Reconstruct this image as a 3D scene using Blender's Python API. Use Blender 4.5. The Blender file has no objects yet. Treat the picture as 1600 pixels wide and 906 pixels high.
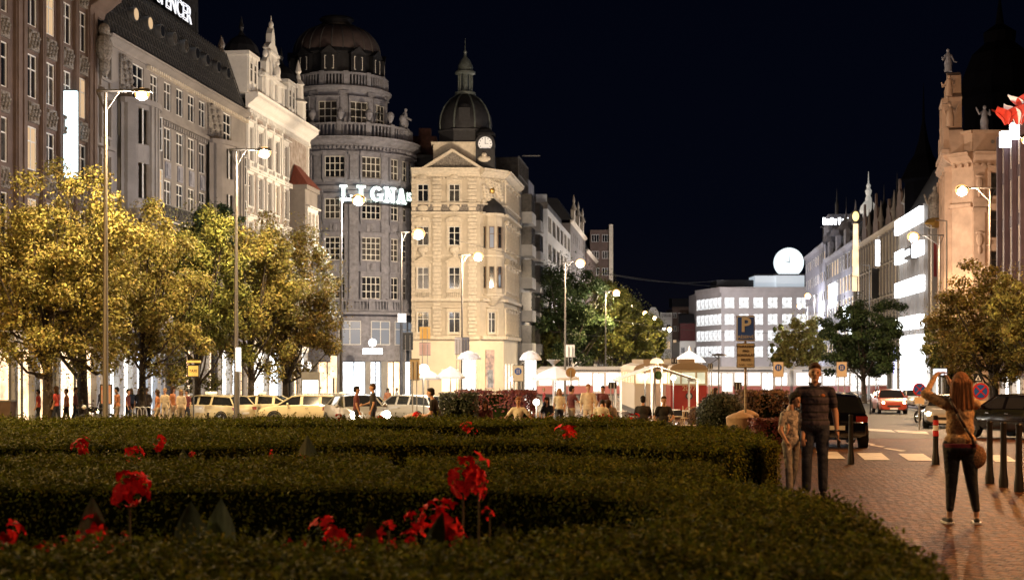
import bpy, math, random
import numpy as np
from mathutils import Vector, Matrix
R = math.radians
SC = bpy.context.scene
COL = SC.collection
# ------------------------------------------------------------------ camera
F, HZ, CH = 2222.2, 562.0, 1.84           # focal length in photo pixels, horizon row, eye height
cam = bpy.data.objects.new('camera', bpy.data.cameras.new('camera'))
COL.objects.link(cam)
cam.location = (0, 0, CH)
cam.rotation_euler = (R(90), 0, 0)
cam.data.lens = 50
cam.data.sensor_width = 36
cam.data.shift_y = (HZ - 453) / 1600
cam.data.clip_end = 3000
cam.data.clip_start = .1
cam.data.dof.use_dof = True
cam.data.dof.focus_distance = 38
cam.data.dof.aperture_fstop = 2.2
SC.camera = cam
# ------------------------------------------------------------------ night sky
w = bpy.data.worlds.new('World'); SC.world = w; w.use_nodes = True
nt = w.node_tree; bg = nt.nodes['Background']
tc = nt.nodes.new('ShaderNodeTexCoord'); sx = nt.nodes.new('ShaderNodeSeparateXYZ')
rp = nt.nodes.new('ShaderNodeValToRGB')
rp.color_ramp.elements[0].position = 0.0; rp.color_ramp.elements[0].color = (.0034, .0032, .0056, 1)
rp.color_ramp.elements[1].position = .30; rp.color_ramp.elements[1].color = (.0006, .0011, .0038, 1)
e = rp.color_ramp.elements.new(.1); e.color = (.0011, .0017, .0048, 1)
nt.links.new(tc.outputs['Generated'], sx.inputs[0]); nt.links.new(sx.outputs['Z'], rp.inputs[0])
nt.links.new(rp.outputs[0], bg.inputs[0]); bg.inputs[1].default_value = 1.0
# ------------------------------------------------------------------ exposure
SC.view_settings.view_transform = 'Standard'
SC.view_settings.look = 'None'
SC.view_settings.exposure = 0
SC.view_settings.gamma = 1
SC.cycles.use_denoising = True
SC.cycles.max_bounces = 5
SC.cycles.diffuse_bounces = 2
SC.cycles.glossy_bounces = 3
SC.cycles.transmission_bounces = 3
SC.cycles.transparent_max_bounces = 6
SC.cycles.sample_clamp_indirect = 3
SC.cycles.caustics_reflective = False
SC.cycles.caustics_refractive = False

# ------------------------------------------------------------------ terrain
_gy = [-200, 17, 21, 80, 86, 165, 175, 330, 360, 3000]
_gz = [0, 0, -.06, -1.58, -1.70, -2.45, -2.56, -4.5, -4.7, -4.7]
def gz(y): return float(np.interp(y, _gy, _gz))
def P(px, py, Y): return Vector(((px - 800) / F * Y, Y, CH + (HZ - py) / F * Y))
def PX(px, Y): return (px - 800) / F * Y
def PZ(py, Y): return CH + (HZ - py) / F * Y
def G(px, py):
    Y = 20.
    lo, hi = 3., 900.
    for _ in range(60):
        m = (lo + hi) / 2
        if CH + (HZ - py) / F * m > gz(m): lo = m
        else: hi = m
    return Vector((PX(px, lo), lo, gz(lo)))

# ------------------------------------------------------------------ materials
MATS = {}
def mat(name, col, rough=.7, metal=0, var=0., vscale=3., bump=0., bscale=20., emis=None, estr=0, spec=.5, col2=None, island=0., detail=6, alpha=None, coat=0, trans=0, stretch=None):
    if name in MATS: return MATS[name]
    m = bpy.data.materials.new(name); m.use_nodes = True; MATS[name] = m
    n = m.node_tree.nodes; l = m.node_tree.links; b = n['Principled BSDF']
    b.inputs['Base Color'].default_value = (*col, 1); b.inputs['Roughness'].default_value = rough
    b.inputs['Metallic'].default_value = metal; b.inputs['Specular IOR Level'].default_value = spec
    if coat: b.inputs['Coat Weight'].default_value = coat; b.inputs['Coat Roughness'].default_value = .05
    if emis: b.inputs['Emission Color'].default_value = (*emis, 1); b.inputs['Emission Strength'].default_value = estr
    if trans: b.inputs['Transmission Weight'].default_value = trans
    tcn = None
    if var or bump:
        tcn = n.new('ShaderNodeTexCoord'); src = tcn.outputs['Object']
        if stretch:
            mp = n.new('ShaderNodeMapping'); mp.inputs['Scale'].default_value = stretch
            l.new(src, mp.inputs[0]); src = mp.outputs[0]
    if var:
        nz = n.new('ShaderNodeTexNoise'); nz.inputs['Scale'].default_value = vscale; nz.inputs['Detail'].default_value = detail
        nz.inputs['Roughness'].default_value = .65
        l.new(src, nz.inputs['Vector'])
        r_ = n.new('ShaderNodeValToRGB'); c2 = col2 or tuple(c * (1 - var) for c in col)
        r_.color_ramp.elements[0].position = .32; r_.color_ramp.elements[0].color = (*c2, 1)
        r_.color_ramp.elements[1].position = .66; r_.color_ramp.elements[1].color = (*(tuple(min(1, c * (1 + var * .5)) for c in col)), 1)
        l.new(nz.outputs['Fac'], r_.inputs[0]); out = r_.outputs[0]
        l.new(out, b.inputs['Base Color'])
    if island:
        g = n.new('ShaderNodeNewGeometry'); hs = n.new('ShaderNodeHueSaturation')
        mr = n.new('ShaderNodeMapRange'); mr.inputs[3].default_value = 1 - island; mr.inputs[4].default_value = 1 + island
        l.new(g.outputs['Random Per Island'], mr.inputs[0]); l.new(mr.outputs[0], hs.inputs['Value'])
        m2 = n.new('ShaderNodeMapRange'); m2.inputs[3].default_value = .5 - island * .06; m2.inputs[4].default_value = .5 + island * .05
        ml = n.new('ShaderNodeMath'); ml.operation = 'MULTIPLY'; ml.inputs[1].default_value = 7.31
        fr_ = n.new('ShaderNodeMath'); fr_.operation = 'FRACT'
        l.new(g.outputs['Random Per Island'], ml.inputs[0]); l.new(ml.outputs[0], fr_.inputs[0]); l.new(fr_.outputs[0], m2.inputs[0]); l.new(m2.outputs[0], hs.inputs['Hue'])
        if var: l.new(out, hs.inputs['Color'])
        else: hs.inputs['Color'].default_value = (*col, 1)
        l.new(hs.outputs[0], b.inputs['Base Color'])
    if bump:
        nb = n.new('ShaderNodeTexNoise'); nb.inputs['Scale'].default_value = bscale; nb.inputs['Detail'].default_value = 5
        l.new(src, nb.inputs['Vector'])
        bp = n.new('ShaderNodeBump'); bp.inputs['Strength'].default_value = min(1, bump); bp.inputs['Distance'].default_value = .05
        l.new(nb.outputs['Fac'], bp.inputs['Height']); l.new(bp.outputs[0], b.inputs['Normal'])
    return m
def glow(name, col, s, var=0, vscale=.8):
    if name in MATS: return MATS[name]
    m = bpy.data.materials.new(name); m.use_nodes = True; MATS[name] = m
    n = m.node_tree.nodes; l = m.node_tree.links
    b = n['Principled BSDF']; b.inputs['Base Color'].default_value = (.6, .6, .6, 1); b.inputs['Roughness'].default_value = .3
    b.inputs['Emission Color'].default_value = (*col, 1); b.inputs['Emission Strength'].default_value = s
    if var:
        t = n.new('ShaderNodeTexCoord'); v = n.new('ShaderNodeTexNoise'); v.inputs['Scale'].default_value = vscale; v.inputs['Detail'].default_value = 4
        mr = n.new('ShaderNodeMapRange'); mr.inputs[1].default_value = .3; mr.inputs[2].default_value = .7
        mr.inputs[3].default_value = s * (1 - var); mr.inputs[4].default_value = s * (1 + var)
        l.new(t.outputs['Object'], v.inputs['Vector']); l.new(v.outputs['Fac'], mr.inputs[0]); l.new(mr.outputs[0], b.inputs['Emission Strength'])
    return m

# ------------------------------------------------------------------ mesh builder
class MB:
    def __init__(s): s.v = []; s.f = []; s.m = []; s.cm = 0
    def quad(s, a, b, c, d):
        i = len(s.v); s.v += [tuple(a), tuple(b), tuple(c), tuple(d)]; s.f.append((i, i+1, i+2, i+3)); s.m.append(s.cm)
    def poly(s, pts):
        i = len(s.v); s.v += [tuple(p) for p in pts]; s.f.append(tuple(range(i, i+len(pts)))); s.m.append(s.cm)
    def hexa(s, p):   # p: 8 points, bottom 4 ccw then top 4
        i = len(s.v); s.v += [tuple(q) for q in p]
        for f in ((3,2,1,0),(4,5,6,7),(0,1,5,4),(1,2,6,5),(2,3,7,6),(3,0,4,7)): s.f.append(tuple(i+k for k in f)); s.m.append(s.cm)
    def box(s, x0, x1, y0, y1, z0, z1):
        s.hexa([(x0,y0,z0),(x1,y0,z0),(x1,y1,z0),(x0,y1,z0),(x0,y0,z1),(x1,y0,z1),(x1,y1,z1),(x0,y1,z1)])
    def fbox(s, fr, u0, u1, w0, w1, v0, v1):  # w outward
        n = max(1, int(math.ceil(abs(u1-u0)/fr.seg)))
        for k in range(n):
            a = u0+(u1-u0)*k/n; b = u0+(u1-u0)*(k+1)/n
            s.hexa([fr.pt(a,w1,v0),fr.pt(b,w1,v0),fr.pt(b,w0,v0),fr.pt(a,w0,v0),fr.pt(a,w1,v1),fr.pt(b,w1,v1),fr.pt(b,w0,v1),fr.pt(a,w0,v1)])
    def cyl(s, p0, p1, r0, r1=None, n=10, cap=True):
        r1 = r0 if r1 is None else r1
        p0 = Vector(p0); p1 = Vector(p1); d = (p1-p0)
        if d.length < 1e-6: return
        q = d.to_track_quat('Z', 'Y'); i = len(s.v)
        for p, r in ((p0, r0), (p1, r1)):
            for k in range(n):
                a = 2*math.pi*k/n; s.v.append(tuple(p + q @ Vector((r*math.cos(a), r*math.sin(a), 0))))
        for k in range(n):
            k2 = (k+1) % n; s.f.append((i+k, i+k2, i+n+k2, i+n+k)); s.m.append(s.cm)
        if cap:
            s.f.append(tuple(i+k for k in reversed(range(n)))); s.m.append(s.cm)
            s.f.append(tuple(i+n+k for k in range(n))); s.m.append(s.cm)
    def tube(s, pts, r, n=6):
        for a, b in zip(pts, pts[1:]): s.cyl(a, b, r, r, n)
    def lathe(s, prof, c=(0,0,0), n=24, a0=0, a1=2*math.pi, sx=1, sy=1):
        c = Vector(c); full = abs(a1-a0-2*math.pi) < 1e-6; i = len(s.v); m = n if full else n+1
        for r, z in prof:
            for k in range(m):
                a = a0+(a1-a0)*k/n; s.v.append((c.x+r*sx*math.cos(a), c.y+r*sy*math.sin(a), c.z+z))
        for j in range(len(prof)-1):
            for k in range(n):
                k2 = (k+1) % m if full else k+1
                s.f.append((i+j*m+k, i+j*m+k2, i+(j+1)*m+k2, i+(j+1)*m+k)); s.m.append(s.cm)
    def sphere(s, c, rx, ry=None, rz=None, n=12, m=8):
        ry = ry or rx; rz = rz or rx
        prof = [(max(1e-4, math.sin(math.pi*k/m)), -math.cos(math.pi*k/m)) for k in range(m+1)]
        i = len(s.v); s.lathe(prof, (0,0,0), n)
        for k in range(i, len(s.v)):
            x, y, z = s.v[k]; s.v[k] = (c[0]+x*rx, c[1]+y*ry, c[2]+z*rz)
    def prism(s, pts, ax, d):      # pts 3d polygon, extruded by vector d
        n = len(pts); d = Vector(d); i = len(s.v)
        s.v += [tuple(Vector(p)) for p in pts] + [tuple(Vector(p)+d) for p in pts]
        s.f.append(tuple(i+k for k in reversed(range(n)))); s.f.append(tuple(i+n+k for k in range(n)))
        for k in range(n): s.f.append((i+k, i+(k+1)%n, i+n+(k+1)%n, i+n+k))
        s.m += [s.cm]*(n+2)
    def sweep(s, fr, u0, u1, prof, closed=True):   # prof [(w,v)]
        n = max(1, int(math.ceil(abs(u1-u0)/fr.seg))); m = len(prof); i = len(s.v)
        for k in range(n+1):
            u = u0+(u1-u0)*k/n
            for w_, v_ in prof: s.v.append(tuple(fr.pt(u, w_, v_)))
        for k in range(n):
            for j in range(m if closed else m-1):
                j2 = (j+1) % m; s.f.append((i+k*m+j, i+k*m+j2, i+(k+1)*m+j2, i+(k+1)*m+j)); s.m.append(s.cm)
        if closed:
            s.f.append(tuple(i+j for j in range(m))); s.f.append(tuple(i+n*m+j for j in reversed(range(m)))); s.m += [s.cm]*2
    def xf(s, M, i0=0):
        for k in range(i0, len(s.v)): s.v[k] = tuple(M @ Vector(s.v[k]))
    def mesh(s, name, mats, smooth=False, off=None):
        me = bpy.data.meshes.new(name)
        v = s.v if off is None else [(a-off[0], b-off[1], c-off[2]) for a, b, c in s.v]
        me.from_pydata(v, [], s.f)
        for m in (mats if isinstance(mats, (list, tuple)) else [mats]): me.materials.append(m)
        me.polygons.foreach_set('material_index', s.m)
        me.validate()
        import bmesh
        bm = bmesh.new(); bm.from_mesh(me)
        if smooth: bmesh.ops.remove_doubles(bm, verts=bm.verts, dist=1e-4)
        bmesh.ops.recalc_face_normals(bm, faces=bm.faces); bm.to_mesh(me); bm.free()
        if smooth: me.shade_smooth(); 
        if smooth and smooth is not True: me.set_sharp_from_angle(angle=R(smooth))
        me.update()
        return me
    def build(s, name, mats, parent=None, smooth=False):
        """vertices are given in world coordinates; stored relative to the parent"""
        off = WL.get(parent.name) if parent else None
        o = bpy.data.objects.new(name, s.mesh(name, mats, smooth, off)); COL.objects.link(o)
        if parent: o.parent = parent; WL[o.name] = off
        return o
WL = {}    # world location of roots (none of them is rotated while its parts are built)
def tag(o, label=None, cat=None, group=None, kind=None):
    if label: o['label'] = label
    if cat: o['category'] = cat
    if group: o['group'] = group
    if kind: o['kind'] = kind
    return o
def thing(name, loc, label, cat, group=None):
    o = bpy.data.objects.new(name, None); COL.objects.link(o); o.location = loc; o.empty_display_size = .2
    WL[o.name] = tuple(loc); return tag(o, label, cat, group)
def kids(o): return [c for c in bpy.data.objects if c.parent == o]
KIDS = {}
def dup(root, loc=None, rz=None, label=None, group=None, scale=None, _p=None):
    if root.name not in KIDS: KIDS[root.name] = kids(root)
    c = root.copy(); COL.objects.link(c); c.parent = _p
    for ch in KIDS[root.name]: dup(ch, _p=c)
    if loc is not None: c.location = loc
    if rz is not None: c.rotation_euler = (0, 0, rz)
    if scale is not None: c.scale = (scale,)*3 if not isinstance(scale, (tuple, list)) else scale
    if label: c['label'] = label
    if group: c['group'] = group
    return c

class Flat:
    seg = 1e9
    def __init__(s, o, ang=None, to=None):
        s.o = Vector((o[0], o[1], 0))
        if to is not None: d = Vector((to[0]-o[0], to[1]-o[1], 0)); s.L = d.length; s.U = d.normalized()
        else: s.U = Vector((math.cos(ang), math.sin(ang), 0)); s.L = 0
        s.N = Vector((s.U.y, -s.U.x, 0))
    def pt(s, u, w, v): q = s.o + s.U*u + s.N*w; return Vector((q.x, q.y, v))
    def rot(s, u): return math.atan2(s.U.y, s.U.x)
class Round:
    seg = .5
    def __init__(s, c, r, phi0=-math.pi/2): s.c = c; s.r = r; s.p0 = phi0
    def pt(s, u, w, v): a = s.p0+u/s.r; return Vector((s.c[0]+(s.r+w)*math.cos(a), s.c[1]+(s.r+w)*math.sin(a), v))
    def rot(s, u): return s.p0+u/s.r+math.pi/2

# ------------------------------------------------------------------ common materials
M = dict(
 glass=mat('dark_glass', (.012, .014, .018), .08, spec=.8),
 glassw=mat('lit_glass_warm', (.1, .09, .07), .2, emis=(1, .66, .36), estr=.7),
 glassc=mat('lit_glass_cool', (.1, .1, .1), .2, emis=(.75, .85, 1), estr=.22),
 glassd=mat('curtained_glass', (.06, .056, .052), .2, var=.6, vscale=1.5),
 wframe=mat('window_frame_white', (.72, .71, .68), .5),
 wframed=mat('window_frame_brown', (.12, .07, .04), .5),
 black=mat('black_metal', (.012, .012, .013), .35, spec=.6),
 dmetal=mat('grey_metal', (.16, .16, .16), .45, metal=.6, var=.2),
 steel=mat('galvanised_steel', (.42, .42, .41), .42, metal=.7, var=.2, vscale=6),
 rubber=mat('rubber', (.015, .015, .015), .8),
 white=mat('white_paint', (.78, .77, .74), .5, var=.08),
 roofd=mat('dark_roof_metal', (.022, .023, .028), .5, metal=.3, var=.4, vscale=2),
 slate=mat('slate_roof', (.02, .02, .024), .6, var=.5, vscale=4, bump=.5, bscale=12),
 tile=mat('red_roof_tile', (.20, .05, .03), .8, var=.4, vscale=5, bump=.5, bscale=10),
 cream=mat('cream_stucco', (.50, .44, .35), .85, var=.16, vscale=1.1, bump=.35, bscale=9),
 creamt=mat('cream_stone_trim', (.64, .57, .46), .8, var=.22, vscale=3.5, bump=.8, bscale=14),
 greys=mat('grey_stone', (.205, .212, .262), .85, var=.28, vscale=.6, bump=.3, bscale=9),
 greyt=mat('grey_stone_trim', (.24, .245, .29), .85, var=.35, vscale=2, bump=.5, bscale=12),
 sand=mat('sand_stucco', (.235, .215, .20), .88, var=.22, vscale=.5, bump=.3, bscale=8),
 pink=mat('salmon_stone', (.48, .33, .235), .85, var=.25, vscale=.8, bump=.35, bscale=10),
 brown=mat('brown_stone', (.125, .085, .07), .85, var=.3, vscale=.8, bump=.4, bscale=8),
 conc=mat('concrete', (.30, .30, .30), .85, var=.2, vscale=1, bump=.2),
 relief=mat('carved_relief', (.22, .20, .18), .9, var=.7, vscale=7, bump=1., bscale=10),
 mural=mat('faded_mural', (.32, .29, .27), .9, var=.5, vscale=1.6, col2=(.2, .15, .12), bump=.2),
 shop=glow('lit_shop_window', (1, .93, .82), 3.4, .6, 1.1),
 shopw=glow('lit_shop_window_warm', (1, .66, .36), 1.9, .65, 1.3),
 shopc=glow('lit_shop_window_cool', (.8, .9, 1), 2.8, .65, 1.2),
 sign=glow('backlit_sign_white', (.93, .97, 1), 5.5),
 bark=mat('bark', (.055, .042, .032), .95, var=.5, vscale=8, bump=1, bscale=25),
)
# ------------------------------------------------------------------ facades
_wc = {}
def win_mesh(w, h, nx, ny, deco, fm, tm, arch=False):
    key = (round(w,2), round(h,2), nx, ny, deco, fm.name, tm.name)
    if key in _wc: return _wc[key]
    b = MB(); t = .07; y0, y1 = .06, .13
    b.box(-w/2, -w/2+t, y0, y1, 0, h); b.box(w/2-t, w/2, y0, y1, 0, h)
    b.box(-w/2+t, w/2-t, y0, y1, 0, t); b.box(-w/2+t, w/2-t, y0, y1, h-t, h)
    for i in range(1, nx): x = -w/2+w*i/nx; b.box(x-.04, x+.04, y0+.01, y1-.01, t, h-t)
    if ny == 2: zs = [h*.66]
    elif ny == 1: zs = []
    else: zs = [h*i/ny for i in range(1, ny)]
    for z in zs: b.box(-w/2+t, w/2-t, y0+.02, y1-.02, z-.035, z+.035)
    b.cm = 1
    def bx(x0, x1, d, z0, z1): b.box(x0, x1, -d, -.003, z0, z1)
    if deco >= 1:
        bx(-w/2-.22, w/2+.22, .2, -.2, -.04)
        for s in (-1, 1): bx(s*(w/2+.08)-.08, s*(w/2+.08)+.08, .13, -.55, -.2)
    if deco >= 2:
        for s in (-1, 1): bx(s*(w/2+.12)-.1, s*(w/2+.12)+.1, .2, -.04, h+.05)
        bx(-w/2-.22, w/2+.22, .13, h+.05, h+.24)
        bx(-w/2-.32, w/2+.32, .42, h+.42, h+.52); bx(-w/2-.2, w/2+.2, .16, h+.24, h+.42)
    if deco == 3:   # triangular pediment
        z = h+.52; x = w/2+.34
        b.prism([(-x, -.2, z), (x, -.2, z), (0, -.2, z+.52)], None, (0, .197, 0))
        b.prism([(-x-.08, -.5, z+.02), (-x+.02, -.5, z-.02), (0, -.5, z+.5), (0, -.5, z+.64)], None, (0, .49, 0))
        b.prism([(0, -.5, z+.5), (x-.02, -.5, z-.02), (x+.08, -.5, z+.02), (0, -.5, z+.64)], None, (0, .49, 0))
    if deco == 4:   # segmental pediment with keystone ornament
        z = h+.52; x = w/2+.34
        a = [(x*math.cos(k*math.pi/10), z+.5*math.sin(k*math.pi/10)) for k in range(11)]
        b.prism([(p[0], -.32, p[1]) for p in a], None, (0, .317, 0))
        b.sphere((0, -.32, z+.2), .2, .12, .22, 8, 6)
    if deco == 5:   # plain moulded frame
        for s in (-1, 1): bx(s*(w/2+.09)-.08, s*(w/2+.09)+.08, .07, -.12, h+.18)
        bx(-w/2-.01, w/2+.01, .07, h, h+.18); bx(-w/2-.2, w/2+.2, .14, -.12, -.02)
    if deco == 6:   # balustrade under the window
        bx(-w/2-.35, w/2+.35, .3, -1.05, -.9); bx(-w/2-.35, w/2+.35, .3, -.2, -.05)
        for s in (-1, 1): bx(s*(w/2+.25)-.1, s*(w/2+.25)+.1, .28, -.9, -.2)
        n = 6
        for k in range(n):
            x = -w/2+w*(k+.5)/n; b.lathe([(.05, 0), (.09, .2), (.05, .5), (.07, .7)], (x, -.2, -.9), 6)
    me = b.mesh('window', [fm, tm])
    p = MB(); p.quad((-w/2+t, .11, t), (w/2-t, .11, t), (w/2-t, .11, h-t), (-w/2+t, .11, h-t))
    r = _wc[key] = (me, p)
    return r
_pc = {}
def add_window(root, fr, u, v, w, h, nx=2, ny=2, deco=1, pane='glass', fm='wframe', tm='creamt', out=0):
    fm_, tm_ = M[fm], M[tm]
    me, p = win_mesh(w, h, nx, ny, deco, fm_, tm_)
    o = bpy.data.objects.new('window', me); COL.objects.link(o); o.parent = root
    q = fr.pt(u, out, v); rl = WL[root.name]
    o.location = (q.x-rl[0], q.y-rl[1], q.z-rl[2]); o.rotation_euler = (0, 0, fr.rot(u))
    k = (me.name, pane)
    if k not in _pc: _pc[k] = p.mesh('pane', M[pane])
    c = bpy.data.objects.new('pane', _pc[k]); COL.objects.link(c); c.parent = o
    return o
def wall(mb, fr, u0, u1, v0, v1, holes, depth=.14):
    us = {u0, u1}; vs = {v0, v1}
    for a, b, c, d in holes: us |= {a, b}; vs |= {c, d}
    us = sorted(u for u in us if u0-1e-6 <= u <= u1+1e-6); vs = sorted(v for v in vs if v0-1e-6 <= v <= v1+1e-6)
    if fr.seg < 1e6:
        e = []
        for a, b in zip(us, us[1:]):
            n = max(1, int(math.ceil((b-a)/fr.seg))); e += [a+(b-a)*k/n for k in range(n)]
        us = e+[us[-1]]
    for a, b in zip(us, us[1:]):
        # merge vertical runs
        run = None
        for c, d in zip(vs, vs[1:]):
            um, vm = (a+b)/2, (c+d)/2
            inside = any(h[0] < um < h[1] and h[2] < vm < h[3] for h in holes)
            if inside:
                if run: mb.quad(fr.pt(a,0,run[0]), fr.pt(b,0,run[0]), fr.pt(b,0,run[1]), fr.pt(a,0,run[1])); run = None
            else: run = (run[0], d) if run else (c, d)
        if run: mb.quad(fr.pt(a,0,run[0]), fr.pt(b,0,run[0]), fr.pt(b,0,run[1]), fr.pt(a,0,run[1]))
    for a, b, c, d in holes:
        D = -depth
        mb.quad(fr.pt(a,0,c), fr.pt(a,0,d), fr.pt(a,D,d), fr.pt(a,D,c)); mb.quad(fr.pt(b,0,c), fr.pt(b,D,c), fr.pt(b,D,d), fr.pt(b,0,d))
        mb.quad(fr.pt(a,0,c), fr.pt(a,D,c), fr.pt(b,D,c), fr.pt(b,0,c)); mb.quad(fr.pt(a,0,d), fr.pt(b,0,d), fr.pt(b,D,d), fr.pt(a,D,d))
def facade(root, fr, u0, u1, v0, v1, cols, rows, wm='cream', tm='creamt', fm='wframe', rnd=None, litp=.06, name='wall'):
    """rows: (v, h, w, nx, ny, deco[, pane])"""
    rnd = rnd or random.Random(7); holes = []; W = []
    for r_ in rows:
        v, h, w, nx, ny, deco = r_[:6]
        for u in cols:
            if not (u0+w/2 < u < u1-w/2): continue
            holes.append((u-w/2, u+w/2, v, v+h))
            pane = r_[6] if len(r_) > 6 else ('glassw' if rnd.random() < litp else ('glassd' if rnd.random() < .4 else 'glass'))
            W.append((u, v, w, h, nx, ny, deco, pane))
    mb = MB(); wall(mb, fr, u0, u1, v0, v1, holes)
    o = mb.build(name, M[wm], root)
    for u, v, w, h, nx, ny, deco, pane in W: add_window(root, fr, u, v, w, h, nx, ny, deco, pane, fm, tm)
    return o
CORN = [(0, 0), (.12, 0), (.2, .25), (.45, .4), (.7, .62), (.85, .7), (.85, .95), (.95, 1.05), (0, 1.05)]
def cornice(root, fr, u0, u1, v, s=1, m='creamt', name='cornice', sw=None):
    b = MB(); b.sweep(fr, u0, u1, [(x*(sw or s)+(0 if x else -.05), v+z*s) for x, z in CORN]); return b.build(name, M[m], root)
def band(root, fr, u0, u1, v0, v1, w=.12, m='creamt', name='band'):
    b = MB(); b.fbox(fr, u0, u1, -.05, w, v0, v1); return b.build(name, M[m], root)
def dentils(root, fr, u0, u1, v, step=.5, m='creamt', w=.35, h=.3):
    b = MB(); n = int((u1-u0)/step)
    for k in range(n): u = u0+(k+.5)*(u1-u0)/n; b.fbox(fr, u-step*.25, u+step*.25, 0, w, v, v+h)
    return b.build('dentil_course', M[m], root)
def pilaster(root, fr, u, w, d, v0, v1, m='creamt', flutes=0, cap=True):
    b = MB(); b.fbox(fr, u-w/2, u+w/2, -.02, d, v0, v1)
    if flutes:
        for k in range(flutes): x = u-w/2+w*(k+.5)/flutes; b.fbox(fr, x-w/flutes*.3, x+w/flutes*.3, d, d+.07, v0+.3, v1-.4)
    if cap: b.fbox(fr, u-w/2-.1, u+w/2+.1, 0, d+.12, v1-.35, v1-.003); b.fbox(fr, u-w/2-.1, u+w/2+.1, 0, d+.12, v0+.003, v0+.4)
    return b.build('pilaster', M[m], root)
def quoins(root, fr, u, w, v0, v1, m='creamt', h=.38, d=.2):
    b = MB(); n = int((v1-v0)/h)
    for k in range(n):
        z = v0+k*(v1-v0)/n; ww = w/2*(1 if k % 2 else .8)
        b.fbox(fr, u-ww, u+ww, -.02, d, z+.03, z+(v1-v0)/n-.03)
    return b.build('quoin_strip', M[m], root)
def balustrade(root, fr, u0, u1, v, h=1.0, m='creamt', w=0, post=3.2, step=.28, name='balustrade'):
    b = MB(); b.fbox(fr, u0, u1, w-.25, w+.1, v, v+.18); b.fbox(fr, u0, u1, w-.25, w+.12, v+h-.2, v+h)
    n = max(1, int(round((u1-u0)/post)))
    for k in range(n+1): u = u0+(u1-u0)*k/n; b.fbox(fr, max(u0,u-.25), min(u1,u+.25), w-.28, w+.15, v+.003, v+h+.1)
    nb = int((u1-u0)/step)
    for k in range(nb):
        u = u0+(k+.5)*(u1-u0)/nb
        b.fbox(fr, u-.07, u+.07, w-.14, w, v+.18, v+h-.2)
    return b.build(name, M[m], root)
def roof_slope(root, fr, u0, u1, v, rise, back, m='slate', over=.1, name='roof', flat=8):
    b = MB(); s = [(over, v), (-back, v+rise), (-back-flat, v+rise+.3), (-back-flat, v)]
    b.sweep(fr, u0, u1, s); return b.build(name, M[m], root)
def gside(mb, fr, u0, u1, w0, w1, v0, v1): mb.fbox(fr, u0, u1, w0, w1, v0, v1)
def mass(root, fr, u0, u1, v0, v1, depth=14, m='conc', name='rear_block', gap=.5):
    """body of the house behind its facade: sides, back, top"""
    b = MB(); q = [fr.pt(u0,-gap,v0), fr.pt(u1,-gap,v0), fr.pt(u1,-depth,v0), fr.pt(u0,-depth,v0)]
    b.hexa(q+[Vector((p.x,p.y,v1)) for p in q])
    for u, s in ((u0, 0), (u1, 1)):   # close the slit between facade sheet and body
        b.quad(fr.pt(u,0,v0), fr.pt(u,-gap,v0), fr.pt(u,-gap,v1), fr.pt(u,0,v1))
    b.quad(fr.pt(u0,0,v1), fr.pt(u1,0,v1), fr.pt(u1,-gap,v1), fr.pt(u0,-gap,v1))
    return b.build(name, M[m], root)
def shopfront(root, fr, u0, u1, v0, v1, n, panes, fasc=None, fm='black', h_f=.9):
    """ground floor: piers, lit display windows, fascia"""
    rnd = random.Random(int(u0*13+v0*7+n)); wt = [rnd.uniform(.5, 1.7) for _ in range(n)]; tw_ = sum(wt); ed = [u0]
    for x in wt: ed.append(ed[-1]+x/tw_*(u1-u0))
    for k in range(n):
        a = ed[k]; c = ed[k+1]
        b = MB(); b.fbox(fr, a+.12, c-.12, -.32, -.3, v0+.35, v1-h_f)
        s = b.build('shop_window', M['glassd' if rnd.random() < .22 else panes[rnd.randrange(len(panes))]], root)
        f = MB()
        for x in (a+.12, c-.2): f.fbox(fr, x, x+.08, -.29, -.15, v0+.3, v1-h_f)
        f.fbox(fr, a+.2, c-.2, -.29, -.15, v1-h_f-.1, v1-h_f)
        f.fbox(fr, a+.2, c-.2, -.29, -.15, v0+.3, v0+.42)
        if rnd.random() < .6: x = (a+c)/2; f.fbox(fr, x-.04, x+.04, -.29, -.18, v0+.42, v1-h_f-.1)
        o = f.build('shop_window_frame', M[fm], root)
    p = MB()
    for u in ed: q_ = .12+.3*rnd.random(); p.fbox(fr, max(u0, u-q_), min(u1, u+q_), -.4, .06, v0, v1-h_f+.01)
    p.fbox(fr, u0, u1, -.4, .1, v0, v0+.3)
    p.build('shopfront_pier', M['conc'], root)
    f = MB(); f.fbox(fr, u0, u1, -.4, .14, v1-h_f, v1); f.build('fascia', fasc or M['greyt'], root)
_font = {}
def text_mesh(s, size, m, extrude=.03, bold=0):
    cu = bpy.data.curves.new('t', 'FONT'); cu.body = s; cu.size = size; cu.extrude = extrude; cu.offset = bold if bold != 'line' else 0
    cu.align_x = 'CENTER'; cu.align_y = 'CENTER'; cu.resolution_u = 3
    if bold == 'line': cu.offset = 0; cu.extrude = 0; cu.fill_mode = 'NONE'; cu.bevel_depth = .035; cu.bevel_resolution = 1
    o = bpy.data.objects.new('t', cu); COL.objects.link(o)
    dg = bpy.context.evaluated_depsgraph_get(); me = bpy.data.meshes.new_from_object(o.evaluated_get(dg))
    bpy.data.objects.remove(o); bpy.data.curves.remove(cu)
    me.materials.clear(); me.materials.append(m); return me
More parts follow.
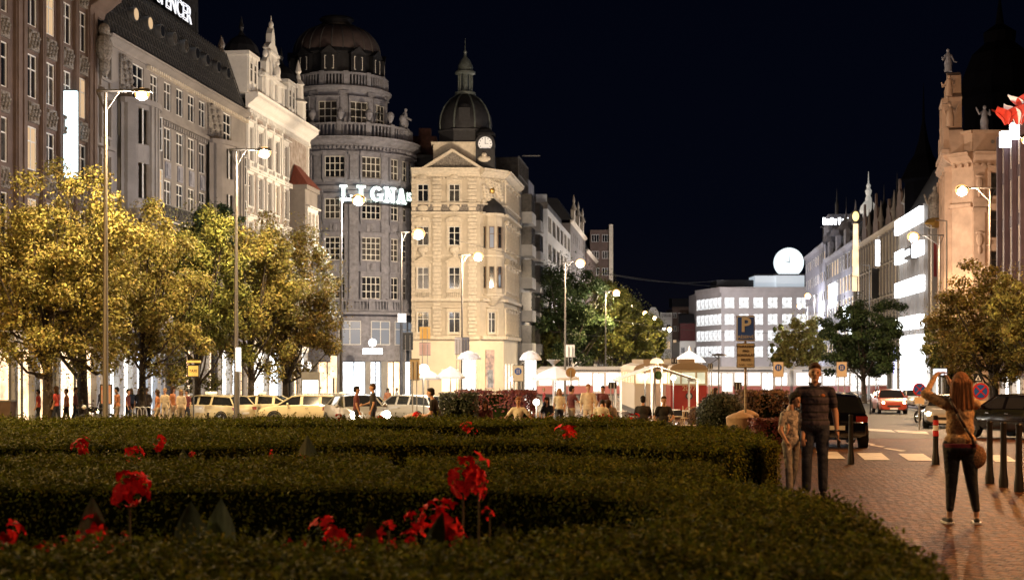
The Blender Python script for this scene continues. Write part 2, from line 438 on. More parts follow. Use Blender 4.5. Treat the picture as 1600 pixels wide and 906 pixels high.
def text(root, s, size, loc, rotz, m, name='lettering', extrude=.03, bold=0, sx=1):
    """upright text facing -Y before rotation; loc in world coordinates"""
    me = text_mesh(s, size, m, extrude, bold); o = bpy.data.objects.new(name, me); COL.objects.link(o)
    rl = WL[root.name] if root else (0,0,0)
    o.location = (loc[0]-rl[0], loc[1]-rl[1], loc[2]-rl[2]); o.rotation_euler = (R(90), 0, rotz); o.scale = (sx, 1, 1)
    if root: o.parent = root
    return o
# ------------------------------------------------------------------ leaves
def leaf_mesh(name, C, N, S, m, parent=None, off=(0,0,0), long=1.0, seed=1, mi=None, mats=None):
    """one folded four-cornered leaf per centre, numpy fast"""
    rs = np.random.RandomState(seed); n = len(C)
    t = rs.normal(size=(n, 3)); t -= N*(t*N).sum(1, keepdims=True); t /= np.linalg.norm(t, axis=1, keepdims=True)+1e-9
    bt = np.cross(N, t); S = S.reshape(-1, 1)
    V = np.empty((n, 4, 3))
    V[:,0] = C-t*S*long; V[:,1] = C+bt*S*.55-N*S*.12; V[:,2] = C+t*S*long-N*S*.3; V[:,3] = C-bt*S*.55-N*S*.12
    V = V.reshape(-1, 3)-np.array(off)
    me = bpy.data.meshes.new(name); me.vertices.add(n*4); me.vertices.foreach_set('co', V.ravel())
    me.loops.add(n*4); me.loops.foreach_set('vertex_index', np.arange(n*4, dtype=np.int32))
    me.polygons.add(n); me.polygons.foreach_set('loop_start', np.arange(0, n*4, 4, dtype=np.int32))
    me.update(calc_edges=True)
    for q in (mats or [m]): me.materials.append(q)
    if mi is not None: me.polygons.foreach_set('material_index', mi.astype(np.int32))
    me.validate()
    if name is None: return me
    o = bpy.data.objects.new(name, me); COL.objects.link(o)
    if parent: o.parent = parent
    return o
def leafmat(name, c, isl=.5, tr=.35, rough=.6, spec=.15, sc=.9):
    m = mat(name, c, rough, island=isl, spec=spec, var=.5, vscale=sc, detail=3); n = m.node_tree.nodes; l = m.node_tree.links; b = n['Principled BSDF']; o = n['Material Output']
    t = n.new('ShaderNodeBsdfTranslucent'); mx = n.new('ShaderNodeMixShader'); mx.inputs[0].default_value = tr
    l.new(b.inputs['Base Color'].links[0].from_socket, t.inputs[0]); l.new(b.outputs[0], mx.inputs[1]); l.new(t.outputs[0], mx.inputs[2]); l.new(mx.outputs[0], o.inputs[0]); return m
def unit(a): return a/(np.linalg.norm(a, axis=1, keepdims=True)+1e-9)
# ------------------------------------------------------------------ ground
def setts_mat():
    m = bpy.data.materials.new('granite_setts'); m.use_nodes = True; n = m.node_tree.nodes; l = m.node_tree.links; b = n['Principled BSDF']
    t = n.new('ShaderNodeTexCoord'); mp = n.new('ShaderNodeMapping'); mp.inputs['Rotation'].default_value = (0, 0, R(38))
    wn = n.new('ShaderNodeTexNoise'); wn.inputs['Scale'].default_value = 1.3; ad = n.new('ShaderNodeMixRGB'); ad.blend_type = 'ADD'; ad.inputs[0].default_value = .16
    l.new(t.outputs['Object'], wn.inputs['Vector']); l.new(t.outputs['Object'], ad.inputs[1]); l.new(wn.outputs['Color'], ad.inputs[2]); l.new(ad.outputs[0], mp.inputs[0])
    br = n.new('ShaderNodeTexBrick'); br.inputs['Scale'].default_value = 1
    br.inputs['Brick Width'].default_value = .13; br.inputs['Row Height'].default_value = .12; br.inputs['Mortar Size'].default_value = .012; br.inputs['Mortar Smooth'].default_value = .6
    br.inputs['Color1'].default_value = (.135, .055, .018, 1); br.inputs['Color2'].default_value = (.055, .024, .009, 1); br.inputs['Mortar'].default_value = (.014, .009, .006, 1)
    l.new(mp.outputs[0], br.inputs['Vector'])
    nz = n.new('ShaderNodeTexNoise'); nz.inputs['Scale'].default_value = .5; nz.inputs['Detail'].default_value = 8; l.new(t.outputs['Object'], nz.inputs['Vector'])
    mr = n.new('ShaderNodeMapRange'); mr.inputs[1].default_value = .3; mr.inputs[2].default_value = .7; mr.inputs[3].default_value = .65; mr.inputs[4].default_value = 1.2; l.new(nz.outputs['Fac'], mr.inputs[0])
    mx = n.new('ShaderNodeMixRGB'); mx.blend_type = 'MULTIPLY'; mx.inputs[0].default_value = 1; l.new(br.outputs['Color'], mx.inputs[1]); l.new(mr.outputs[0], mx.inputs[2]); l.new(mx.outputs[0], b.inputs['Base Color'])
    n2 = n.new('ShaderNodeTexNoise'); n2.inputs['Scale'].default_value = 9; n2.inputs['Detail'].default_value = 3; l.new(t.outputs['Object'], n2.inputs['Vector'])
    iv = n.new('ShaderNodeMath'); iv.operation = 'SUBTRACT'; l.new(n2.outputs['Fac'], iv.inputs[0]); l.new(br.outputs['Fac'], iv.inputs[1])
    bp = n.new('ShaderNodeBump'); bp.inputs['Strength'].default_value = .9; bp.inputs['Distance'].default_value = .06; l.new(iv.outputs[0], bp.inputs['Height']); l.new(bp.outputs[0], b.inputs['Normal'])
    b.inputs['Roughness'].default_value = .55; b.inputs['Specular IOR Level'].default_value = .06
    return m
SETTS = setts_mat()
ASPH = mat('asphalt', (.055, .053, .05), .62, var=.35, vscale=1.2, bump=.6, bscale=60)
PAINT = mat('road_paint', (.62, .60, .54), .6, var=.35, vscale=3)
def sheet(name, poly_fn, x0, x1, ys, m, dz=0):
    b = MB()
    for a, c in zip(ys, ys[1:]):
        b.quad((x0(a), a, gz(a)+dz), (x1(a), a, gz(a)+dz), (x1(c), c, gz(c)+dz), (x0(c), c, gz(c)+dz))
    o = b.build(name, m); o['kind'] = 'structure'; return o
ys = [-200, 17, 18.3, 19.6, 21, 50, 80, 82, 84, 86, 165, 168, 172, 175, 330, 340, 350, 360, 3000]
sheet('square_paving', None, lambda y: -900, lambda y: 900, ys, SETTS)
ry = [46, 50, 80, 82, 84, 86, 165, 168, 172, 175, 330]
sheet('road', None, lambda y: 4.5+.117*y, lambda y: 17+.117*y, [y for y in ry], ASPH, .006)
sheet('cross_road', None, lambda y: -60, lambda y: 80, [157, 165, 168, 172, 175], ASPH, .012)
sheet('taxi_road', None, lambda y: -24.5+.117*y, lambda y: -10+.117*y, [44, 60, 80, 82, 84, 86, 150], ASPH, .006)
def marking(pts, dz=.012):
    b = MB(); q = [G(*p) for p in pts]; b.poly([(v.x, v.y, gz(v.y)+dz) for v in q]); o = b.build('road_marking', PAINT); o['kind'] = 'structure'
for pts in ([(1283,717),(1321,717),(1308,706),(1275,706)], [(1351,719),(1391,719),(1377,708),(1339,708)], [(1420,720),(1459,720),(1442,709),(1403,709)],
            [(1556,722),(1590,722),(1572,711),(1540,711)], [(1625,723),(1662,723),(1644,712),(1608,712)],
            [(1344,690.5),(1368,694),(1362,695.5),(1341,691.5)], [(1363,695),(1384,698),(1378,699),(1358,696)], [(1385,700),(1416,704.5),(1408,705.5),(1380,701)],
            [(1350,672.5),(1400,675.5),(1392,671.5),(1345,669)], [(1404,675.5),(1452,678.5),(1447,674.5),(1396,671.8)]):
    marking(pts)
b = MB()
for x in (4.3, 17.0):
    for a, c in ((47, 80), (80, 86), (86, 155)):
        p = [(x+.117*a, a), (x+.2+.117*a, a), (x+.2+.117*c, c), (x+.117*c, c)]
        b.hexa([(q[0], q[1], gz(q[1])-.05) for q in p]+[(q[0], q[1], gz(q[1])+.12) for q in p])
o = b.build('kerb', mat('kerb_granite', (.3, .29, .27), .7, var=.3, vscale=4)); o['kind'] = 'structure'
# ------------------------------------------------------------------ parterre
SOIL = mat('dark_soil', (.02, .014, .01), 1, var=.5, vscale=5, bump=.8, spec=0)
b = MB(); b.prism([(-16, 4, -.4), (1.2, 4, -.4), (2.3, 8, -.4), (2.3, 12.5, -.4), (2.5, 20.6, -.4), (3.5, 20.8, -.4), (3.5, 25.5, -.4), (2.2, 28.6, -.4), (-16, 28.6, -.4)], None, (0, 0, .418))
sb = b.build('planting_bed', SOIL); sb['kind'] = 'structure'
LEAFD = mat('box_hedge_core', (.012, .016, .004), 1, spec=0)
HL = leafmat('box_hedge_leaf', (.092, .106, .011), .6, .15, .7, .05, 2.6)
def inpoly(x, y, poly):
    c = np.zeros(len(x), bool); n = len(poly)
    for i in range(n):
        x1, y1 = poly[i]; x2, y2 = poly[(i+1) % n]
        k = ((y1 > y) != (y2 > y)) & (x < (x2-x1)*(y-y1)/((y2-y1) or 1e-9)+x1); c ^= k
    return c
def hedge(poly, h, dens, ls, label, seed, front_dens=None, sprig=.02):
    """clipped box hedge: dark core plus leaves over its top and sides"""
    rs = np.random.RandomState(seed); poly = [tuple(map(float, p)) for p in poly]
    A = sum(x1*y2-x2*y1 for (x1, y1), (x2, y2) in zip(poly, poly[1:]+poly[:1]))/2
    if A < 0: poly = poly[::-1]; A = -A
    # densify the outline
    ring = []
    for (x1, y1), (x2, y2) in zip(poly, poly[1:]+poly[:1]):
        L = math.hypot(x2-x1, y2-y1); n = max(1, int(L/.5))
        ring += [(x1+(x2-x1)*k/n, y1+(y2-y1)*k/n) for k in range(n)]
    xs = [p[0] for p in poly]; yy = [p[1] for p in poly]
    cx, cy = sum(xs)/len(xs), min(yy)
    root = thing('hedge', (cx, cy, 0), label, 'hedge', None)
    m = len(ring); core = MB(); nrm = []
    for i in range(m):
        a, c = ring[i-1], ring[(i+1) % m]; dx, dy = c[0]-a[0], c[1]-a[1]; L = math.hypot(dx, dy) or 1; nrm.append((dy/L, -dx/L))
    def inset(d, z): return [(p[0]-q[0]*d, p[1]-q[1]*d, z) for p, q in zip(ring, nrm)]
    b0, b1 = inset(.05, 0), inset(.05, h-.05)
    for i in range(m): j = (i+1) % m; core.quad(b0[i], b0[j], b1[j], b1[i])
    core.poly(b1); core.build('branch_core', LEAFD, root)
    # top leaves
    n = int(A*dens*1.0); bx = (min(xs), max(xs), min(yy), max(yy)); N0 = int(n*(bx[1]-bx[0])*(bx[3]-bx[2])/A)
    x = rs.uniform(bx[0], bx[1], N0); y = rs.uniform(bx[2], bx[3], N0); k = inpoly(x, y, poly); x, y = x[k], y[k]
    und = .035*np.sin(x*2.1+seed)*np.cos(y*1.7)+.02*np.sin(x*5.3)*np.sin(y*4.1+1)+.015*np.sin(x*7.3+y*5.1)+.012*np.sin(x*17+3*np.sin(y*13))
    spr = np.maximum(0, np.sin(x*41+np.sin(y*37)*3))*sprig
    tw = rs.exponential(.018, len(x))*(rs.rand(len(x)) < .5)
    z = h+und+spr+tw-rs.exponential(.025, len(x))
    C1 = np.stack([x, y, z], 1); N1 = unit(np.stack([rs.normal(0, .55, len(x)), rs.normal(0, .55, len(x)), np.abs(rs.normal(.9, .4, len(x)))+.1], 1))
    # shoots standing out of the clipped top
    ns = int(A*(26 if ls < .018 else 10)); si = rs.randint(0, len(x), ns); sx_, sy_ = x[si], y[si]; hh = rs.uniform(.03, .13, ns)*(ls/.0145)**.3; kk = 9
    Cs = np.stack([np.repeat(sx_, kk)+rs.normal(0, ls*.7, ns*kk), np.repeat(sy_, kk)+rs.normal(0, ls*.7, ns*kk), h+np.repeat(und[si], kk)+np.repeat(hh, kk)*np.tile(np.linspace(.1, 1, kk), ns)], 1)
    C1 = np.concatenate([C1, Cs]); N1 = np.concatenate([N1, unit(rs.normal(0, 1, (ns*kk, 3))+np.array([0, 0, .6]))])
    # side leaves
    per = np.array(ring); nr = np.array(nrm); d = np.roll(per, -1, 0)-per; L = np.hypot(d[:,0], d[:,1]); cum = np.cumsum(L)
    n2 = int(L.sum()*h*(front_dens or dens)); s = rs.uniform(0, cum[-1], n2); idx = np.minimum(np.searchsorted(cum, s), m-1); t = rs.rand(n2)
    zz = rs.uniform(0, h+.02, n2); rnd_ = np.where(zz > h-.06, (zz-h+.06)*.6, 0)
    off = rs.normal(0, .018, n2)+.015*np.sin(s*9+zz*11)-rnd_
    px = per[idx,0]+d[idx,0]*t+nr[idx,0]*off; py = per[idx,1]+d[idx,1]*t+nr[idx,1]*off
    C2 = np.stack([px, py, zz], 1); N2 = unit(np.stack([nr[idx,0]+rs.normal(0,.5,n2), nr[idx,1]+rs.normal(0,.5,n2), rs.normal(.3,.5,n2)], 1))
    C = np.concatenate([C1, C2]); N = np.concatenate([N1, N2]); S = rs.uniform(.6, 1.2, len(C))*ls
    leaf_mesh('foliage', C, N, S, HL, root, WL[root.name], 1.15, seed)
    return root
# plan outlines were taken from the hedge tops in the photograph
hedge([(-9,5.6),(1.2,5.6),(2.05,6.6),(2.36,7.7),(2.48,8.45),(2.62,9.6),(2.72,11),(2.70,12),(2.52,13.2),(2.1,14.0),(1.2,14.6),(-.2,14.75),(-1.0,14.8),(-1.3,15.4),(-1.5,17.1),
       (-9,17.1),(-9,13.3),(-.4,13.25),(.35,12.9),(.9,12.3),(1.22,11.5),(1.2,10.6),(.8,9.9),(.1,9.45),(-.8,9.2),(-9,9.2)],
      .65, 1700, .0215, 'low clipped hedge in the foreground curling round the red flower bed', 3, 1100, .05)
hedge([(-1.05,15.7),(.6,15.55),(1.5,15.2),(2.05,15.0),(2.35,15.6),(2.2,16.6),(1.2,17.25),(-1.3,17.35)], .65, 1500, .019, 'short rounded hedge tongue between the foreground hedge and the square ended one', 4, 1100, .03)
hedge([(-13,19.6),(-4.2,19.7),(-2.0,20.6),(.6,20.4),(2.1,19.2),(3.0,19.3),(3.85,20.4),(3.9,24.6),(3.2,25.2),(.4,24.6),(.1,23.2),(1.7,22.6),(1.7,21.9),(-.6,22.0),(-1.6,22.8),(-2.2,24.2),(-4.2,24.6),(-5.0,25.3),(-13,25.3)],
      .65, 1100, .023, 'middle clipped hedge with the square end beside the walking couple', 5, 1100, .02)
hedge([(-1.2,16.0+1.9),(.9,17.9),(1.6,18.3),(1.2,18.75),(-1.4,18.7)], .52, 1100, .017, 'small low hedge scroll between the two long hedges', 6, 900)
hedge([(-13.5,26.6),(-2.9,26.6),(-.8,25.9),(1.2,26.6),(2.6,26.7),(3.1,27.5),(2.4,28.6),(-13.5,28.6)],
      .66, 1000, .024, 'farthest clipped hedge strip just in front of the seated people', 8, 500, .02)
# ------------------------------------------------------------------ canna lilies
PET = mat('red_canna_petal', (.72, .020, .022), .75, var=.35, vscale=14, spec=.1)
CLF = mat('canna_leaf', (.17, .21, .14), .4, var=.4, vscale=38, stretch=(1, 1, .12), spec=.5)
CST = mat('canna_stem', (.07, .06, .03), .6)
def canna(x, y, zt, nb, size, leaves, label, seed, ground_z=.02):
    rd = random.Random(seed); root = thing('canna_lily', (x, y, ground_z), label, 'flower', 'red canna lilies in the hedge beds')
    st = MB(); top = Vector((x, y, zt)); st.cyl((x, y, ground_z), top, .012, .007, 6); st.build('stem', CST, root)
    for k in range(int(nb*1.7+1)):
        a = rd.uniform(0, 6.28); rr = size*rd.uniform(.1, .85); c = top+Vector((rr*math.cos(a), rr*math.sin(a), rd.uniform(-.9, .6)*size))
        b = MB(); ax = (c-top).normalized()+Vector((0, 0, .5)); q = ax.to_track_quat('Z', 'Y'); nP = rd.choice((3, 4, 4, 5))
        for j in range(nP):
            t = 6.28*j/nP+rd.uniform(-.3, .3); L = size*rd.uniform(.3, .5); W = L*rd.uniform(.32, .55); cu = rd.uniform(-.3, .8)
            prev = None
            for s in range(5):
                f = s/4; w_ = W*math.sin(math.pi*(.12+.78*f))*(1-.25*f); r = L*f; zc = L*cu*(f-f*f*1.5)+rd.uniform(-.008, .008)
                pts = [Vector((r*math.cos(t)-sd*w_*math.sin(t), r*math.sin(t)+sd*w_*math.cos(t), zc+abs(sd)*w_*.35)) for sd in (-1, 0, 1)]
                pts = [c+q @ p for p in pts]
                if prev: b.quad(prev[0], prev[1], pts[1], pts[0]); b.quad(prev[1], prev[2], pts[2], pts[1])
                prev = pts
        b.build('blossom', PET, root, smooth=True)
    for (a, L, W, lean, x_, y_) in leaves:
        b = MB(); prev = None; d = Vector((math.cos(a), math.sin(a), 0)); s_ = Vector((-d.y, d.x, 0)); bs = Vector((x+x_, y+y_, ground_z+.05))
        for s in range(11):
            f = s/10; w_ = 1.5*W*math.sin(math.pi*min(1, f**1.45*.97+.03))**1.15; c = bs+Vector((0, 0, L*f*(1-.12*lean*f)))+d*(lean*L*f*f*.5)
            pts = [c+s_*(sd*w_)-d*((1-abs(sd))*w_*.35) for sd in (-1, -.5, 0, .5, 1)]
            if prev:
                for k in range(4): b.quad(prev[k], prev[k+1], pts[k+1], pts[k])
            prev = pts
        b.build('leaf', CLF, root, smooth=True)
    return root
def cn(px, py, Y, spread, nb, label, seed, leaves=()):
    z = PZ(py, Y); canna(PX(px, Y), Y, z, nb, spread*Y/F, [(a, L*1.1, W, ln, (lx-px)*Y/F, .02*i) for i, (a, L, W, ln, lx) in enumerate(leaves)], label, seed, .02 if Y < 28.6 else gz(Y))
cn(203, 762, 11.2, 36, 9, 'tall red canna lily rising alone left of the pair of big leaves', 1)
cn(150, 825, 10.4, 34, 6, 'red canna lily just below the tall left bloom, a dark leaf behind', 2, [(-1.4, .72, .07, .1, 145)])
cn(10, 832, 10.2, 30, 5, 'red canna lily cut by the left edge of the photo', 3)
cn(62, 848, 10.0, 24, 3, 'small low red canna lily second from the left edge', 4)
cn(318, 905, 10.3, 10, 1, 'canna lily with two big upright pointed leaves close together', 5, [(-1.5, .70, .085, .15, 300), (-1.7, .69, .08, -.1, 342), (-.9, .42, .07, .8, 375)])
cn(520, 832, 10.3, 36, 8, 'wide red canna lily cluster low in the middle of the bed', 6, [(-1.2, .62, .06, .5, 570), (-1.5, .48, .05, .1, 418)])
cn(445, 855, 10.0, 16, 2, 'tiny red canna lily bloom between the big leaves and the middle cluster', 7)
cn(608, 830, 10.3, 26, 4, 'red canna lily with a yellow fleck beside the long twisted leaf', 8, [(-1.0, .68, .06, .6, 668)])
cn(724, 738, 11.0, 38, 11, 'tallest red canna lily, centre of the bed, with a dense bloom head', 9)
cn(748, 758, 11.1, 20, 5, 'side bloom of red canna lily hanging right of the tallest one', 10)
cn(690, 808, 10.6, 40, 9, 'dark red canna lily mass under the tallest bloom', 11, [(-1.6, .45, .05, .2, 735)])
cn(650, 806, 10.8, 22, 4, 'red canna lily bloom left of the dark mass and above the twisted leaf', 12)
cn(127, 692, 18.4, 17, 7, 'red canna lily at far left between the middle hedges', 13)
cn(247, 687, 18.4, 16, 6, 'red canna lily right of the low triple bloom between the middle hedges', 14, [(-1.5, .60, .06, .3, 288)])
cn(208, 706, 18.2, 22, 6, 'low wide red canna lily bloom between the two left upright ones', 15)
cn(425, 708, 18.2, 10, 3, 'small orange-red canna lily near the grey leaf between the middle hedges', 16, [(-1.5, .72, .09, -.1, 480), (-1.4, .52, .07, .1, 355)])
cn(470, 714, 18.0, 7, 2, 'tiny canna lily bloom at the foot of the grey leaf', 17)
cn(729, 666, 22.9, 11, 6, 'red canna lily deep in the gap of the back hedges left of centre', 18)
cn(892, 680, 22.4, 24, 9, 'big bright red canna lily in the right part of the back bed', 19, [(-1.2, .62, .05, .5, 925)])
cn(990, 693, 22.0, 7, 2, 'single tiny red canna lily bloom right of the big bright one', 20)
cn(935, 655, 29.5, 12, 4, 'dark red canna lily in front of the pale standing person', 21)
cn(950, 656, 29.8, 12, 5, 'bright red canna lily in front of the white-shirted sitter', 22)
cn(988, 654, 29.8, 12, 5, 'red canna lily in front of the sitter with the cap', 23)
cn(651, 648, 31.0, 12, 4, 'orange-red canna lily in front of the left litter bin', 24)
cn(530, 652, 30, 9, 3, 'pale red canna lily in front of the car headlights', 25)
cn(596, 652, 30, 9, 3, 'pale red canna lily below the two sitting friends', 26)

for i, (px, py, Y, sp, nb, lb) in enumerate(((95, 845, 10.1, 16, 3, 'short red canna lily between the left edge bloom and the double bloom'), (190, 838, 10.2, 14, 2, 'red canna lily bloom right under the tall left one'), (480, 850, 10.1, 18, 3, 'small red canna lily left of the wide middle cluster'), (560, 848, 10.2, 20, 4, 'low red canna lily right of the wide middle cluster'),
  (640, 842, 10.5, 22, 4, 'low red canna lily in front of the twisted leaf'), (712, 842, 10.4, 18, 3, 'dim red canna lily at the foot of the tallest bloom'), (765, 800, 11.0, 14, 2, 'single dim red canna lily right of the tallest bloom'), (872, 690, 22.3, 12, 4, 'red canna lily left of the big bright one in the back bed'), (300, 708, 18.2, 9, 2, 'small red canna lily at the foot of the pale leaf in the left gap'), (740, 672, 22.9, 7, 2, 'tiny red canna lily right of the deep gap bloom'))):
    cn(px, py, Y, sp, nb, lb, 40+i, [(-1.4, .5, .05, .3, px+18)] if i in (0, 3, 6) else ())
# ------------------------------------------------------------------ left side of the square
AX = .117
def lineL(off, y0, y1): return Flat((off+AX*y0, y0), to=(off+AX*y1, y1))
def LY(px, off=35): return off*F/(1060-px)
FB = Flat((-35+AX*60, 60), to=(-35+AX*140, 140))
def LU(px): return (LY(px)-60)*1.00682
rnd = random.Random(11)
# house A: tall brown pilastered house at the left edge
A = thing('corner_house', (-28, 73, gz(73)), 'tall brown house with dark carved panels at the left edge of the photo', 'building')
u0, u1 = -6, LU(152); gA = -2.2
cols = [LU(p) for p in (-20, 3, 50, 78, 104, 128)]
facade(A, FB, u0, u1, 3.4, 31, cols, [(z, 2.35, 1.25, 2, 2, 0) for z in (4.3, 8.2, 12.1, 16, 19.9, 23.9)]+[(27.6, 2, 1.25, 2, 2, 0)], 'brown', 'brown', rnd=rnd, litp=.12)
mass(A, FB, u0, u1, gA, 31, 12, 'brown')
for p in (-32, -8, 30, 64, 91, 116, 141): pilaster(A, FB, LU(p), 1.3 if p in (30, 141) else .5, .16, 3.5, 30.5, 'brown', flutes=2)
for u in cols:
    for z in (6.75, 10.65, 14.55, 18.45, 22.4):
        b = MB(); b.fbox(FB, u-.62, u+.62, 0, .14, z+.1, z+1.2)
        for k in range(12):
            uu = u-.5+1.0*((k*37) % 11)/10; vv = z+.22+.9*((k*53) % 13)/12; q = FB.pt(uu, .17, vv); b.sphere(q, .12, .12, .12, 6, 4)
        b.build('carved_panel', M['relief'], A)
cornice(A, FB, LU(135), LU(152)+.6, 22.4, 1.5, 'brown'); cornice(A, FB, u0, LU(20), 23.0, 1.2, 'brown')
b = MB(); q = FB.pt(LU(148), .6, 20.5); b.sphere(q, .5, .7, .9, 10, 8); b.sphere((q.x, q.y, q.z+1.1), .35, .4, .4, 10, 8); b.sphere((q.x, q.y, q.z-1), .35, .45, .7, 10, 8); b.build('sculpted_bracket', M['relief'], A)
shopfront(A, FB, u0, u1, gA, 3.4, 7, ['shop', 'shopw', 'shop', 'shopw'], M['cream'])
S = thing('vertical_light_sign', tuple(P(107, 210, 81.5)), 'long white vertical light box glowing on the brown house high at the left', 'sign')
sy = LY(112)-1; xx = PX(107, sy)
b = MB(); b.box(xx-.5, xx+.5, sy-.13, sy+.13, PZ(278, sy), PZ(143, sy)); b.build('light_panel', glow('cyan_white_tube', (.62, .90, 1), 3.2), S)
b = MB(); b.box(xx-.47, xx+.51, sy-.08, sy+.08, PZ(281, sy), PZ(278.2, sy)); b.box(xx-.47, xx+.51, sy-.08, sy+.08, PZ(142.8, sy), PZ(140, sy))
for z in (13.2, 16.2): b.box(xx-1.0, xx-.42, sy-.03, sy+.03, z, z+.06)
b.build('sign_frame', M['dmetal'], S)
# house B: long sand-coloured department store with dark mansard roof
B = thing('department_store', (-24, 100, gz(100)), 'long sand coloured store with fluted round bays and a dark mansard roof with porthole windows', 'building')
u0, u1 = LU(152), LU(384)
cols = [LU(p) for p in (163, 241, 262, 281, 299, 316)]
facade(B, FB, u0, LU(183), 3.6, 21.2, [LU(163)], [(z, 2.2, 1.2, 2, 2, 5) for z in (5, 8.5, 12, 15.5, 19)], 'sand', 'sand', rnd=rnd)
facade(B, FB, LU(228), LU(322), 3.6, 21.2, cols[1:], [(5, 2.1, 1.35, 2, 2, 0), (8.5, 2.1, 1.35, 2, 2, 0), (12, 2.1, 1.35, 2, 2, 0), (15.5, 2.2, 1.35, 2, 2, 0), (18.9, 1.9, 1.35, 2, 2, 0)], 'sand', 'sand', rnd=rnd)
facade(B, FB, LU(367), u1, 3.6, 21.2, [LU(374)], [(z, 2.0, 1.1, 2, 2, 5) for z in (5, 8.5, 12, 15.5)], 'sand', 'sand', rnd=rnd)
mass(B, FB, u0, u1, gA-.3, 21.2, 12, 'sand')
for u in cols[1:]:
    for z in (10.75, 14.25):
        b = MB(); b.fbox(FB, u-.5, u+.5, 0, .07, z, z+1.1); b.fbox(FB, u-.33, u+.33, .07, .12, z+.15, z+.95); b.build('spandrel_panel', M['greyt'], B)
for a, c, ww in ((183, 228, 2), (322, 367, 2)):     # two bowed bays
    ua, uc = LU(a), LU(c); mid = (ua+uc)/2; hw = (uc-ua)/2
    class Bow:
        seg = .55
        def pt(s, u, w_, v): t = (u-mid)/hw; return FB.pt(u, w_+1.5*math.sqrt(max(0, 1-t*t*.97)), v)
        def rot(s, u): t = (u-mid)/hw; return FB.rot(u)-math.atan2(-1.5*t*.97/math.sqrt(max(.05, 1-t*t*.97)), hw)*-1
    bw = Bow(); wc = [mid+hw*k for k in (-.5, .5)]
    facade(B, bw, ua, uc, 3.6, 18.2, wc, [(z, 2.2, .95, 2, 2, 0) for z in (5, 8.5, 12, 15.4)], 'sand', 'sand', rnd=rnd)
    for k in range(9):
        uu = ua+(uc-ua)*(k+.5)/9
        if all(abs(uu-x) > .62 for x in wc): pilaster(B, bw, uu, .34, .16, 3.8, 18, 'sand', cap=False)
    band(B, bw, ua, uc, 17.9, 18.25, .25, 'sand')
    facade(B, FB, ua, uc, 18.2, 21.2, [mid+hw*.45], [(18.6, 2.3, 1.9, 2, 3, 0)], 'sand', 'sand', rnd=rnd)
    b = MB(); b.fbox(FB, ua+.3, mid-.2, 0, .12, 18.5, 21); 
    for k in range(14): q = FB.pt(ua+.5+(hw-.9)*((k*29) % 13)/12, .15, 18.7+2.1*((k*17) % 11)/10); b.sphere(q, .22, .2, .2, 6, 4)
    b.build('carved_panel', M['relief'], B)
band(B, FB, LU(228), LU(322), 18.1, 18.35, .28, 'sand', 'ledge'); dentils(B, FB, LU(228), LU(322), 17.75, .45, 'sand', .18, .3)
cornice(B, FB, u0+1.2, u1, 21.2, .55, 'sand'); dentils(B, FB, LU(228), u1, 20.95, .4, 'creamt', .3, .22)
fl = MB()
for k in range(int((LU(320)-LU(230))/.9)):
    u = LU(230)+k*.9
    if all(abs(u-c) > .85 for c in cols): fl.fbox(FB, u-.06, u+.06, 0, .08, 4, 18)
fl.build('facade_rib', M['sand'], B)
roof_slope(B, FB, u0+1.5, u1-.3, 21.8, 4.65, 1.5, 'roofd', 0, 'mansard_roof', 9)
b = MB(); n = int((u1-u0-2)/.55)
for k in range(n):
    u = u0+1.8+k*.55; b.prism([FB.pt(u, .06, 22.2), FB.pt(u+.07, .06, 22.2), FB.pt(u+.07, -1.42, 26.45), FB.pt(u, -1.42, 26.45)], None, FB.N*.07+Vector((0, 0, .03)))
for k in range(5): v = 22.8+k*.8; w_ = -(v-22.15)/4.3*1.5; b.fbox(FB, u0+1.8, u1-.5, w_, w_+.07, v, v+.05)
b.build('roof_batten', M['dmetal'], B)
for i, p in enumerate((221, 243, 262, 281, 299, 316, 332, 349, 364)):
    u = LU(p); v = 24.35; w_ = -(v-22.15)/4.3*1.5; c = FB.pt(u, w_-.2, v); d = FB.N
    b = MB(); b.cyl(c, c+d*.62, .46, .46, 20); 
    o = b.build('porthole', M['dmetal'], B)
    b = MB(); b.cyl(c+d*.6, c+d*.64, .38, .38, 20); g_ = b.build('pane', M['glassw' if i in (0, 1) else ('glassd' if i in (3, 4) else 'glass')], B)
T = thing('rooftop_letters', tuple(FB.pt(LU(300), -1.4, 26.5)), 'thin white outlined roof letters cut by the top of the photo', 'sign')
text(T, 'MARKS & SPENCER', 1.75, FB.pt(LU(334)-8.6, -1.3, 27.35), FB.rot(0), glow('neon_white', (.85, .9, 1), 1.0), bold='line')
b = MB(); b.fbox(FB, LU(200), LU(336), -1.36, -1.3, 26.45, 26.55)
for k in range(12): u = LU(204)+k*(LU(334)-LU(204))/11; b.fbox(FB, u-.03, u+.03, -1.42, -1.36, 26.3, 28)
b.build('support_rail', M['black'], T)
b = MB(); q = FB.pt(LU(357), -4.5, 0); b.lathe([(2.0, 24), (2.0, 30.4), (2.4, 30.7), (2.4, 31.4), (1.7, 31.6), (1.6, 36), (.2, 40)], (q.x, q.y, 0), 8); b.build('dark_turret', M['roofd'], B)
shopfront(B, FB, u0, u1, gA-.4, 3.6, 15, ['shop', 'shopc', 'shop', 'shopw', 'shopc'], M['greyt'])
b = MB()
b.fbox(FB, LU(228), LU(300), .0, 1.2, 12-.9-7+0, 12-.75-7)
bal = MB(); bal.fbox(FB, LU(228), LU(322), 1.0, 1.06, 12.1, 12.16); bal.fbox(FB, LU(228), LU(322), 0, 1.1, 10.98, 11.1)
for k in range(90): u = LU(228)+(LU(322)-LU(228))*k/89; bal.fbox(FB, u-.015, u+.015, 1.01, 1.05, 11.1, 12.1)
bal.build('balcony_railing', M['black'], B)
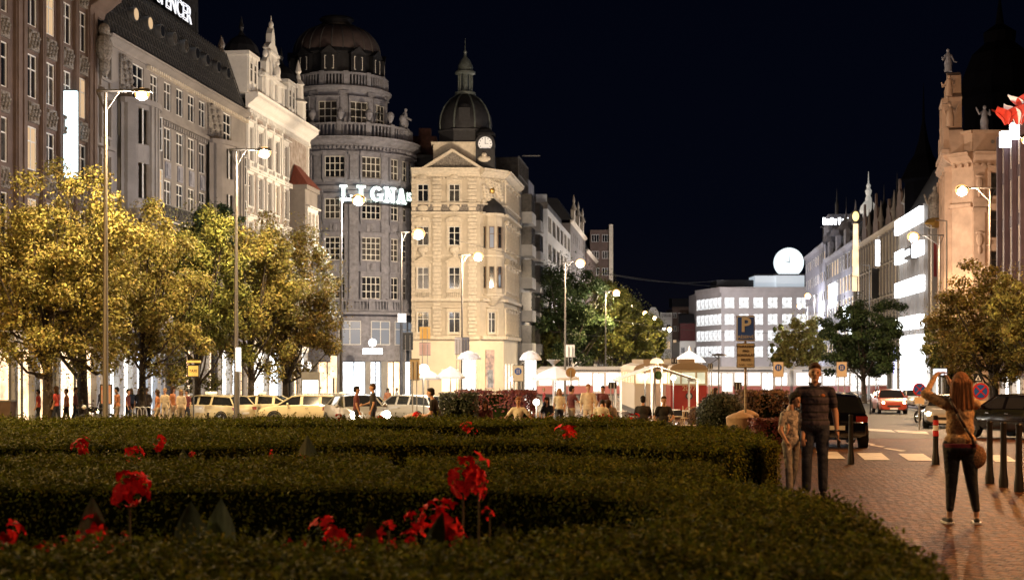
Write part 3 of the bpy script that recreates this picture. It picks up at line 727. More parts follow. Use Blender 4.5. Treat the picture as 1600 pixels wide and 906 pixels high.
# house C: pale ornate house with stepped gable
C = thing('gabled_house', (-20, 124, gz(124)), 'narrow pale ornate house with a tall scrolled gable between two dormers and a painted facade', 'building')
u0, u1 = LU(384.5), LU(480); cols = [LU(p) for p in (389, 405, 419, 431)]
facade(C, FB, u0, u1, 3.4, 22.3, cols+[LU(445)], [(7, 2.4, 1.25, 2, 2, 5), (10.7, 2.4, 1.25, 2, 2, 5), (14.4, 2.5, 1.3, 2, 2, 2), (18.1, 2.7, 1.3, 1, 2, 5, 'glassd')], 'mural', 'white', rnd=rnd, litp=.15)
mass(C, FB, u0, u1, gA-.5, 22.3, 12, 'sand')
for p in (385.5, 397, 412.5, 425, 438, 479): pilaster(C, FB, LU(p), .35, .22, 17.6, 22.1, 'white')
cornice(C, FB, u0, u1+.5, 22.3, 1.15, 'white'); dentils(C, FB, u0, u1, 21.85, .45, 'white', .35, .35); band(C, FB, u0, u1, 17.2, 17.6, .3, 'white'); band(C, FB, u0, u1, 13.4, 13.65, .2, 'white')
roof_slope(C, FB, u0, u1, 23.6, 3.5, 3, 'slate')
mid = LU(420); g_ = [(-3.2, 0), (3.2, 0), (3.2, 1.8), (2.6, 2.3), (2.2, 1.9), (2.1, 3.4), (1.5, 3.9), (1.15, 3.4), (1.1, 4.6), (1.5, 4.7), (1.0, 5.1), (.55, 5.3), (.45, 6.1), (0, 6.7)]
pts = g_+[(-x, z) for x, z in g_[2:-1]][::-1]
b = MB(); b.prism([FB.pt(mid+x, -.1, 23.5+z) for x, z in pts], None, FB.N*.5)
for x in (-2.7, -1.0, 1.0, 2.7): b.fbox(FB, mid+x-.14, mid+x+.14, .4, .58, 23.6, 25.6 if abs(x) > 2 else 27)
b.fbox(FB, mid-3.3, mid+3.3, .4, .65, 25.5, 25.75); b.fbox(FB, mid-1.4, mid+1.4, .4, .6, 27.8, 28)
for x, z in ((-3, 2.2), (3, 2.2), (-1.8, 4.1), (1.8, 4.1), (0, 6.9)): q = FB.pt(mid+x, .2, 23.5+z); b.sphere(q, .22, .22, .35, 8, 6); b.cyl(q, q+Vector((0, 0, .8)), .09, .01, 6)
b.build('gable', M['white'], C)
add_window(C, FB, mid, 24.0, 1.2, 1.4, 2, 2, 5, 'glassc', 'wframe', 'white', .42)
b = MB(); q = FB.pt(mid, .75, 26.4); b.sphere(q, .3, .3, .55, 8, 6); b.sphere(q+Vector((0, 0, .7)), .2, .2, .22, 8, 6); b.build('gable_statue', M['white'], C)
for p, s in ((388.5, 1.0), (449.5, 1.0)):
    mu = LU(p); b = MB(); b.fbox(FB, mu-1.3*s, mu+1.3*s, -1.5, .3, 23.4, 26.4); b.fbox(FB, mu-1.5*s, mu+1.5*s, -1.6, .5, 26.4, 26.7)
    for x in (-1.1, 0, 1.1): b.fbox(FB, mu+x-.14, mu+x+.14, .3, .42, 23.6, 26.4)
    b.build('dormer', M['white'], C)
    for x in (-.55, .55): add_window(C, FB, mu+x, 24.3, .7, 1.6, 1, 2, 0, 'glassd', 'wframe', 'white', .48)
    q = FB.pt(mu, -.6, 0); b = MB(); b.lathe([(1.5, 26.7), (1.3, 27.3), (.8, 27.9), (.3, 28.2), (.12, 28.6), (.2, 28.9), (.02, 29.8)], (q.x, q.y, 0), 12); b.build('dormer_cap', M['roofd'], C)
q = FB.pt(LU(466), 0, 0); b = MB(); b.lathe([(.7, 23.4), (.7, 25.4), (.85, 25.5), (.5, 25.8), (.45, 27), (.6, 27.1), (.25, 27.6), (.15, 28.1), (.3, 28.3), (.02, 29.4)], (q.x, q.y, 0), 8); b.build('corner_finial', M['white'], C)
q = FB.pt(LU(455), -3, 0); b = MB(); b.lathe([(.3, 26), (.3, 29.2), (.45, 29.4), (.25, 30), (.35, 30.3), (.02, 31.2)], (q.x-3.4, q.y, 0), 8); b.build('roof_finial', M['white'], C)
mu = LU(463); b = MB(); b.fbox(FB, mu-2.2, mu+2.2, 0, 1.4, 11.5, 17.6); b.fbox(FB, mu-2.3, mu+2.3, 0, 1.6, 17.2, 17.6)
b.prism([FB.pt(mu-1.9, .2, 11.5), FB.pt(mu+1.9, .2, 11.5), FB.pt(mu, .1, 9.6)], None, FB.N*.9); b.build('oriel', M['sand'], C)
for x in (-1.2, 0, 1.2): add_window(C, FB, mu+x, 12.6, .85, 2.6, 1, 2, 5, 'glassd', 'wframe', 'white', 1.42)
b = MB(); p = [FB.pt(mu-2.4, 1.7, 17.6), FB.pt(mu+2.4, 1.7, 17.6), FB.pt(mu+2.4, 0, 17.6), FB.pt(mu-2.4, 0, 17.6)]; t = [FB.pt(mu-1, .1, 19.6), FB.pt(mu+1, .1, 19.6)]
b.quad(p[0], p[1], t[1], t[0]); b.poly([p[1], p[2], t[1]]); b.poly([p[3], p[0], t[0]]); b.quad(p[2], p[3], t[0], t[1]); b.build('oriel_roof', M['tile'], C)
shopfront(C, FB, u0, u1, gA-.5, 3.4, 6, ['shop', 'shopc', 'shop', 'shopw'], M['white'])
# house D: round domed corner house
cx, cy = PX(530, 148), 155.0
D = thing('domed_rotunda_building', (cx, cy, gz(cy)), 'grey round corner building with tiers of balustrades under a big dark ribbed dome', 'building')
RD = Round((cx, cy), 7.2)
def ang(px, r): return math.asin(max(-1, min(1, (px-530)*cy/F/r)))*r
GD = -2.6
cols = [RD.r*R(a) for a in (-62, -33, -3.5, 27, 50, 63, 75, 92)]
ww = 2.1
holes = []
W_ = [ww, ww, ww, ww, 1.2, 1.2, 1.2, 1.2]
mb = MB(); rws = [(20.8, 2.2), (16.5, 2.1), (12.2, 2.4), (8.2, 2.3)]
for u, w_ in zip(cols, W_):
    for v, h in rws: holes.append((u-w_/2, u+w_/2, v, v+h))
wall(mb, RD, -RD.r*1.9, RD.r*1.9, 6.9, 24.2, holes); mb.build('wall', M['greys'], D)
for u, w_ in zip(cols, W_):
    for j, (v, h) in enumerate(rws):
        add_window(D, RD, u, v, w_, h, 4 if w_ > 2 else 2, 4 if j == 2 else 3, 5, ('glassd', 'glass', 'glassd', 'glass')[(int(u*3)+j) % 4], 'wframe', 'greyt')
for a in (-48, -18, 12, 39, 57, 69, 83):
    b = MB(); u = RD.r*R(a); q = RD.pt(u, .08, 0)
    if a in (-18, 12, 39): b.fbox(RD, u-.45, u+.45, -.02, .22, 8, 19.4); b.fbox(RD, u-.6, u+.6, 0, .4, 19.0, 19.4); b.fbox(RD, u-.4, u+.4, 0, .2, 20.6, 23.4); b.fbox(RD, u-.55, u+.55, 0, .32, 23.1, 23.5)
    else: b.lathe([(.34, 8), (.3, 18.6), (.5, 19.2), (.5, 19.4)], (q.x, q.y, 0), 10)
    b.build('pilaster', M['greyt'], D)
for j, z in enumerate((11.5, 15.6)):
    for u in cols[2:5]:
        b = MB(); q = RD.pt(u, .02, z); b.sphere(q, .3, .15, .42, 10, 8); b.fbox(RD, u-.5, u+.5, 0, .06, z-.5, z+.45); b.build('cartouche', M['greyt'], D)
band(D, RD, -13, 13, 6.5, 7.0, .5, 'greyt'); band(D, RD, -13, 13, 19.5, 19.9, .3, 'greyt'); band(D, RD, -13, 13, 20.35, 20.6, .12, 'greyt')
cornice(D, RD, -13, 13, 24.0, .95, 'greyt'); dentils(D, RD, -13, 13, 23.75, .42, 'greyt', .4, .25)
R1 = Round((cx, cy), 7.0); balustrade(D, R1, -12, 12, 25.0, 1.55, 'greyt', post=3.0, step=.42)
for a in (-50, -25, 1, 26, 48, 66):
    q = R1.pt(R1.r*R(a), -.1, 26.7); b = MB(); b.lathe([(.3, 0), (.12, .15), (.3, .5), (.42, .85), (.3, 1.2), (.08, 1.35)], q, 10); b.build('urn', M['greyt'], D)
q = R1.pt(R1.r*R(74), -.4, 26.6); b = MB(); b.sphere(q+Vector((0, 0, .6)), .5, .4, .7, 8, 6); b.sphere(q+Vector((.1, 0, 1.5)), .3, .3, .45, 8, 6); b.sphere(q+Vector((.2, 0, 2.1)), .18, .18, .22, 8, 6); b.cyl(q+Vector((0, 0, 1.4)), q+Vector((.8, 0, 1.0)), .15, .1, 6); b.build('statue_group', M['greyt'], D)
b = MB(); b.lathe([(7.25, 24.95), (4.2, 25.0)], (cx, cy, 0), 40); b.build('terrace', M['greyt'], D)
R2 = Round((cx-.8, cy), 5.15); c2 = [R2.r*R(a) for a in (-78, -42, -7, 30, 62)]
facade(D, R2, -R2.r*1.8, R2.r*1.8, 25.0, 30.5, c2, [(26.7, 2.4, 2.0, 3, 3, 5, 'glassd')], 'greys', 'greyt')
for a in (-60, -24, 12, 46, 78): pilaster(D, R2, R2.r*R(a), .8, .18, 25.2, 30.2, 'greyt')
cornice(D, R2, -9, 9, 30.1, .55, 'greyt'); balustrade(D, R2, -9, 9, 30.7, 1.5, 'greyt', post=2.6, step=.36)
R3 = Round((cx-1.1, cy), 4.65)
b = MB(); b.lathe([(4.65, 30.5), (4.6, 34.3), (4.9, 34.5), (4.75, 34.9)], (R3.c[0], cy, 0), 40); b.lathe([(5.1, 30.66), (4.6, 30.7)], (R3.c[0], cy, 0), 40); b.build('attic_drum', M['roofd'], D, smooth=40)
for a in (-74, -36, -2, 33, 64, 95):
    u = R3.r*R(a); b = MB(); b.fbox(R3, u-.75, u+.75, 0, .55, 32.1, 34.2)
    b.prism([R3.pt(u-.95, 0, 34.2), R3.pt(u+.95, 0, 34.2), R3.pt(u, 0, 34.95)], None, (R3.pt(u, .7, 0)-R3.pt(u, 0, 0))); b.build('dormer', M['roofd'], D)
    add_window(D, R3, u, 32.5, 1.0, 1.4, 2, 3, 0, 'glassd', 'wframe', 'greyt', .6)
b = MB(); pr = [(4.75*math.cos(t)**.75 if t < 1.5 else 2.0, 34.8+3.3*math.sin(t)) for t in [k*math.pi/24 for k in range(0, 11)]]
b.lathe(pr, (R3.c[0], cy, 0), 48); b.build('dome', mat('dull_copper_dome', (.075, .055, .055), .7, var=.4, vscale=1), D, smooth=50)
for k in range(24):
    a = 2*math.pi*k/24; b = MB()
    for (r0, z0), (r1, z1) in zip(pr, pr[1:]): b.cyl((R3.c[0]+r0*math.cos(a), cy+r0*math.sin(a), z0), (R3.c[0]+r1*math.cos(a), cy+r1*math.sin(a), z1), .06, .06, 4, False)
    b.build('dome_rib', M['dmetal'], D)
b = MB(); r_ = pr[-1][0]; z_ = pr[-1][1]; b.lathe([(r_+.3, z_-.1), (r_+.35, z_+.1), (1.6, z_+.2), (1.6, z_+.7), (1.9, z_+.8), (1.7, z_+1.0), (.2, z_+1.3)], (R3.c[0], cy, 0), 32); b.build('dome_crown', M['roofd'], D, smooth=30)
# lower floors
facade(D, RD, -13, 13, 2.6, 6.5, [R(a)*7.2 for a in (-50, -20, 9, 36, 60, 80)], [(3.4, 2.5, 2.3, 2, 2, 0, 'glassc')], 'greyt', 'greyt')
balustrade(D, Round((cx, cy), 8.0), -3.0, 12.0, 6.9, 1.2, 'greyt', post=2.2, step=.36); b = MB(); b.fbox(RD, -4, 12.5, 0, 1.1, 6.55, 6.85); b.build('balcony_slab', M['greyt'], D)
shopfront(D, RD, -13, 13, GD, 2.6, 9, ['shopc', 'shop', 'shopc', 'shopw'], M['greyt'])
# low wing joining rotunda to the neighbour
b = MB(); b.box(cx-14, cx, cy+3, cy+16, GD, 23.5); b.box(cx+1, cx+6.2, cy+5, cy+16, GD, 23.5); b.build('rear_block', M['greys'], D)
b = MB(); b.box(cx+6.5, cx+9.3, cy+9, cy+12, 20, 27.6); b.box(cx+7.2, cx+8.6, cy+9.5, cy+11, 27.6, 28.6); b.build('chimney', mat('chimney_brick', (.12, .05, .035), .9, var=.4), D)
L_ = thing('curved_letter_sign', tuple(RD.pt(4, .8, 18.5)), 'glowing white slab letters on a dark curved band of the round building', 'sign')
b = MB(); b.fbox(RD, RD.r*R(58), RD.r*R(100), .5, .56, 18.2, 19.9); b.fbox(RD, RD.r*R(3), RD.r*R(100), .1, .7, 18.0, 18.12); b.build('sign_band', M['black'], L_)
lm = glow('letter_glow', (.80, 1, .92), 2.6)
SER = dict(L=([(.22, .44, 0, 1), (.08, .58, .86, 1), (.08, .92, 0, .15), (.78, .92, 0, .36)], []), I=([(.36, .62, 0, 1), (.18, .80, .86, 1), (.18, .80, 0, .14)], []),
 N=([(.14, .30, 0, 1), (.70, .84, 0, 1), (.02, .36, .87, 1), (.58, .98, .87, 1), (.02, .44, 0, .13)], [[(.12, 1), (.34, 1), (.86, 0), (.64, 0)]]), A=([(.0, .34, 0, .13), (.60, 1, 0, .13), (.26, .7, .30, .42)], [[(.10, 0), (.26, 0), (.52, 1), (.40, 1)], [(.66, 0), (.92, 0), (.62, 1), (.40, 1)]]),
 G=([], [[(.5+.46*math.cos(a), .5+.5*math.sin(a)) for a in [R(40+k*26) for k in range(11)]]+[(.5+.22*math.cos(a), .5+.32*math.sin(a)) for a in [R(300-k*26) for k in range(11)]]]))
SER['G'][0].extend([(.56, 1.0, .40, .52), (.72, .92, .06, .5)])
for ch, px in (('L', 542), ('I', 565), ('G', 588), ('N', 607.5), ('A', 624)):
    u = RD.r*math.asin((px-530)*(cy-6)/F/(RD.r+.7)); w_ = 1.55; h_ = 1.6; z = 18.3; b = MB(); N_ = RD.pt(u, 1, 0)-RD.pt(u, 0, 0); T_ = Vector((-N_.y, N_.x, 0)); o_ = RD.pt(u, .62, z)
    if T_.x < 0: T_ = -T_
    for x0, x1, z0, z1 in SER[ch][0]: b.prism([o_+T_*((x-.5)*w_)+Vector((0, 0, zz*h_)) for x, zz in ((x0, z0), (x1, z0), (x1, z1), (x0, z1))], None, N_*.14)
    for pl in SER[ch][1]: b.prism([o_+T_*((x-.5)*w_)+Vector((0, 0, zz*h_)) for x, zz in pl], None, N_*.137)
    b.build('letter', lm, L_)
for ch, px in (('I', 632.5), ('S', 636)):
    u = RD.r*math.asin((px-530)*(cy-6)/F/(RD.r+.7)); text(L_, ch, 1.3, RD.pt(u, .7, 19.1), RD.rot(u), lm, 'letter', .03)
# house E: cream clock tower house
yE = 150.0; X0, X1 = PX(643, yE), PX(750, yE)
E = thing('clock_tower_house', (X0+3, yE, gz(yE)), 'cream ornate corner house floodlit yellow with a dark ribbed dome, clock and lantern spire', 'building')
FE = Flat((X0, yE), to=(X1, yE)); Xc, Yc = PX(787, 152.5), 152.5; FC = Flat((X1, yE), to=(Xc, Yc)); Xs, Ys = Xc+AX*13.5, Yc+13.5; FS = Flat((Xc, Yc), to=(Xs, Ys))
def pu(px): return PX(px, yE)-X0
cE = [pu(661), pu(710)]; rows = [(4.7, 2.2, 1.2, 2, 2, 5), (9.3, 2.3, 1.2, 2, 2, 3), (13.9, 2.0, 1.2, 2, 2, 4), (18.5, 1.85, 1.15, 2, 2, 2)]
facade(E, FE, 0, FE.L, 4.0, 22.0, cE, rows, 'cream', 'creamt', 'wframe', random.Random(3), 0)
facade(E, FC, 0, FC.L, 4.0, 22.0, [FC.L*.5], rows[:3], 'cream', 'creamt', 'wframe', random.Random(4), 0)
facade(E, FS, 0, FS.L, 4.0, 22.0, [FS.L*k for k in (.12, .31, .5, .69, .88)], rows, 'cream', 'creamt', 'wframe', random.Random(5), .1)
b = MB(); bot = [(X0, yE+.5), (X1, yE+.5), (Xc-.4, Yc+.4), (Xs-.5, Ys), (X0, Ys)]; b.prism([(x, y, -2.6) for x, y in bot], None, (0, 0, 24.6))
for fr_ in (FE, FC, FS): b.quad(fr_.pt(0, 0, 22), fr_.pt(fr_.L, 0, 22), fr_.pt(fr_.L, -.6, 22), fr_.pt(0, -.6, 22))
b.quad(FS.pt(FS.L, 0, -2.6), FS.pt(FS.L, -.6, -2.6), FS.pt(FS.L, -.6, 22), FS.pt(FS.L, 0, 22)); b.quad(FE.pt(0, 0, -2.6), FE.pt(0, -.6, -2.6), FE.pt(0, -.6, 22), FE.pt(0, 0, 22)); b.build('rear_block', M['cream'], E)
for fr_ in (FE, FC, FS):
    cornice(E, fr_, 0, fr_.L, 21.1, .85, 'creamt'); dentils(E, fr_, 0, fr_.L, 20.85, .36, 'creamt', .3, .22)
    band(E, fr_, 0, fr_.L, 17.4, 18.2, .1, 'relief', 'frieze'); band(E, fr_, 0, fr_.L, 17.15, 17.4, .5); band(E, fr_, 0, fr_.L, 18.2, 18.35, .4)
    band(E, fr_, 0, fr_.L, 8.0, 8.3, .5); band(E, fr_, 0, fr_.L, 4.0, 4.35, .4); band(E, fr_, 0, fr_.L, 12.75, 12.9, .12)
    for k in range(int(fr_.L/.5)):
        pass
for p, w_ in ((646.5, .5), (683, .95), (738, .95)): quoins(E, FE, pu(p), w_, 4.4, 21)
quoins(E, FS, FS.L-.35, .6, 4.4, 21)
for z0, z1 in ((4.4, 8), (8.3, 12.7)):
    b = MB()
    for k in range(int((z1-z0)/.42)):
        z = z0+k*.42
        for a, c in ((.25, cE[0]-.85), (cE[0]+.85, pu(675)), (pu(691), cE[1]-.85), (cE[1]+.85, pu(730))):
            if c > a: b.fbox(FE, a, c, -.02, .05, z+.02, z+.4)
    b.build('banded_masonry', M['cream'], E)
for u in cE:
    b = MB(); b.fbox(FE, u-.85, u+.85, 0, .34, 8.3, 8.42); b.fbox(FE, u-.85, u+.85, 0, .34, 8.92, 9.08)
    for k in range(8): q = FE.pt(u-.7+k*.2, .22, 8.42); b.lathe([(.05, 0), (.075, .18), (.045, .5)], q, 6)
    b.build('window_balustrade', M['creamt'], E)
    b = MB(); q = FE.pt(u, .25, 13.4); b.sphere(q, .55, .22, .4, 10, 6); b.sphere(q+Vector((0, 0, -.4)), .25, .18, .3, 8, 6); b.build('console_carving', M['creamt'], E)
    b = MB(); q = FE.pt(u, .1, 17.8); b.sphere(q, .55, .12, .36, 12, 6); b.sphere(FE.pt(u, .2, 21.0), .5, .2, .4, 10, 6)
    for s in (-1, 1): b.sphere(FE.pt(u+s*.6, .15, 20.95), .3, .15, .22, 8, 6)
    b.build('relief_carving', M['creamt'], E)
# corner oriel, three storeys, dark domelet
oc = FC.pt(FC.L*.5, 0, 0); b = MB(); b.lathe([(.3, 7.6), (1.15, 8.4), (1.2, 8.6)], (oc.x, oc.y-.1, 0), 8, 0, 2*math.pi); b.build('oriel_console', M['creamt'], E)
b = MB()
for k in range(8):
    a0, a1 = math.pi*2*k/8+math.pi/8, math.pi*2*(k+1)/8+math.pi/8
    if math.sin((a0+a1)/2) > .3: continue
    b.quad(*[(oc.x+1.15*math.cos(a), oc.y-.1+1.15*math.sin(a), z) for a, z in ((a0, 8.6), (a1, 8.6), (a1, 17.2), (a0, 17.2))])
b.build('corner_oriel', M['cream'], E)
for z in (8.5, 12.6, 17.0):
    b = MB(); b.lathe([(1.15, z), (1.35, z+.08), (1.38, z+.3), (1.15, z+.36)], (oc.x, oc.y-.1, 0), 8, math.pi/8, 2*math.pi+math.pi/8); b.build('oriel_moulding', M['creamt'], E)
for k in range(8):
    a = math.pi*2*k/8+math.pi/4-math.pi/4
    if math.sin(a) > .2: continue
    fo = Flat((oc.x+1.07*math.cos(a), oc.y-.1+1.07*math.sin(a)), a+math.pi/2)
    for z in (9.4, 13.6): 
        o = add_window(E, fo, 0, z, .55, 2.3, 1, 2, 0, 'glassc' if (z > 13 and abs(a-math.pi*1.5) < .1) else 'glass', 'wframed', 'creamt', .2)
b = MB(); b.lathe([(1.45, 17.3), (1.35, 17.8), (1.0, 18.3), (.5, 18.7), (.2, 19.0), (.12, 19.4)], (oc.x, oc.y-.1, 0), 16); b.build('oriel_dome', M['slate'], E, smooth=50)
b = MB(); b.sphere((oc.x, oc.y-.1, 19.8), .32, .32, .42, 10, 8); b.build('gilt_finial', mat('old_gold', (.45, .28, .08), .35, metal=.8), E)
b = MB()
for k in range(34): b.sphere(FC.pt(FC.L*(.12+.76*((k*37) % 31)/30), .12, 18.6+2.3*((k*53) % 29)/28), .24, .15, .2, 6, 5)
b.build('figure_relief', M['creamt'], E)
# pediment, attic
b = MB(); a, c = pu(662), pu(752); m_ = (a+c)/2; b.prism([FE.pt(a, .1, 22.0), FE.pt(c, .1, 22.0), FE.pt(m_, .1, 23.75)], None, FE.N*-.4); b.build('pediment', M['relief'], E)
b = MB()
for s in (-1, 1):
    e_ = a-.2 if s < 0 else c+.2
    b.prism([FE.pt(e_, .75, 21.98), FE.pt(e_-s*.5, .75, 21.98), FE.pt(m_, .75, 23.7), FE.pt(m_, .75, 24.0)], None, FE.N*-1.2)
b.build('pediment_moulding', M['creamt'], E)
b = MB(); b.box(PX(677, 151), PX(764, 151), 151, 157, 22, 24.7); b.box(PX(675, 151)-.1, PX(766, 151), 150.9, 157.2, 24.7, 24.95); b.build('attic_block', M['creamt'], E)
roofE = MB(); roofE.box(X0, Xc-1, 158, Ys, 22, 24.6); roofE.build('roof', M['slate'], E)
dx, dy = PX(727, 154), 154.0; b = MB()
b.lathe([(3.0, 24.9), (3.0, 26.2), (3.15, 26.4), (2.9, 26.6)], (dx, dy, 0), 8, math.pi/8, 2*math.pi+math.pi/8); b.build('dome_drum', M['slate'], E)
prE = [(2.85, 26.5), (2.9, 27.3), (2.75, 28.2), (2.35, 29.1), (1.75, 29.85), (1.05, 30.35), (.75, 30.5)]
b = MB(); b.lathe(prE, (dx, dy, 0), 32); b.build('dome', M['slate'], E, smooth=60)
for k in range(8):
    a = math.pi*2*k/8+math.pi/8; b = MB()
    for (r0, z0), (r1, z1) in zip(prE, prE[1:]): b.cyl((dx+r0*math.cos(a), dy+r0*math.sin(a), z0), (dx+r1*math.cos(a), dy+r1*math.sin(a), z1), .1, .1, 6, False)
    b.build('dome_rib', mat('verdigris_copper', (.15, .175, .17), .5, metal=.4, var=.4, vscale=4), E)
b = MB(); b.fbox(Flat((dx-.7, dy-2.75), 0), .1, 1.3, -.6, .3, 27.2, 28.6); b.lathe([(.7, 0), (.5, .35), (.1, .5)], (dx, dy-2.75, 28.6), 12); b.build('dome_dormer', M['slate'], E)
CU = M['cu'] = MATS['verdigris_copper']
b = MB(); b.lathe([(1.15, 30.4), (1.15, 30.7), (.9, 30.8)], (dx, dy, 0), 16)
for k in range(8): a = k*math.pi/4; b.cyl((dx+.72*math.cos(a), dy+.72*math.sin(a), 30.8), (dx+.72*math.cos(a), dy+.72*math.sin(a), 32.7), .1, .1, 6)
b.cyl((dx, dy, 30.8), (dx, dy, 32.7), .35, .35, 8)
b.lathe([(.7, 32.6), (1.1, 32.75), (1.1, 32.95), (.85, 33.1), (.8, 33.6), (.55, 34.2), (.2, 34.6), (.12, 34.9), (.2, 35.1), (.06, 35.4), (.02, 36.6)], (dx, dy, 0), 16); b.build('lantern_spire', CU, E, smooth=40)
kx, ky = PX(758, 150.6), 150.6; b = MB(); b.box(kx-1.0, kx+1.0, ky, ky+2, 21.9, 24.2); b.cyl((kx, ky+.2, 24.75), (kx, ky+1.8, 24.75), 1.05, 1.05, 24); b.box(kx-1.0, kx+1.0, ky+.25, ky+1.8, 24.1, 24.75)
b.build('clock_housing', M['slate'], E); b = MB(); b.lathe([(1.15, 25.6), (1.05, 25.9), (.7, 26.3), (.15, 26.6)], (kx, ky+1, 0), 16); b.build('clock_cap', M['slate'], E)
b = MB(); b.cyl((kx, ky+.12, 24.72), (kx, ky+.2, 24.72), .74, .74, 32); b.build('clock_face', mat('clock_enamel', (.75, .75, .72), .4, emis=(.9, .95, 1), estr=.25), E)
b = MB()
for k in range(12): a = k*math.pi/6; b.box(kx+.6*math.sin(a)-.035, kx+.6*math.sin(a)+.035, ky+.09, ky+.115, 24.72+.6*math.cos(a)-.06, 24.72+.6*math.cos(a)+.06)
b.prism([(kx-.03, ky+.08, 24.7), (kx+.03, ky+.08, 24.7), (kx+.02, ky+.08, 25.25), (kx-.02, ky+.08, 25.25)], None, (0, .02, 0)); b.prism([(kx, ky+.08, 24.75), (kx, ky+.08, 24.69), (kx+.42, ky+.08, 24.7)], None, (0, .02, 0))
b.build('clock_hand', M['black'], E)
b = MB(); b.sphere((kx-.1, ky-.1, 23.1), .7, .3, .35, 10, 6); b.sphere((kx-.1, ky-.15, 23.5), .3, .25, .25, 8, 6); b.build('clock_relief', M['creamt'], E)
# ground floor of E: pale lit plaster front with showcase openings
b = MB(); hl = [(pu(690), pu(716), -1.5, .9), (pu(726), pu(742), -2.2, 1.2)]
PL = mat('pale_shop_plaster', (.72, .64, .50), .8, var=.1, vscale=.7)
wall(b, FE, 0, FE.L, -2.5, 4.0, hl); wall(b, FC, 0, FC.L, -2.5, 4.0, []); wall(b, FS, 0, FS.L, -2.5, 4.0, [(FS.L*k, FS.L*k+1.7, -2.2, 1.4) for k in (.08, .3, .52, .74)]); b.build('ground_floor_wall', PL, E)
for a, c, z0, z1 in hl: b = MB(); b.fbox(FE, a, c, -.3, -.22, z0, z1); b.build('shop_window', M['shopw'], E)
for k in (.08, .3, .52, .74): b = MB(); b.fbox(FS, FS.L*k, FS.L*k+1.7, -.3, -.22, -2.2, 1.4); b.build('shop_window', M['shop'], E)
PO = thing('fashion_poster', (PX(765, 150), 150.4, 0), 'tall poster of a standing figure in pale clothes on the lit corner wall', 'poster')
b = MB(); b.fbox(FC, .75, 2.0, .08, .14, -1.2, 2.9); b.build('poster_board', mat('poster_pink', (.6, .42, .36), .5, var=.6, vscale=1.3, col2=(.12, .12, .16)), PO)
b = MB(); b.fbox(FC, .95, 1.8, .145, .15, -1.1, .8); b.build('poster_print', mat('poster_grey', (.3, .32, .38), .5, var=.7, vscale=3), PO)
# modern grey slab beyond E
def simple_block(name, label, cat, fr, L, zb, zt, nf, nc, wm, tm='conc', wn=(2, 1), ww=1.6, hh=1.7, panes=('glass', 'glassd'), depth=14, fin=False, roof=None, z0=None, litp=.08, cn_=.5, corn=True, seed=1, deco=0, shop=True):
    q = fr.pt(L/2, 0, 0); T_ = thing(name, (q.x, q.y, gz(q.y)), label, cat); rd = random.Random(seed)
    zf = z0 if z0 is not None else zb+5; ph = (zt-zf)/nf
    cols = [L*(k+.5)/nc for k in range(nc)]
    facade(T_, fr, 0, L, zf, zt, cols, [(zf+ph*j+(ph-hh)/2, hh, ww, wn[0], wn[1], deco) for j in range(nf)], wm, tm, rnd=rd, litp=litp)
    mass(T_, fr, 0, L, zb, zt, depth, wm)
    if corn: cornice(T_, fr, 0, L, zt, cn_, tm)
    if shop: shopfront(T_, fr, 0, L, zb, zf, max(1, int(L/3.2)), ['shop', 'shopw', 'shopc'], M[tm])
    if roof: roof_slope(T_, fr, 0, L, zt+cn_*1.05, roof, roof*.6, 'slate', 0, 'roof', depth*.4)
    return T_
FG = Flat((Xs+.35, Ys+.3), to=(Xs+.35+AX*20, Ys+20.3))
Gm = simple_block('modern_office', 'grey modern slab with stacked bay windows and glass top storeys behind the clock house', 'building', FG, FG.L, -2.7, 21.5, 5, 4, 'conc', 'conc', (2, 1), 3.6, 1.9, seed=4, litp=.0, corn=False)
for k in (0, 2):
    for j in range(5):
        zf = 2.3+j*3.84; a = FG.L*k/4; b = MB(); b.fbox(FG, a+.4, a+FG.L/4-.3, 0, 1.3, zf+.2, zf+1.5); b.build('bay_parapet', M['conc'], Gm)
        b = MB(); b.fbox(FG, a+.45, a+FG.L/4-.35, .02, 1.2, zf+1.5, zf+3.6); b.build('bay_glazing', M['glassd'], Gm)
b = MB(); b.fbox(FG, .5, FG.L*.55, -5, -.4, 21.5, 25.6); b.build('penthouse_glazing', M['glassd'], Gm)
b = MB()
for k in range(8): u = .5+(FG.L*.55-.5)*k/7; b.fbox(FG, u-.06, u+.06, -.38, -.28, 21.5, 25.6)
for z in (21.5, 23.5, 25.6): b.fbox(FG, .5, FG.L*.55, -.38, -.26, z, z+.12)
b.box(Xs+.5, Xs+2.6, Ys+.2, Ys+.3, 25.6, 25.7); b.build('glazing_bar', M['dmetal'], Gm)
b = MB(); b.fbox(FG, FG.L*.6, FG.L, -6, -.5, 21.5, 24.6); b.build('roof_room', M['greys'], Gm)
# white corner house with blue curtained bands
FH0 = Flat((PX(833, 190), 190), to=(PX(856, 190), 190)); FH = Flat((PX(856, 190), 190), to=(PX(856, 190)+AX*40, 230))
H = simple_block('white_corner_house', 'pale blue-white corner house with dark ribbon windows above the tree', 'building', FH, FH.L, -3, 22, 5, 6, 'white', 'white', (2, 1), 5.2, 2.3, z0=3.5, corn=False, seed=9, litp=0)
b = MB(); b.box(PX(833, 190), PX(856, 190), 190, 200, -3, 22); b.box(PX(838, 190), PX(856, 190)-.02, 194, 204, 22, 24.4); b.build('end_wall', mat('cool_white_render', (.58, .62, .68), .8, var=.15), H)
b = MB(); b.fbox(FH, 0, FH.L*.6, -.2, -.15, 22, 22.9); b.fbox(FH0, .3, FH0.L, -.2, -.15, 22, 22.9); b.build('roof_railing', M['dmetal'], H)
b = MB(); b.fbox(FH, 2, FH.L*.7, -6, -2.5, 22, 24.8); b.build('roof_room', M['white'], H)
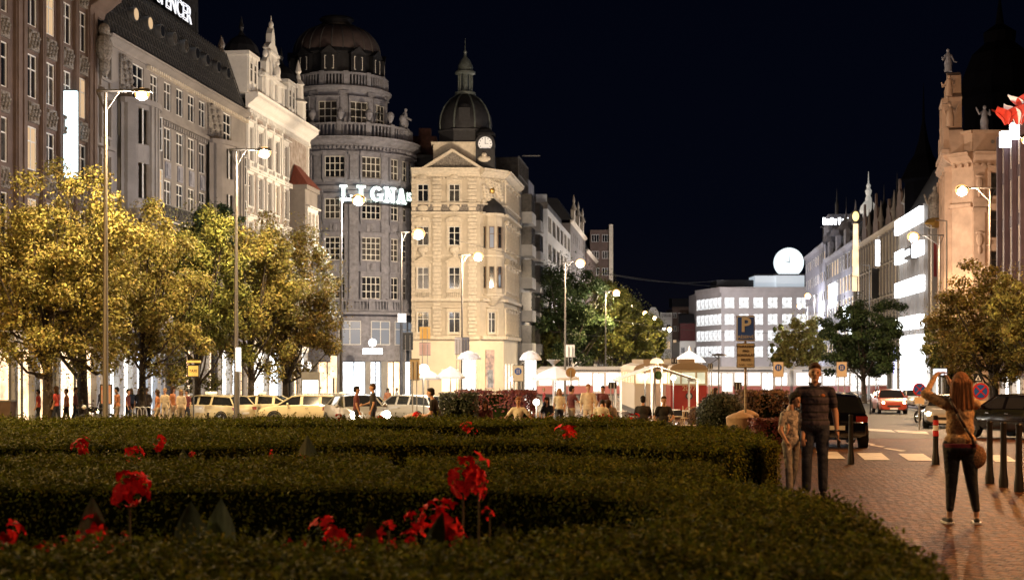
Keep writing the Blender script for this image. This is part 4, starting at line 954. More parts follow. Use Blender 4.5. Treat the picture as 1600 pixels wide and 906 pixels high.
FI = Flat((FH.pt(FH.L, 0, 0).x, 230.4), to=(FH.pt(FH.L, 0, 0).x+AX*36, 266))
I = simple_block('gabled_townhouse', 'tan townhouse with small pinnacles beyond the white corner house', 'building', FI, FI.L, -3.3, 24, 6, 8, 'sand', 'creamt', (2, 2), 1.2, 2, z0=1.5, seed=12, roof=3.5)
for k in (.2, .5, .8):
    b = MB(); b.fbox(FI, FI.L*k-1, FI.L*k+1, -.4, .2, 24.5, 26.8); q = FI.pt(FI.L*k, 0, 26.8); b.lathe([(.6, 0), (.3, .8), (.15, 1.2), (.25, 1.5), (.02, 2.6)], q, 8); b.build('pinnacle', M['creamt'], I)
FJ = Flat((FI.pt(FI.L, 0, 0).x+.3, 267), to=(FI.pt(FI.L, 0, 0).x+.3+AX*32, 299))
simple_block('plain_townhouse', 'dull brown townhouse with steep roof between the tan house and the dark block', 'building', FJ, FJ.L, -3.9, 22, 6, 7, 'brown', 'creamt', (2, 2), 1.2, 1.9, z0=1, seed=13, roof=4)
FK = Flat((PX(922, 303), 303), to=(PX(955, 303), 303))
K = simple_block('dark_office_block', 'dark boxy block with one lit edge at the far end of the left row', 'building', FK, FK.L, -4.2, 29.5, 8, 2, 'brown', 'conc', (3, 1), 1.6, 1.6, z0=1, seed=15, litp=.1, corn=False)
b = MB(); b.box(PX(955, 303)-.5, PX(955, 303)+.35, 302.3, 318, -4, 30.6); b.build('edge_fin', M['creamt'], K)
# ------------------------------------------------------------------ far end
FL1 = Flat((PX(1005, 335), 335), to=(PX(1050, 335), 335))
L1 = simple_block('small_ornate_house', 'small white ornate house with a little gable at the far end of the trees', 'building', FL1, FL1.L, -4.6, 11.2, 3, 4, 'white', 'white', (2, 2), .9, 1.9, z0=-.6, seed=21, deco=5)
b = MB(); m_ = FL1.L*.35; b.prism([FL1.pt(m_+x, .3, 11.6+z) for x, z in ((-1.5, 0), (1.5, 0), (1.2, 1.5), (.5, 2.6), (-.5, 2.6), (-1.2, 1.5))], None, FL1.N*-.5); b.build('gable', M['white'], L1); balustrade(L1, FL1, FL1.L*.6, FL1.L, 11.7, 1.2, 'white')
FL2 = Flat((PX(1050.5, 338), 338), to=(PX(1097, 338), 338)); simple_block('brown_townhouse', 'dark reddish townhouse with small lit windows at the far end', 'building', FL2, FL2.L, -4.6, 14, 5, 6, 'brown', 'brown', (2, 1), .8, 1.2, z0=-2, seed=22, litp=.35, cn_=.4, roof=2)
FL3 = Flat((PX(1062, 318), 318), to=(PX(1093, 318), 318)); L3 = simple_block('low_pavilion', 'low white two-storey house with a dark red wall above it at the far end', 'building', FL3, FL3.L, -4.4, 5.8, 2, 3, 'white', 'white', (2, 1), .9, 1.4, z0=-1.5, seed=23, litp=.2, cn_=.25)
b = MB(); b.fbox(FL3, .2, FL3.L, -4, -.6, 5.8, 10); b.build('upper_storey', mat('dark_red_wall', (.10, .025, .025), .8, var=.2), L3)
roof_slope(L3, FL3, .2, FL3.L, 10, 2, 2.5, 'slate', -.7, 'roof', 2)
FM0 = Flat((PX(1088, 316), 316), to=(PX(1127, 300), 300)); FM = Flat((PX(1127, 300), 300), to=(PX(1262, 300), 300))
Mo = thing('modern_department_store', (PX(1190, 300), 300, gz(300)), 'pale modern store with rows of bright windows closing the far end of the square', 'building')
pn = mat('office_interior', (.3, .3, .3), .4, emis=(.82, .92, 1), estr=1.0, var=.5, vscale=.6); M['officel'] = pn; M['officew'] = glow('office_window_bright', (.92, .97, 1), 1.15, .85, 1.1)
lite = mat('pale_cladding', (.66, .64, .68), .6, var=.12, vscale=.5); M['lite'] = lite
rdm = random.Random(5)
def rr(zs, hh, w_, nx): return [(z, hh, w_, nx, 1, 0, 'officew') for z in zs]
zs = [12.7, 9.2, 5.8, 2.4]
facade(Mo, FM, 0, FM.L, -1.2, 16.6, [FM.L*(k+.5)/6+.2 for k in range(6)], rr(zs, 2.3, 2.1, 2), 'lite', 'lite')
facade(Mo, FM0, 0, FM0.L, -1.2, 16.6, [FM0.L*(k+.5)/6 for k in range(6)], rr(zs, 2.4, 2.6, 3), 'lite', 'lite')
b = MB(); b.prism([(PX(1088, 316)+.1, 317, -5), (PX(1127, 300)+.1, 300.7, -5), (PX(1262, 300), 300.7, -5), (PX(1262, 300), 330, -5), (PX(1088, 316)+.1, 330, -5)], None, (0, 0, 21.6)); b.build('rear_block', lite, Mo)
for f_ in (FM, FM0): band(Mo, f_, 0, f_.L, 16.0, 17.2, .3, 'lite', 'parapet'); band(Mo, f_, 0, f_.L, -1.6, -1.0, .8, 'lite', 'canopy')
shopfront(Mo, FM, 0, FM.L, -4.8, -1.2, 6, ['shop', 'shopc', 'shopw'], lite); shopfront(Mo, FM0, 0, FM0.L, -4.8, -1.2, 6, ['shop', 'shopc'], lite)
b = MB(); b.box(PX(1180, 304), PX(1213, 304), 304, 312, 17, 19.8); b.build('penthouse', glow('dim_cool_window', (.75, .88, 1), .5), Mo); b = MB(); b.box(PX(1178, 304), PX(1214, 304), 303.7, 312.4, 19.8, 20.1); b.box(PX(1120, 306), PX(1180, 306), 306, 316, 16.7, 19); b.build('penthouse_roof', M['roofd'], Mo)
b = MB(); b.box(PX(1213, 303), PX(1257, 303), 303, 309, 17, 19.8); b.build('clock_base_glazing', glow('dim_cool_window', (.75, .88, 1), .5, .6, 1), Mo)
CK = thing('illuminated_clock', (PX(1233, 303), 303, 19.8), 'huge round glowing white clock on the roof of the far pale store', 'clock')
b = MB(); cc = Vector((PX(1233, 303), 303, 22.55)); pts = [cc+Vector((3.15*math.cos(t), 0, 3.15*math.sin(t))) for t in [R(-51+k*282/40) for k in range(41)]]
b.prism(pts, None, (0, 1.0, 0)); b.build('clock_face', glow('clock_glow', (.80, .94, 1), 1.15), CK)
b = MB(); b.prism([cc+Vector((-.08, -.05, -.1)), cc+Vector((.1, -.05, -.1)), cc+Vector((.05, -.05, 1.9))], None, (0, .04, 0)); b.prism([cc+Vector((0, -.05, -.1)), cc+Vector((0, -.05, .12)), cc+Vector((-1.3, -.05, .4))], None, (0, .04, 0)); b.build('clock_hand', mat('hand_grey', (.4, .45, .5), .5), CK)
b = MB()
b.box(cc.x-3.3, cc.x+3.3, 302.8, 304.5, 19.8, 20.1); b.build('clock_plinth', M['dmetal'], CK)
# ------------------------------------------------------------------ right side of the square
FR = Flat((24+AX*300, 300), to=(24+AX*88, 88))
def RY(px): return 24*F/(px-1060)
def RU(px): return (300-RY(px))*1.00682
def rblock(name, label, px0, px1, zt, nf, nc, wm, tm='creamt', **k):
    a = RY(px0); c = RY(px1); fr = Flat((24+AX*a, a), to=(24+AX*c, c))
    return simple_block(name, label, 'building', fr, fr.L, gz(a)-.3, zt, nf, nc, wm, tm, **k), fr
N1, f1 = rblock('cool_lit_house', 'bluish white lit house next to the far store with bright sign letters on its roof', 1258.5, 1290, 20.5, 6, 10, 'greys', 'greyt', z0=1, seed=31, litp=.3, panes=0)
b = MB(); b.fbox(f1, f1.L-8, f1.L-.5, -6, -.5, 20.5, 25.6); b.build('roof_storey', M['greys'], N1)
b = MB(); q = f1.pt(f1.L-11, -3, 0); b.lathe([(.3, 25), (.3, 28.4), (.1, 29), (.02, 31)], (q.x, q.y, 0), 6); b.cyl((q.x+1.6, q.y, 26), (q.x+1.6, q.y, 29.6), .06, .02, 5); b.build('mast', M['dmetal'], N1)
RL = thing('rooftop_sign', tuple(P(1304, 348, 228)), 'row of small glowing roof letters too bright to read above the cool lit house', 'sign')
for k in range(7):
    x = PX(1286+k*6, 226); b = MB(); z = PZ(351, 226)
    b.box(x, x+.38, 226, 226.1, z, z+(.9 if k % 2 else 1.1)); b.build('letter_block', M['sign'], RL)
b = MB(); b.box(PX(1283, 226), PX(1326, 226), 226.1, 226.3, PZ(354, 226)-.1, PZ(354, 226)); 
for k in range(5): x = PX(1286+k*9, 226); b.box(x, x+.1, 226.1, 226.2, PZ(354, 226)-5, PZ(354, 226))
b.build('sign_rail', M['dmetal'], RL)
N2, f2 = rblock('glazed_arcade_house', 'glass fronted lit house with tall warm light column before it', 1291, 1345, 17.5, 5, 12, 'greys', 'greyt', z0=1.5, seed=32, wn=(2, 2), ww=2.4, hh=2.3, litp=.6, roof=3)
for k in range(4):
    b = MB(); u = f2.L*(k+.5)/4; b.fbox(f2, u-1.3, u+1.3, -.4, .2, 18, 20.5); q = f2.pt(u, 0, 20.5); b.lathe([(1.2, 0), (.8, 1), (.2, 1.6), (.02, 3)], q, 8); b.build('roof_gable', M['greyt'], N2)
for j, (p, z0, z1, w_) in enumerate(((1300, 10, 13.5, 7), (1322, 6, 9.5, 6), (1332, 2.5, 6, 5))):
    b = MB(); u = (RY(1291)-RY(p))*1.0068; b.fbox(f2, u, u+w_, .1, .5, z0, z1); sg = b.build('facade_light_box', M['sign'] if j != 1 else M['shopc'], None)
    tag(sg, ['upper glowing facade box on the glazed arcade house', 'middle glowing facade box on the glazed arcade house', 'lowest glowing facade box on the glazed arcade house'][j], 'sign')
LC = thing('light_column', tuple(G(1337, 600)), 'tall slim column glowing warm orange in front of the right row of houses', 'column'); WLc = WL[LC.name]
yc = 172.; x = PX(1337, yc); LC.location = (x, yc, gz(yc)); WL[LC.name] = (x, yc, gz(yc))
b = MB(); b.cyl((x, yc, PZ(455, yc)), (x, yc, PZ(350, yc)), .42, .3, 12); b.build('glowing_shaft', glow('warm_column', (1, .68, .36), 1.5, .5, .8), LC)
b = MB(); b.cyl((x, yc, gz(yc)), (x, yc, PZ(455, yc)), .3, .3, 12); b.cyl((x, yc, PZ(350, yc)), (x, yc, PZ(346, yc)), .5, .5, 12); b.build('base_shaft', M['dmetal'], LC)
b = MB(); b.sphere((x, yc, PZ(338, yc)), .4, .4, .6, 10, 8); b.build('gilded_top', glow('gold_glow', (1, .7, .25), 2), LC)
N3, f3 = rblock('gabled_arcade_house', 'dim brown house with carved gables and tall columns beside the white light bands', 1346, 1411.5, 16.5, 4, 14, 'brown', 'creamt', z0=1.8, seed=33, wn=(2, 2), ww=1.3, hh=2.6, litp=.08, roof=3.5, deco=2)
for k in range(15): pilaster(N3, f3, f3.L*k/14+(.3 if k == 0 else -.3 if k == 14 else 0), .5, .35, 2, 16.3, 'sand')
for k in (.12, .42, .72, .95):
    b = MB(); m_ = f3.L*k; pts = [(-1.9, 0), (1.9, 0), (1.7, 2), (1.1, 2.6), (1, 3.8), (.4, 4.4), (.25, 5.8), (-.25, 5.8), (-.4, 4.4), (-1, 3.8), (-1.1, 2.6), (-1.7, 2)]
    sc__ = .55+.35*((k*7) % 1); b.prism([f3.pt(m_+x_*1.2, .2, 16.8+z*sc__) for x_, z in pts], None, f3.N*-.22); b.build('gable', M['brown'], N3); b = MB(); q = f3.pt(m_-2.6, -1.2, 16.8); b.lathe([(1.1, 0), (1.1, 2.2), (1.3, 2.4), (1.0, 3.2), (.4, 4), (.1, 4.6), (.02, 6.5)], q, 10); b.build('roof_turret', M['slate'], N3)
    q = f3.pt(m_+1.9, -.2, 16.9); b = MB(); b.lathe([(.4, 0), (.3, 1.4), (.5, 1.6), (.2, 2.2), (.02, 4)], q, 8); b.build('pinnacle', M['sand'], N3)
for nm, px_, py_, pyb, w_, h_, mt_, lab in (('facade_sign', 1375, 395, 0, .5, 3.0, 'sign', 'narrow upright white glowing sign on the brown gabled house'),
                                       ('facade_banner', 1374, 443, 0, .9, 3.6, 'black', 'black vertical banner hanging from the brown gabled house')):
    y_ = RY(px_)-1; x_ = PX(px_, y_); z_ = PZ(py_, y_); b = MB(); b.box(x_-w_, x_+w_, y_, y_+.15, z_-h_/2, z_+h_/2); o = b.build(nm, M[mt_]); tag(o, lab, 'sign' if mt_ == 'sign' else 'banner')
y_ = RY(1400)-.5
N4, f4 = rblock('light_band_store', 'store front with broad glowing white bands stacked between fins', 1412.5, 1474, 16.9, 5, 9, 'brown', 'sand', z0=1.6, seed=34, wn=(1, 2), ww=1.5, hh=2.1, litp=.35, corn=False)
for k in range(10): pilaster(N4, f4, min(f4.L-.2, max(.2, f4.L*k/9)), .28, .5, 2, 16.8, 'sand', cap=False)
for i, (z0, z1, ua, ub) in enumerate(((15.05, 16.5, 0, .70), (11.9, 13.2, .0, .26), (11.9, 13.2, .5, .72), (8.4, 9.9, 0, .73), (4.9, 6.2, 0, .72))):
    b = MB(); b.fbox(f4, f4.L*ua+.05, f4.L*ub-.05, .6, 1.0, z0, z1); b.build('light_band', M['sign'], N4)
b = MB(); b.fbox(f4, f4.L*.27, f4.L*.49, .6, .95, 12.0, 13.15); b.build('dark_screen', M['black'], N4); b = MB(); b.fbox(f4, f4.L*.30, f4.L*.44, .96, 1.0, 12.3, 12.9); b.build('screen_picture', M['shopc'], N4)
b = MB(); b.fbox(f4, f4.L*.1, f4.L*.73, .56, .75, -2.2, 4.3); b.build('glazed_entrance', M['sign'], N4)
vb = MB(); vb.fbox(f4, 1.2, 2.2, 1.1, 1.3, -2.0, 3.1); vb.build('blue_light_strip', glow('violet_glow', (.35, .38, 1), 1.6), N4)
roof_slope(N4, f4, 0, f4.L, 17, 4.5, 2.5, 'slate', 0)
# salmon palace
yF = 116.0; XF = 24+AX*yF; ySd = RY(1474.5)+0; FS2 = Flat((24+AX*ySd, ySd), to=(XF-1.2, yF+1.5)); FN = Flat((XF, yF), to=(XF+16, yF)); FCn = Flat(FS2.pt(FS2.L, 0, 0), to=(XF, yF))
Q = thing('salmon_palace', (XF, yF, gz(yF)), 'salmon stone palace with a statue laden gable at the right, lit orange by the lamps', 'building')
cF = [2.2, 5.6, 9.0, 12.4]
facade(Q, FN, 0, 16, 2.2, 18.3, cF, [(3.8, 3.0, 1.5, 2, 2, 5), (8.6, 2.1, 1.5, 2, 2, 5), (11.8, 2.2, 1.5, 2, 2, 5), (15.2, 1.9, 1.5, 2, 1, 5)], 'pink', 'pink', 'wframed', litp=.1)
facade(Q, FS2, 0, FS2.L, 2.2, 18.3, [FS2.L*k for k in (.12, .34, .56, .78)], [(4, 2.6, 1.2, 2, 2, 3), (8.4, 2.3, 1.2, 2, 2, 3), (12.6, 2.2, 1.2, 2, 2, 4)], 'pink', 'pink', 'wframed', litp=0)
facade(Q, FCn, 0, FCn.L, 2.2, 18.3, [], [], 'pink', 'pink')
b = MB(); b.prism([FN.pt(0, -.6, -2.4), FN.pt(16, -.6, -2.4), FN.pt(16, -14, -2.4), FS2.pt(0, -9, -2.4), FS2.pt(0, -.6, -2.4), FS2.pt(FS2.L, -.7, -2.4)], None, (0, 0, 20.7)); b.build('rear_block', M['pink'], Q)
for f_ in (FN, FS2, FCn):
    L = 16 if f_ is FN else f_.L
    cornice(Q, f_, 0, L, 17.9, .8, 'pink'); band(Q, f_, 0, L, 14.3, 14.6, .3, 'pink'); band(Q, f_, 0, L, 7.6, 7.9, .35, 'pink'); dentils(Q, f_, 0, L, 17.6, .5, 'pink', .3, .25)
    b = MB(); b.fbox(f_, 0, L, -.6, .05, 18.8, 20.3); b.fbox(f_, 0, L, -.65, .2, 20.3, 20.55); b.build('parapet', M['pink'], Q)
    for k in range(max(1, int(L/1.6))):
        pass
for u in (.5, 3.9, 7.3): pilaster(Q, FN, u, .9, .15, 8, 14.2, 'pink'); pilaster(Q, FN, u, .9, .15, 14.6, 17.7, 'pink')
for k in (.01, .23, .45, .67, .9): pilaster(Q, FS2, FS2.L*k+.3, .55, .5, 3, 17.8, 'pink', flutes=2)
for u, z in ((.5, 16.2), (.5, 11.6), (3.9, 16.2), (3.9, 11.6)):
    b = MB(); q = FN.pt(u, .2, z); b.sphere(q, .28, .12, .5, 8, 8); b.sphere(q+Vector((0, 0, -.8)), .15, .1, .35, 8, 6); b.sphere(q+Vector((0, 0, .6)), .34, .12, .14, 8, 6); b.build('hanging_ornament', M['pink'], Q)
for k in range(4): b = MB(); b.cyl(FN.pt(1.6+k*.45, .05, 19.6), FN.pt(1.6+k*.45, .14, 19.6), .16, .16, 12); b.build('parapet_disc', M['relief'], Q)
# statue gable over the side front
b = MB(); pts = [(0, 0), (8.2, 0), (8.0, 2.0), (6.8, 2.4), (6.6, 4.6), (6.9, 4.9), (6.0, 5.4), (5.8, 6.9), (5.0, 7.3), (4.6, 6.4), (4.0, 5.2), (3.4, 5.0), (2.9, 3.2), (1.8, 2.6), (.6, 2.2)]
b.prism([FS2.pt(FS2.L*.36+x_, .3, 18.7+z) for x_, z in pts], None, FS2.N*-1.1); b.build('scrolled_gable', M['pink'], Q)
b = MB()
for x_ in (1.2, 3.2, 6.2, 7.6): b.fbox(FS2, FS2.L*.36+x_-.25, FS2.L*.36+x_+.25, .3, .75, 18.8, 18.7+(4.4 if x_ < 7 and x_ > 3 else 2.2))
b.fbox(FS2, FS2.L*.36+3, FS2.L*.36+7, .3, .8, 23.2, 23.5); b.fbox(FS2, FS2.L*.36-.2, FS2.L*.36+8.4, .3, .9, 18.75, 19.1); b.build('gable_pilaster', M['pink'], Q)
def statue(root, q, s, rd, m='greyt'):
    b = MB(); q = Vector(q); b.lathe([(.34*s, 0), (.3*s, .3*s), (.34*s, .7*s), (.22*s, 1.1*s), (.27*s, 1.4*s), (.1*s, 1.62*s)], q, 8, sy=.8); b.sphere(q+Vector((rd.uniform(-.04, .04)*s, 0, 1.78*s)), .14*s, .14*s, .17*s, 8, 6)
    for sg in (-1, 1):
        e = q+Vector((sg*.45*s, rd.uniform(-.2, .2)*s, rd.uniform(.8, 1.3)*s)); h = e+Vector((sg*rd.uniform(-.2, .3)*s, -.1*s, rd.uniform(-.3, .6)*s)); b.cyl(q+Vector((sg*.22*s, 0, 1.4*s)), e, .09*s, .07*s, 6); b.cyl(e, h, .07*s, .05*s, 6)
    return b.build('statue', M[m], root, smooth=60)
rs_ = random.Random(3)
for x_, z, s in ((5.4, 26.0, 1.0), (6.9, 23.7, .9), (2.2, 21.4, 1.0), (3.9, 24.0, .8), (.4, 20.9, 1.0), (7.9, 21.0, 1.0)): statue(Q, FS2.pt(FS2.L*.36+x_, .2, z), s, rs_, 'pink' if z < 25 else 'greyt')
for x_ in (1.0,): statue(Q, FN.pt(x_, -.1, 20.55), 1.05, rs_)
b = MB(); q = FN.pt(6.0, -1, 20.5); b.cyl(q, q+Vector((0, -.8, 0)), 1.3, 1.3, 20); b.build('round_attic', M['pink'], Q)
b = MB(); b.lathe([(3.4, 18.5), (3.3, 26), (3.9, 26.3), (3.6, 27), (3.4, 28.5), (2.6, 30.5), (1.4, 31.6), (1.5, 32.6), (.4, 33.4), (.05, 36)], (PX(1562, 134), 134, 0), 12); b.build('dark_dome', mat('unlit_black_copper', (.003, .003, .004), 1, spec=0), Q)  # near-black colour keeps dome and spire dark as if no light reached them
b = MB(); b.lathe([(2.0, 15), (2.0, 20.5), (2.4, 20.8), (1.6, 22.5), (1.0, 23.4), (.5, 25), (.15, 27), (.02, 31)], (PX(1443, 150), 150, 0), 8); b.build('dark_spire', MATS['unlit_black_copper'], Q)
AF = thing('corner_figure_sign', tuple(P(1468, 320, 128)), 'dark gilded figure group perched on the corner of the salmon palace', 'statue')
q = FS2.pt(FS2.L*.2, .9, 14.4); statue(AF, q, 1.5, rs_, 'relief'); b = MB(); b.sphere(q+Vector((0, 0, -.4)), .9, .9, .5, 10, 6); b.build('console', MATS['old_gold'], AF)
BN = thing('airline_banner', tuple(P(1484, 372, 121)), 'navy blue banner with a round red and white bird emblem on the salmon palace', 'banner')
y_ = 121.; x0_, x1_ = PX(1475, y_), PX(1493.5, y_); z0_, z1_ = PZ(402, y_), PZ(345, y_)
b = MB(); b.box(x0_, x1_, y_, y_+.06, z0_, z1_); b.build('cloth', mat('navy_cloth', (.012, .02, .055), .8), BN)
cq = Vector((PX(1484, y_), y_-.02, PZ(372, y_))); b = MB(); b.cyl(cq+Vector((0, .015, 0)), cq, .36, .36, 24); b.build('emblem_ring', M['white'], BN)
b = MB(); b.cyl(cq, cq+Vector((0, -.015, 0)), .31, .31, 24); b.build('emblem_disc', mat('emblem_red', (.5, .02, .03), .6), BN)
b = MB(); pts = [(-.2, -.16), (.02, -.1), (.2, -.14), (.1, .02), (.08, .2), (.0, .08), (-.05, -.02)]; b.prism([cq+Vector((x_, -.018, z)) for x_, z in pts], None, (0, -.012, 0)); b.build('emblem_bird', M['white'], BN)
b = MB(); b.box(x0_+.3, x1_-.3, y_-.012, y_-.002, z0_+.35, z0_+.5); b.build('banner_line', M['white'], BN)
b = MB(); y2 = 131.; b.box(PX(1459, y2), PX(1465, y2), y2, y2+.06, PZ(432, y2), PZ(380, y2)); tag(b.build('red_banner', mat('red_cloth', (.16, .012, .015), .8)), 'narrow dark red vertical banner left of the navy banner', 'banner')
# dark purple tower at the right edge
FT = Flat((24+AX*106, 106), to=(24+AX*84, 84))
M["plum"] = mat("plum_stone", (.07, .045, .06), .7, var=.3, vscale=1, bump=.3)
TT = simple_block('dark_panelled_house', 'dark purple panelled house filling the right edge with light boxes on its roof corner', 'building', FT, FT.L, -2.3, 18.6, 5, 9, 'plum', 'plum', z0=1.6, wn=(1, 2), ww=1.5, hh=2.6, seed=41, litp=0, corn=False) if 'plum' in M else None
for k in range(10): pilaster(TT, FT, min(FT.L-.2, max(.2, FT.L*k/9)), .3, .3, 1.8, 18.4, 'plum', cap=False)
for i, (p, py_, w_) in enumerate(((1576, 217, 1.0), (1590, 204, .8))):
    y_ = 24*F/(p-1060)-.8; x_ = PX(p, y_); z_ = PZ(py_, y_); b = MB(); b.box(x_-w_/2, x_+w_/2, y_, y_+.5, z_-.55, z_+.55)
    tag(b.build('roof_light_box', M['sign']), ['glowing white light box on the roof corner of the dark panelled house', 'upper smaller glowing light box just below the red flower sculpture'][i], 'sign')
FS_ = thing('flower_sculpture', tuple(P(1588, 195, 99)), 'red and white flower shaped sculpture on the roof at the right edge', 'sculpture')
petm = [mat('petal_red_glow_enamel', (.55, .06, .04), .4, emis=(1, .1, .05), estr=.12), mat('petal_white_glow_enamel', (.8, .75, .7), .4, emis=(1, .9, .8), estr=.35)]  # faint emission in the enamel makes the petals look lit
for i, (px_, py_, s) in enumerate(((1574, 170, .85), (1592, 166, 1.0), (1601, 150, .95))):
    y_ = 98.; t = Vector((PX(px_, y_), y_, PZ(py_, y_))); b = MB(); b.cyl((t.x+.2, y_, 18.6), t+Vector((0, 0, -1.2*s)), .12, .12, 8); b.build('stem', petm[0], FS_)
    for k in range(5):
        a = 2*math.pi*k/5+i; b = MB(); prev = None
        for s_ in range(7):
            f = s_/6; r = s*(.12+1.15*f**1.6); z = -1.2*s+1.3*s*f**.6; w_ = s*(.18+.55*math.sin(math.pi*min(1, f*.85)))*(1-.92*f**5)
            p3 = [t+Vector((r*math.cos(a)-d*w_*math.sin(a), r*math.sin(a)+d*w_*math.cos(a), z-.1*abs(d))) for d in (-1, 0, 1)]
            if prev: b.quad(prev[0], prev[1], p3[1], p3[0]); b.quad(prev[1], prev[2], p3[2], p3[1])
            prev = p3
        b.build('petal', petm[(k+i) % 2 if i else 0], FS_, smooth=True)
# pale floodlit spire beyond the right row
SPR = thing('floodlit_spire', tuple(P(1357, 330, 262)), 'small floodlit white church dome with needle spire rising behind the right row', 'spire')
y_ = 262.; k_ = y_/F; x_ = PX(1357, y_); WL[SPR.name] = (x_, y_, gz(y_)); SPR.location = WL[SPR.name]
b = MB(); b.lathe([((px_)*k_, PZ(py_, y_)) for px_, py_ in ((13, 420), (13, 331), (14, 330), (12, 322), (7, 316), (5, 314), (5, 310), (3, 306), (4.5, 302), (5, 298), (2.5, 294), (3.5, 290), (1.2, 286), (.8, 280), (.3, 268))], (x_, y_, 0), 16)
b.build('spire_stone', mat('glowing_white_stone', (.7, .68, .62), .7, emis=(1, .95, .85), estr=.3), SPR, smooth=30)  # emission in the stone stands in for floodlighting
# ------------------------------------------------------------------ street lamps
LAMP = glow('lamp_lens', (1, .62, .28), 70)
LW = mat('lamp_pole_paint', (.13, .12, .11), .45, metal=.4)
def street_lamp(px, py, ppx, Y, P_, label, cool=None, up=.38):
    hx, hz = PX(px, Y), PZ(py, Y); pxx = PX(ppx, Y); g = gz(Y); t = thing('street_lamp', (pxx, Y, g), label, 'street lamp', 'tall street lamps along the square'); sg = 1 if hx > pxx else -1
    b = MB(); b.cyl((pxx, Y, g), (pxx, Y, hz+.05), .12, .06, 10); b.cyl((pxx, Y, g), (pxx, Y, g+.5), .2, .17, 12); b.build('pole', LW, t)
    b = MB(); b.cyl((pxx-sg*.35, Y, hz+.12), (hx-sg*.25, Y, hz+.12), .055, .05, 6); b.cyl((pxx, Y, hz-.7), (hx-sg*.9, Y, hz+.08), .03, .03, 5); b.cyl((pxx, Y, hz-.7), (pxx-sg*.35, Y, hz+.12), .03, .03, 5); b.build('arm', M['dmetal'], t)
    b = MB(); b.hexa([(hx-.4, Y-.16, hz+.06), (hx+.4, Y-.16, hz+.06), (hx+.4, Y+.16, hz+.06), (hx-.4, Y+.16, hz+.06), (hx-.26, Y-.1, hz+.2), (hx+.26, Y-.1, hz+.2), (hx+.26, Y+.1, hz+.2), (hx-.26, Y+.1, hz+.2)]); b.build('lamp_housing', M['dmetal'], t)
    s = max(.8, min(1.35, Y/75)); b = MB(); b.sphere((hx, Y, hz-.02), .25*s, .22*s, .21*s, 12, 8); b.build('lens', LAMP, t, smooth=True); b = MB(); b.sphere((hx, Y+.02, hz), .37*s, .14*s, .30*s, 14, 8); b.build('amber_halo', glow('amber_halo', (1, .50, .14), 1.5), t, smooth=True)  # amber shell added around the lens imitates the halo of the lamp
    sp = bpy.data.lights.new('lamp_beam', 'SPOT'); sp.energy = P_*1.7*(1-up); sp.spot_size = R(172); sp.spot_blend = .55; sp.color = cool or (1, .70, .34); sp.shadow_soft_size = .12
    so = bpy.data.objects.new('lamp_beam', sp); COL.objects.link(so); so.location = (hx-pxx, 0, hz-g-.4*s); so.parent = t
    li = bpy.data.lights.new('lamp_light', 'POINT'); li.energy = P_*up; li.color = cool or (1, .80, .62); li.shadow_soft_size = .12
    lo = bpy.data.objects.new('lamp_light', li); COL.objects.link(lo); lo.location = (0+hx-pxx, 0, hz-g-.45*s); lo.parent = t
    return t
K_ = 1.0
lamps = [(222, 147, 165, 55, 9500, 'first and tallest street lamp at the left, pole rising out of the nearest tree'), (413, 238, 369, 68, 8500, 'second street lamp from the left, between the tree crowns'),
 (560, 312, 533, 84, 9500, 'street lamp shining in front of the round building', (.90, .92, 1), .6), (654, 365, 627, 104, 9000, 'street lamp between the round building and the clock house', (1, .76, .50), .8),
 (747, 400, 722, 127, 22000, 'street lamp in front of the clock house corner', (1, .76, .50), .9), (907, 411, 883, 137, 13000, 'slim street lamp above the middle tree group'),
 (963, 457, 946, 178, 15000, 'first of the distant lamps over the middle trees'), (988, 475, 973, 212, 14000, 'second of the distant lamps over the middle trees'), (1008, 489, 996, 244, 12000, 'third of the distant lamps over the middle trees'),
 (1022, 497, 1012, 276, 10000, 'farthest of the distant lamps over the middle trees'),
 (1503, 297, 1547, 85, 17000, 'street lamp reaching left in front of the salmon palace', (1, .60, .33), .75), (1427, 370, 1468, 112, 8000, 'street lamp in front of the light band store'),
 (1606, 218, 1650, 62, 3800, 'lamp head cut by the right edge of the photo'), (1262, 462, 1273, 205, 9000, 'small distant street lamp beside the cool lit house', (.95, .93, 1)), (1249, 478, 1262, 240, 16000, 'smallest distant street lamp before the far pale store', (.95, .93, 1)), (1046, 514, 1036, 262, 30000, 'extra tiny lamp added past the lamp string to light the far pale store', (1, .92, .88), .97)]  # last entry is an added lamp that brightens the far pale store
for l_ in lamps: street_lamp(*l_)
# lamps that stand outside the picture but light the planting and the paving
OR_ = (1, .40, .11)
street_lamp(2600, -420, 2750, 15, 3600, 'street lamp on the paving outside the right edge', OR_)
street_lamp(3700, -1500, 4200, 9, 1250, 'street lamp beside the photographer outside the picture', (1, .62, .34))
street_lamp(-500, -60, -600, 33, 30000, 'street lamp beside the hedges outside the left edge', (1, .60, .22))
street_lamp(1650, 40, 1725, 44, 7500, 'street lamp above the crossing outside the right edge', OR_)
street_lamp(-4500, -3200, -5200, 4.2, 650, 'unseen lamp added behind the photographer to light the flower bed', (1, .66, .38))  # added lamp, out of view, brightens the canna leaves
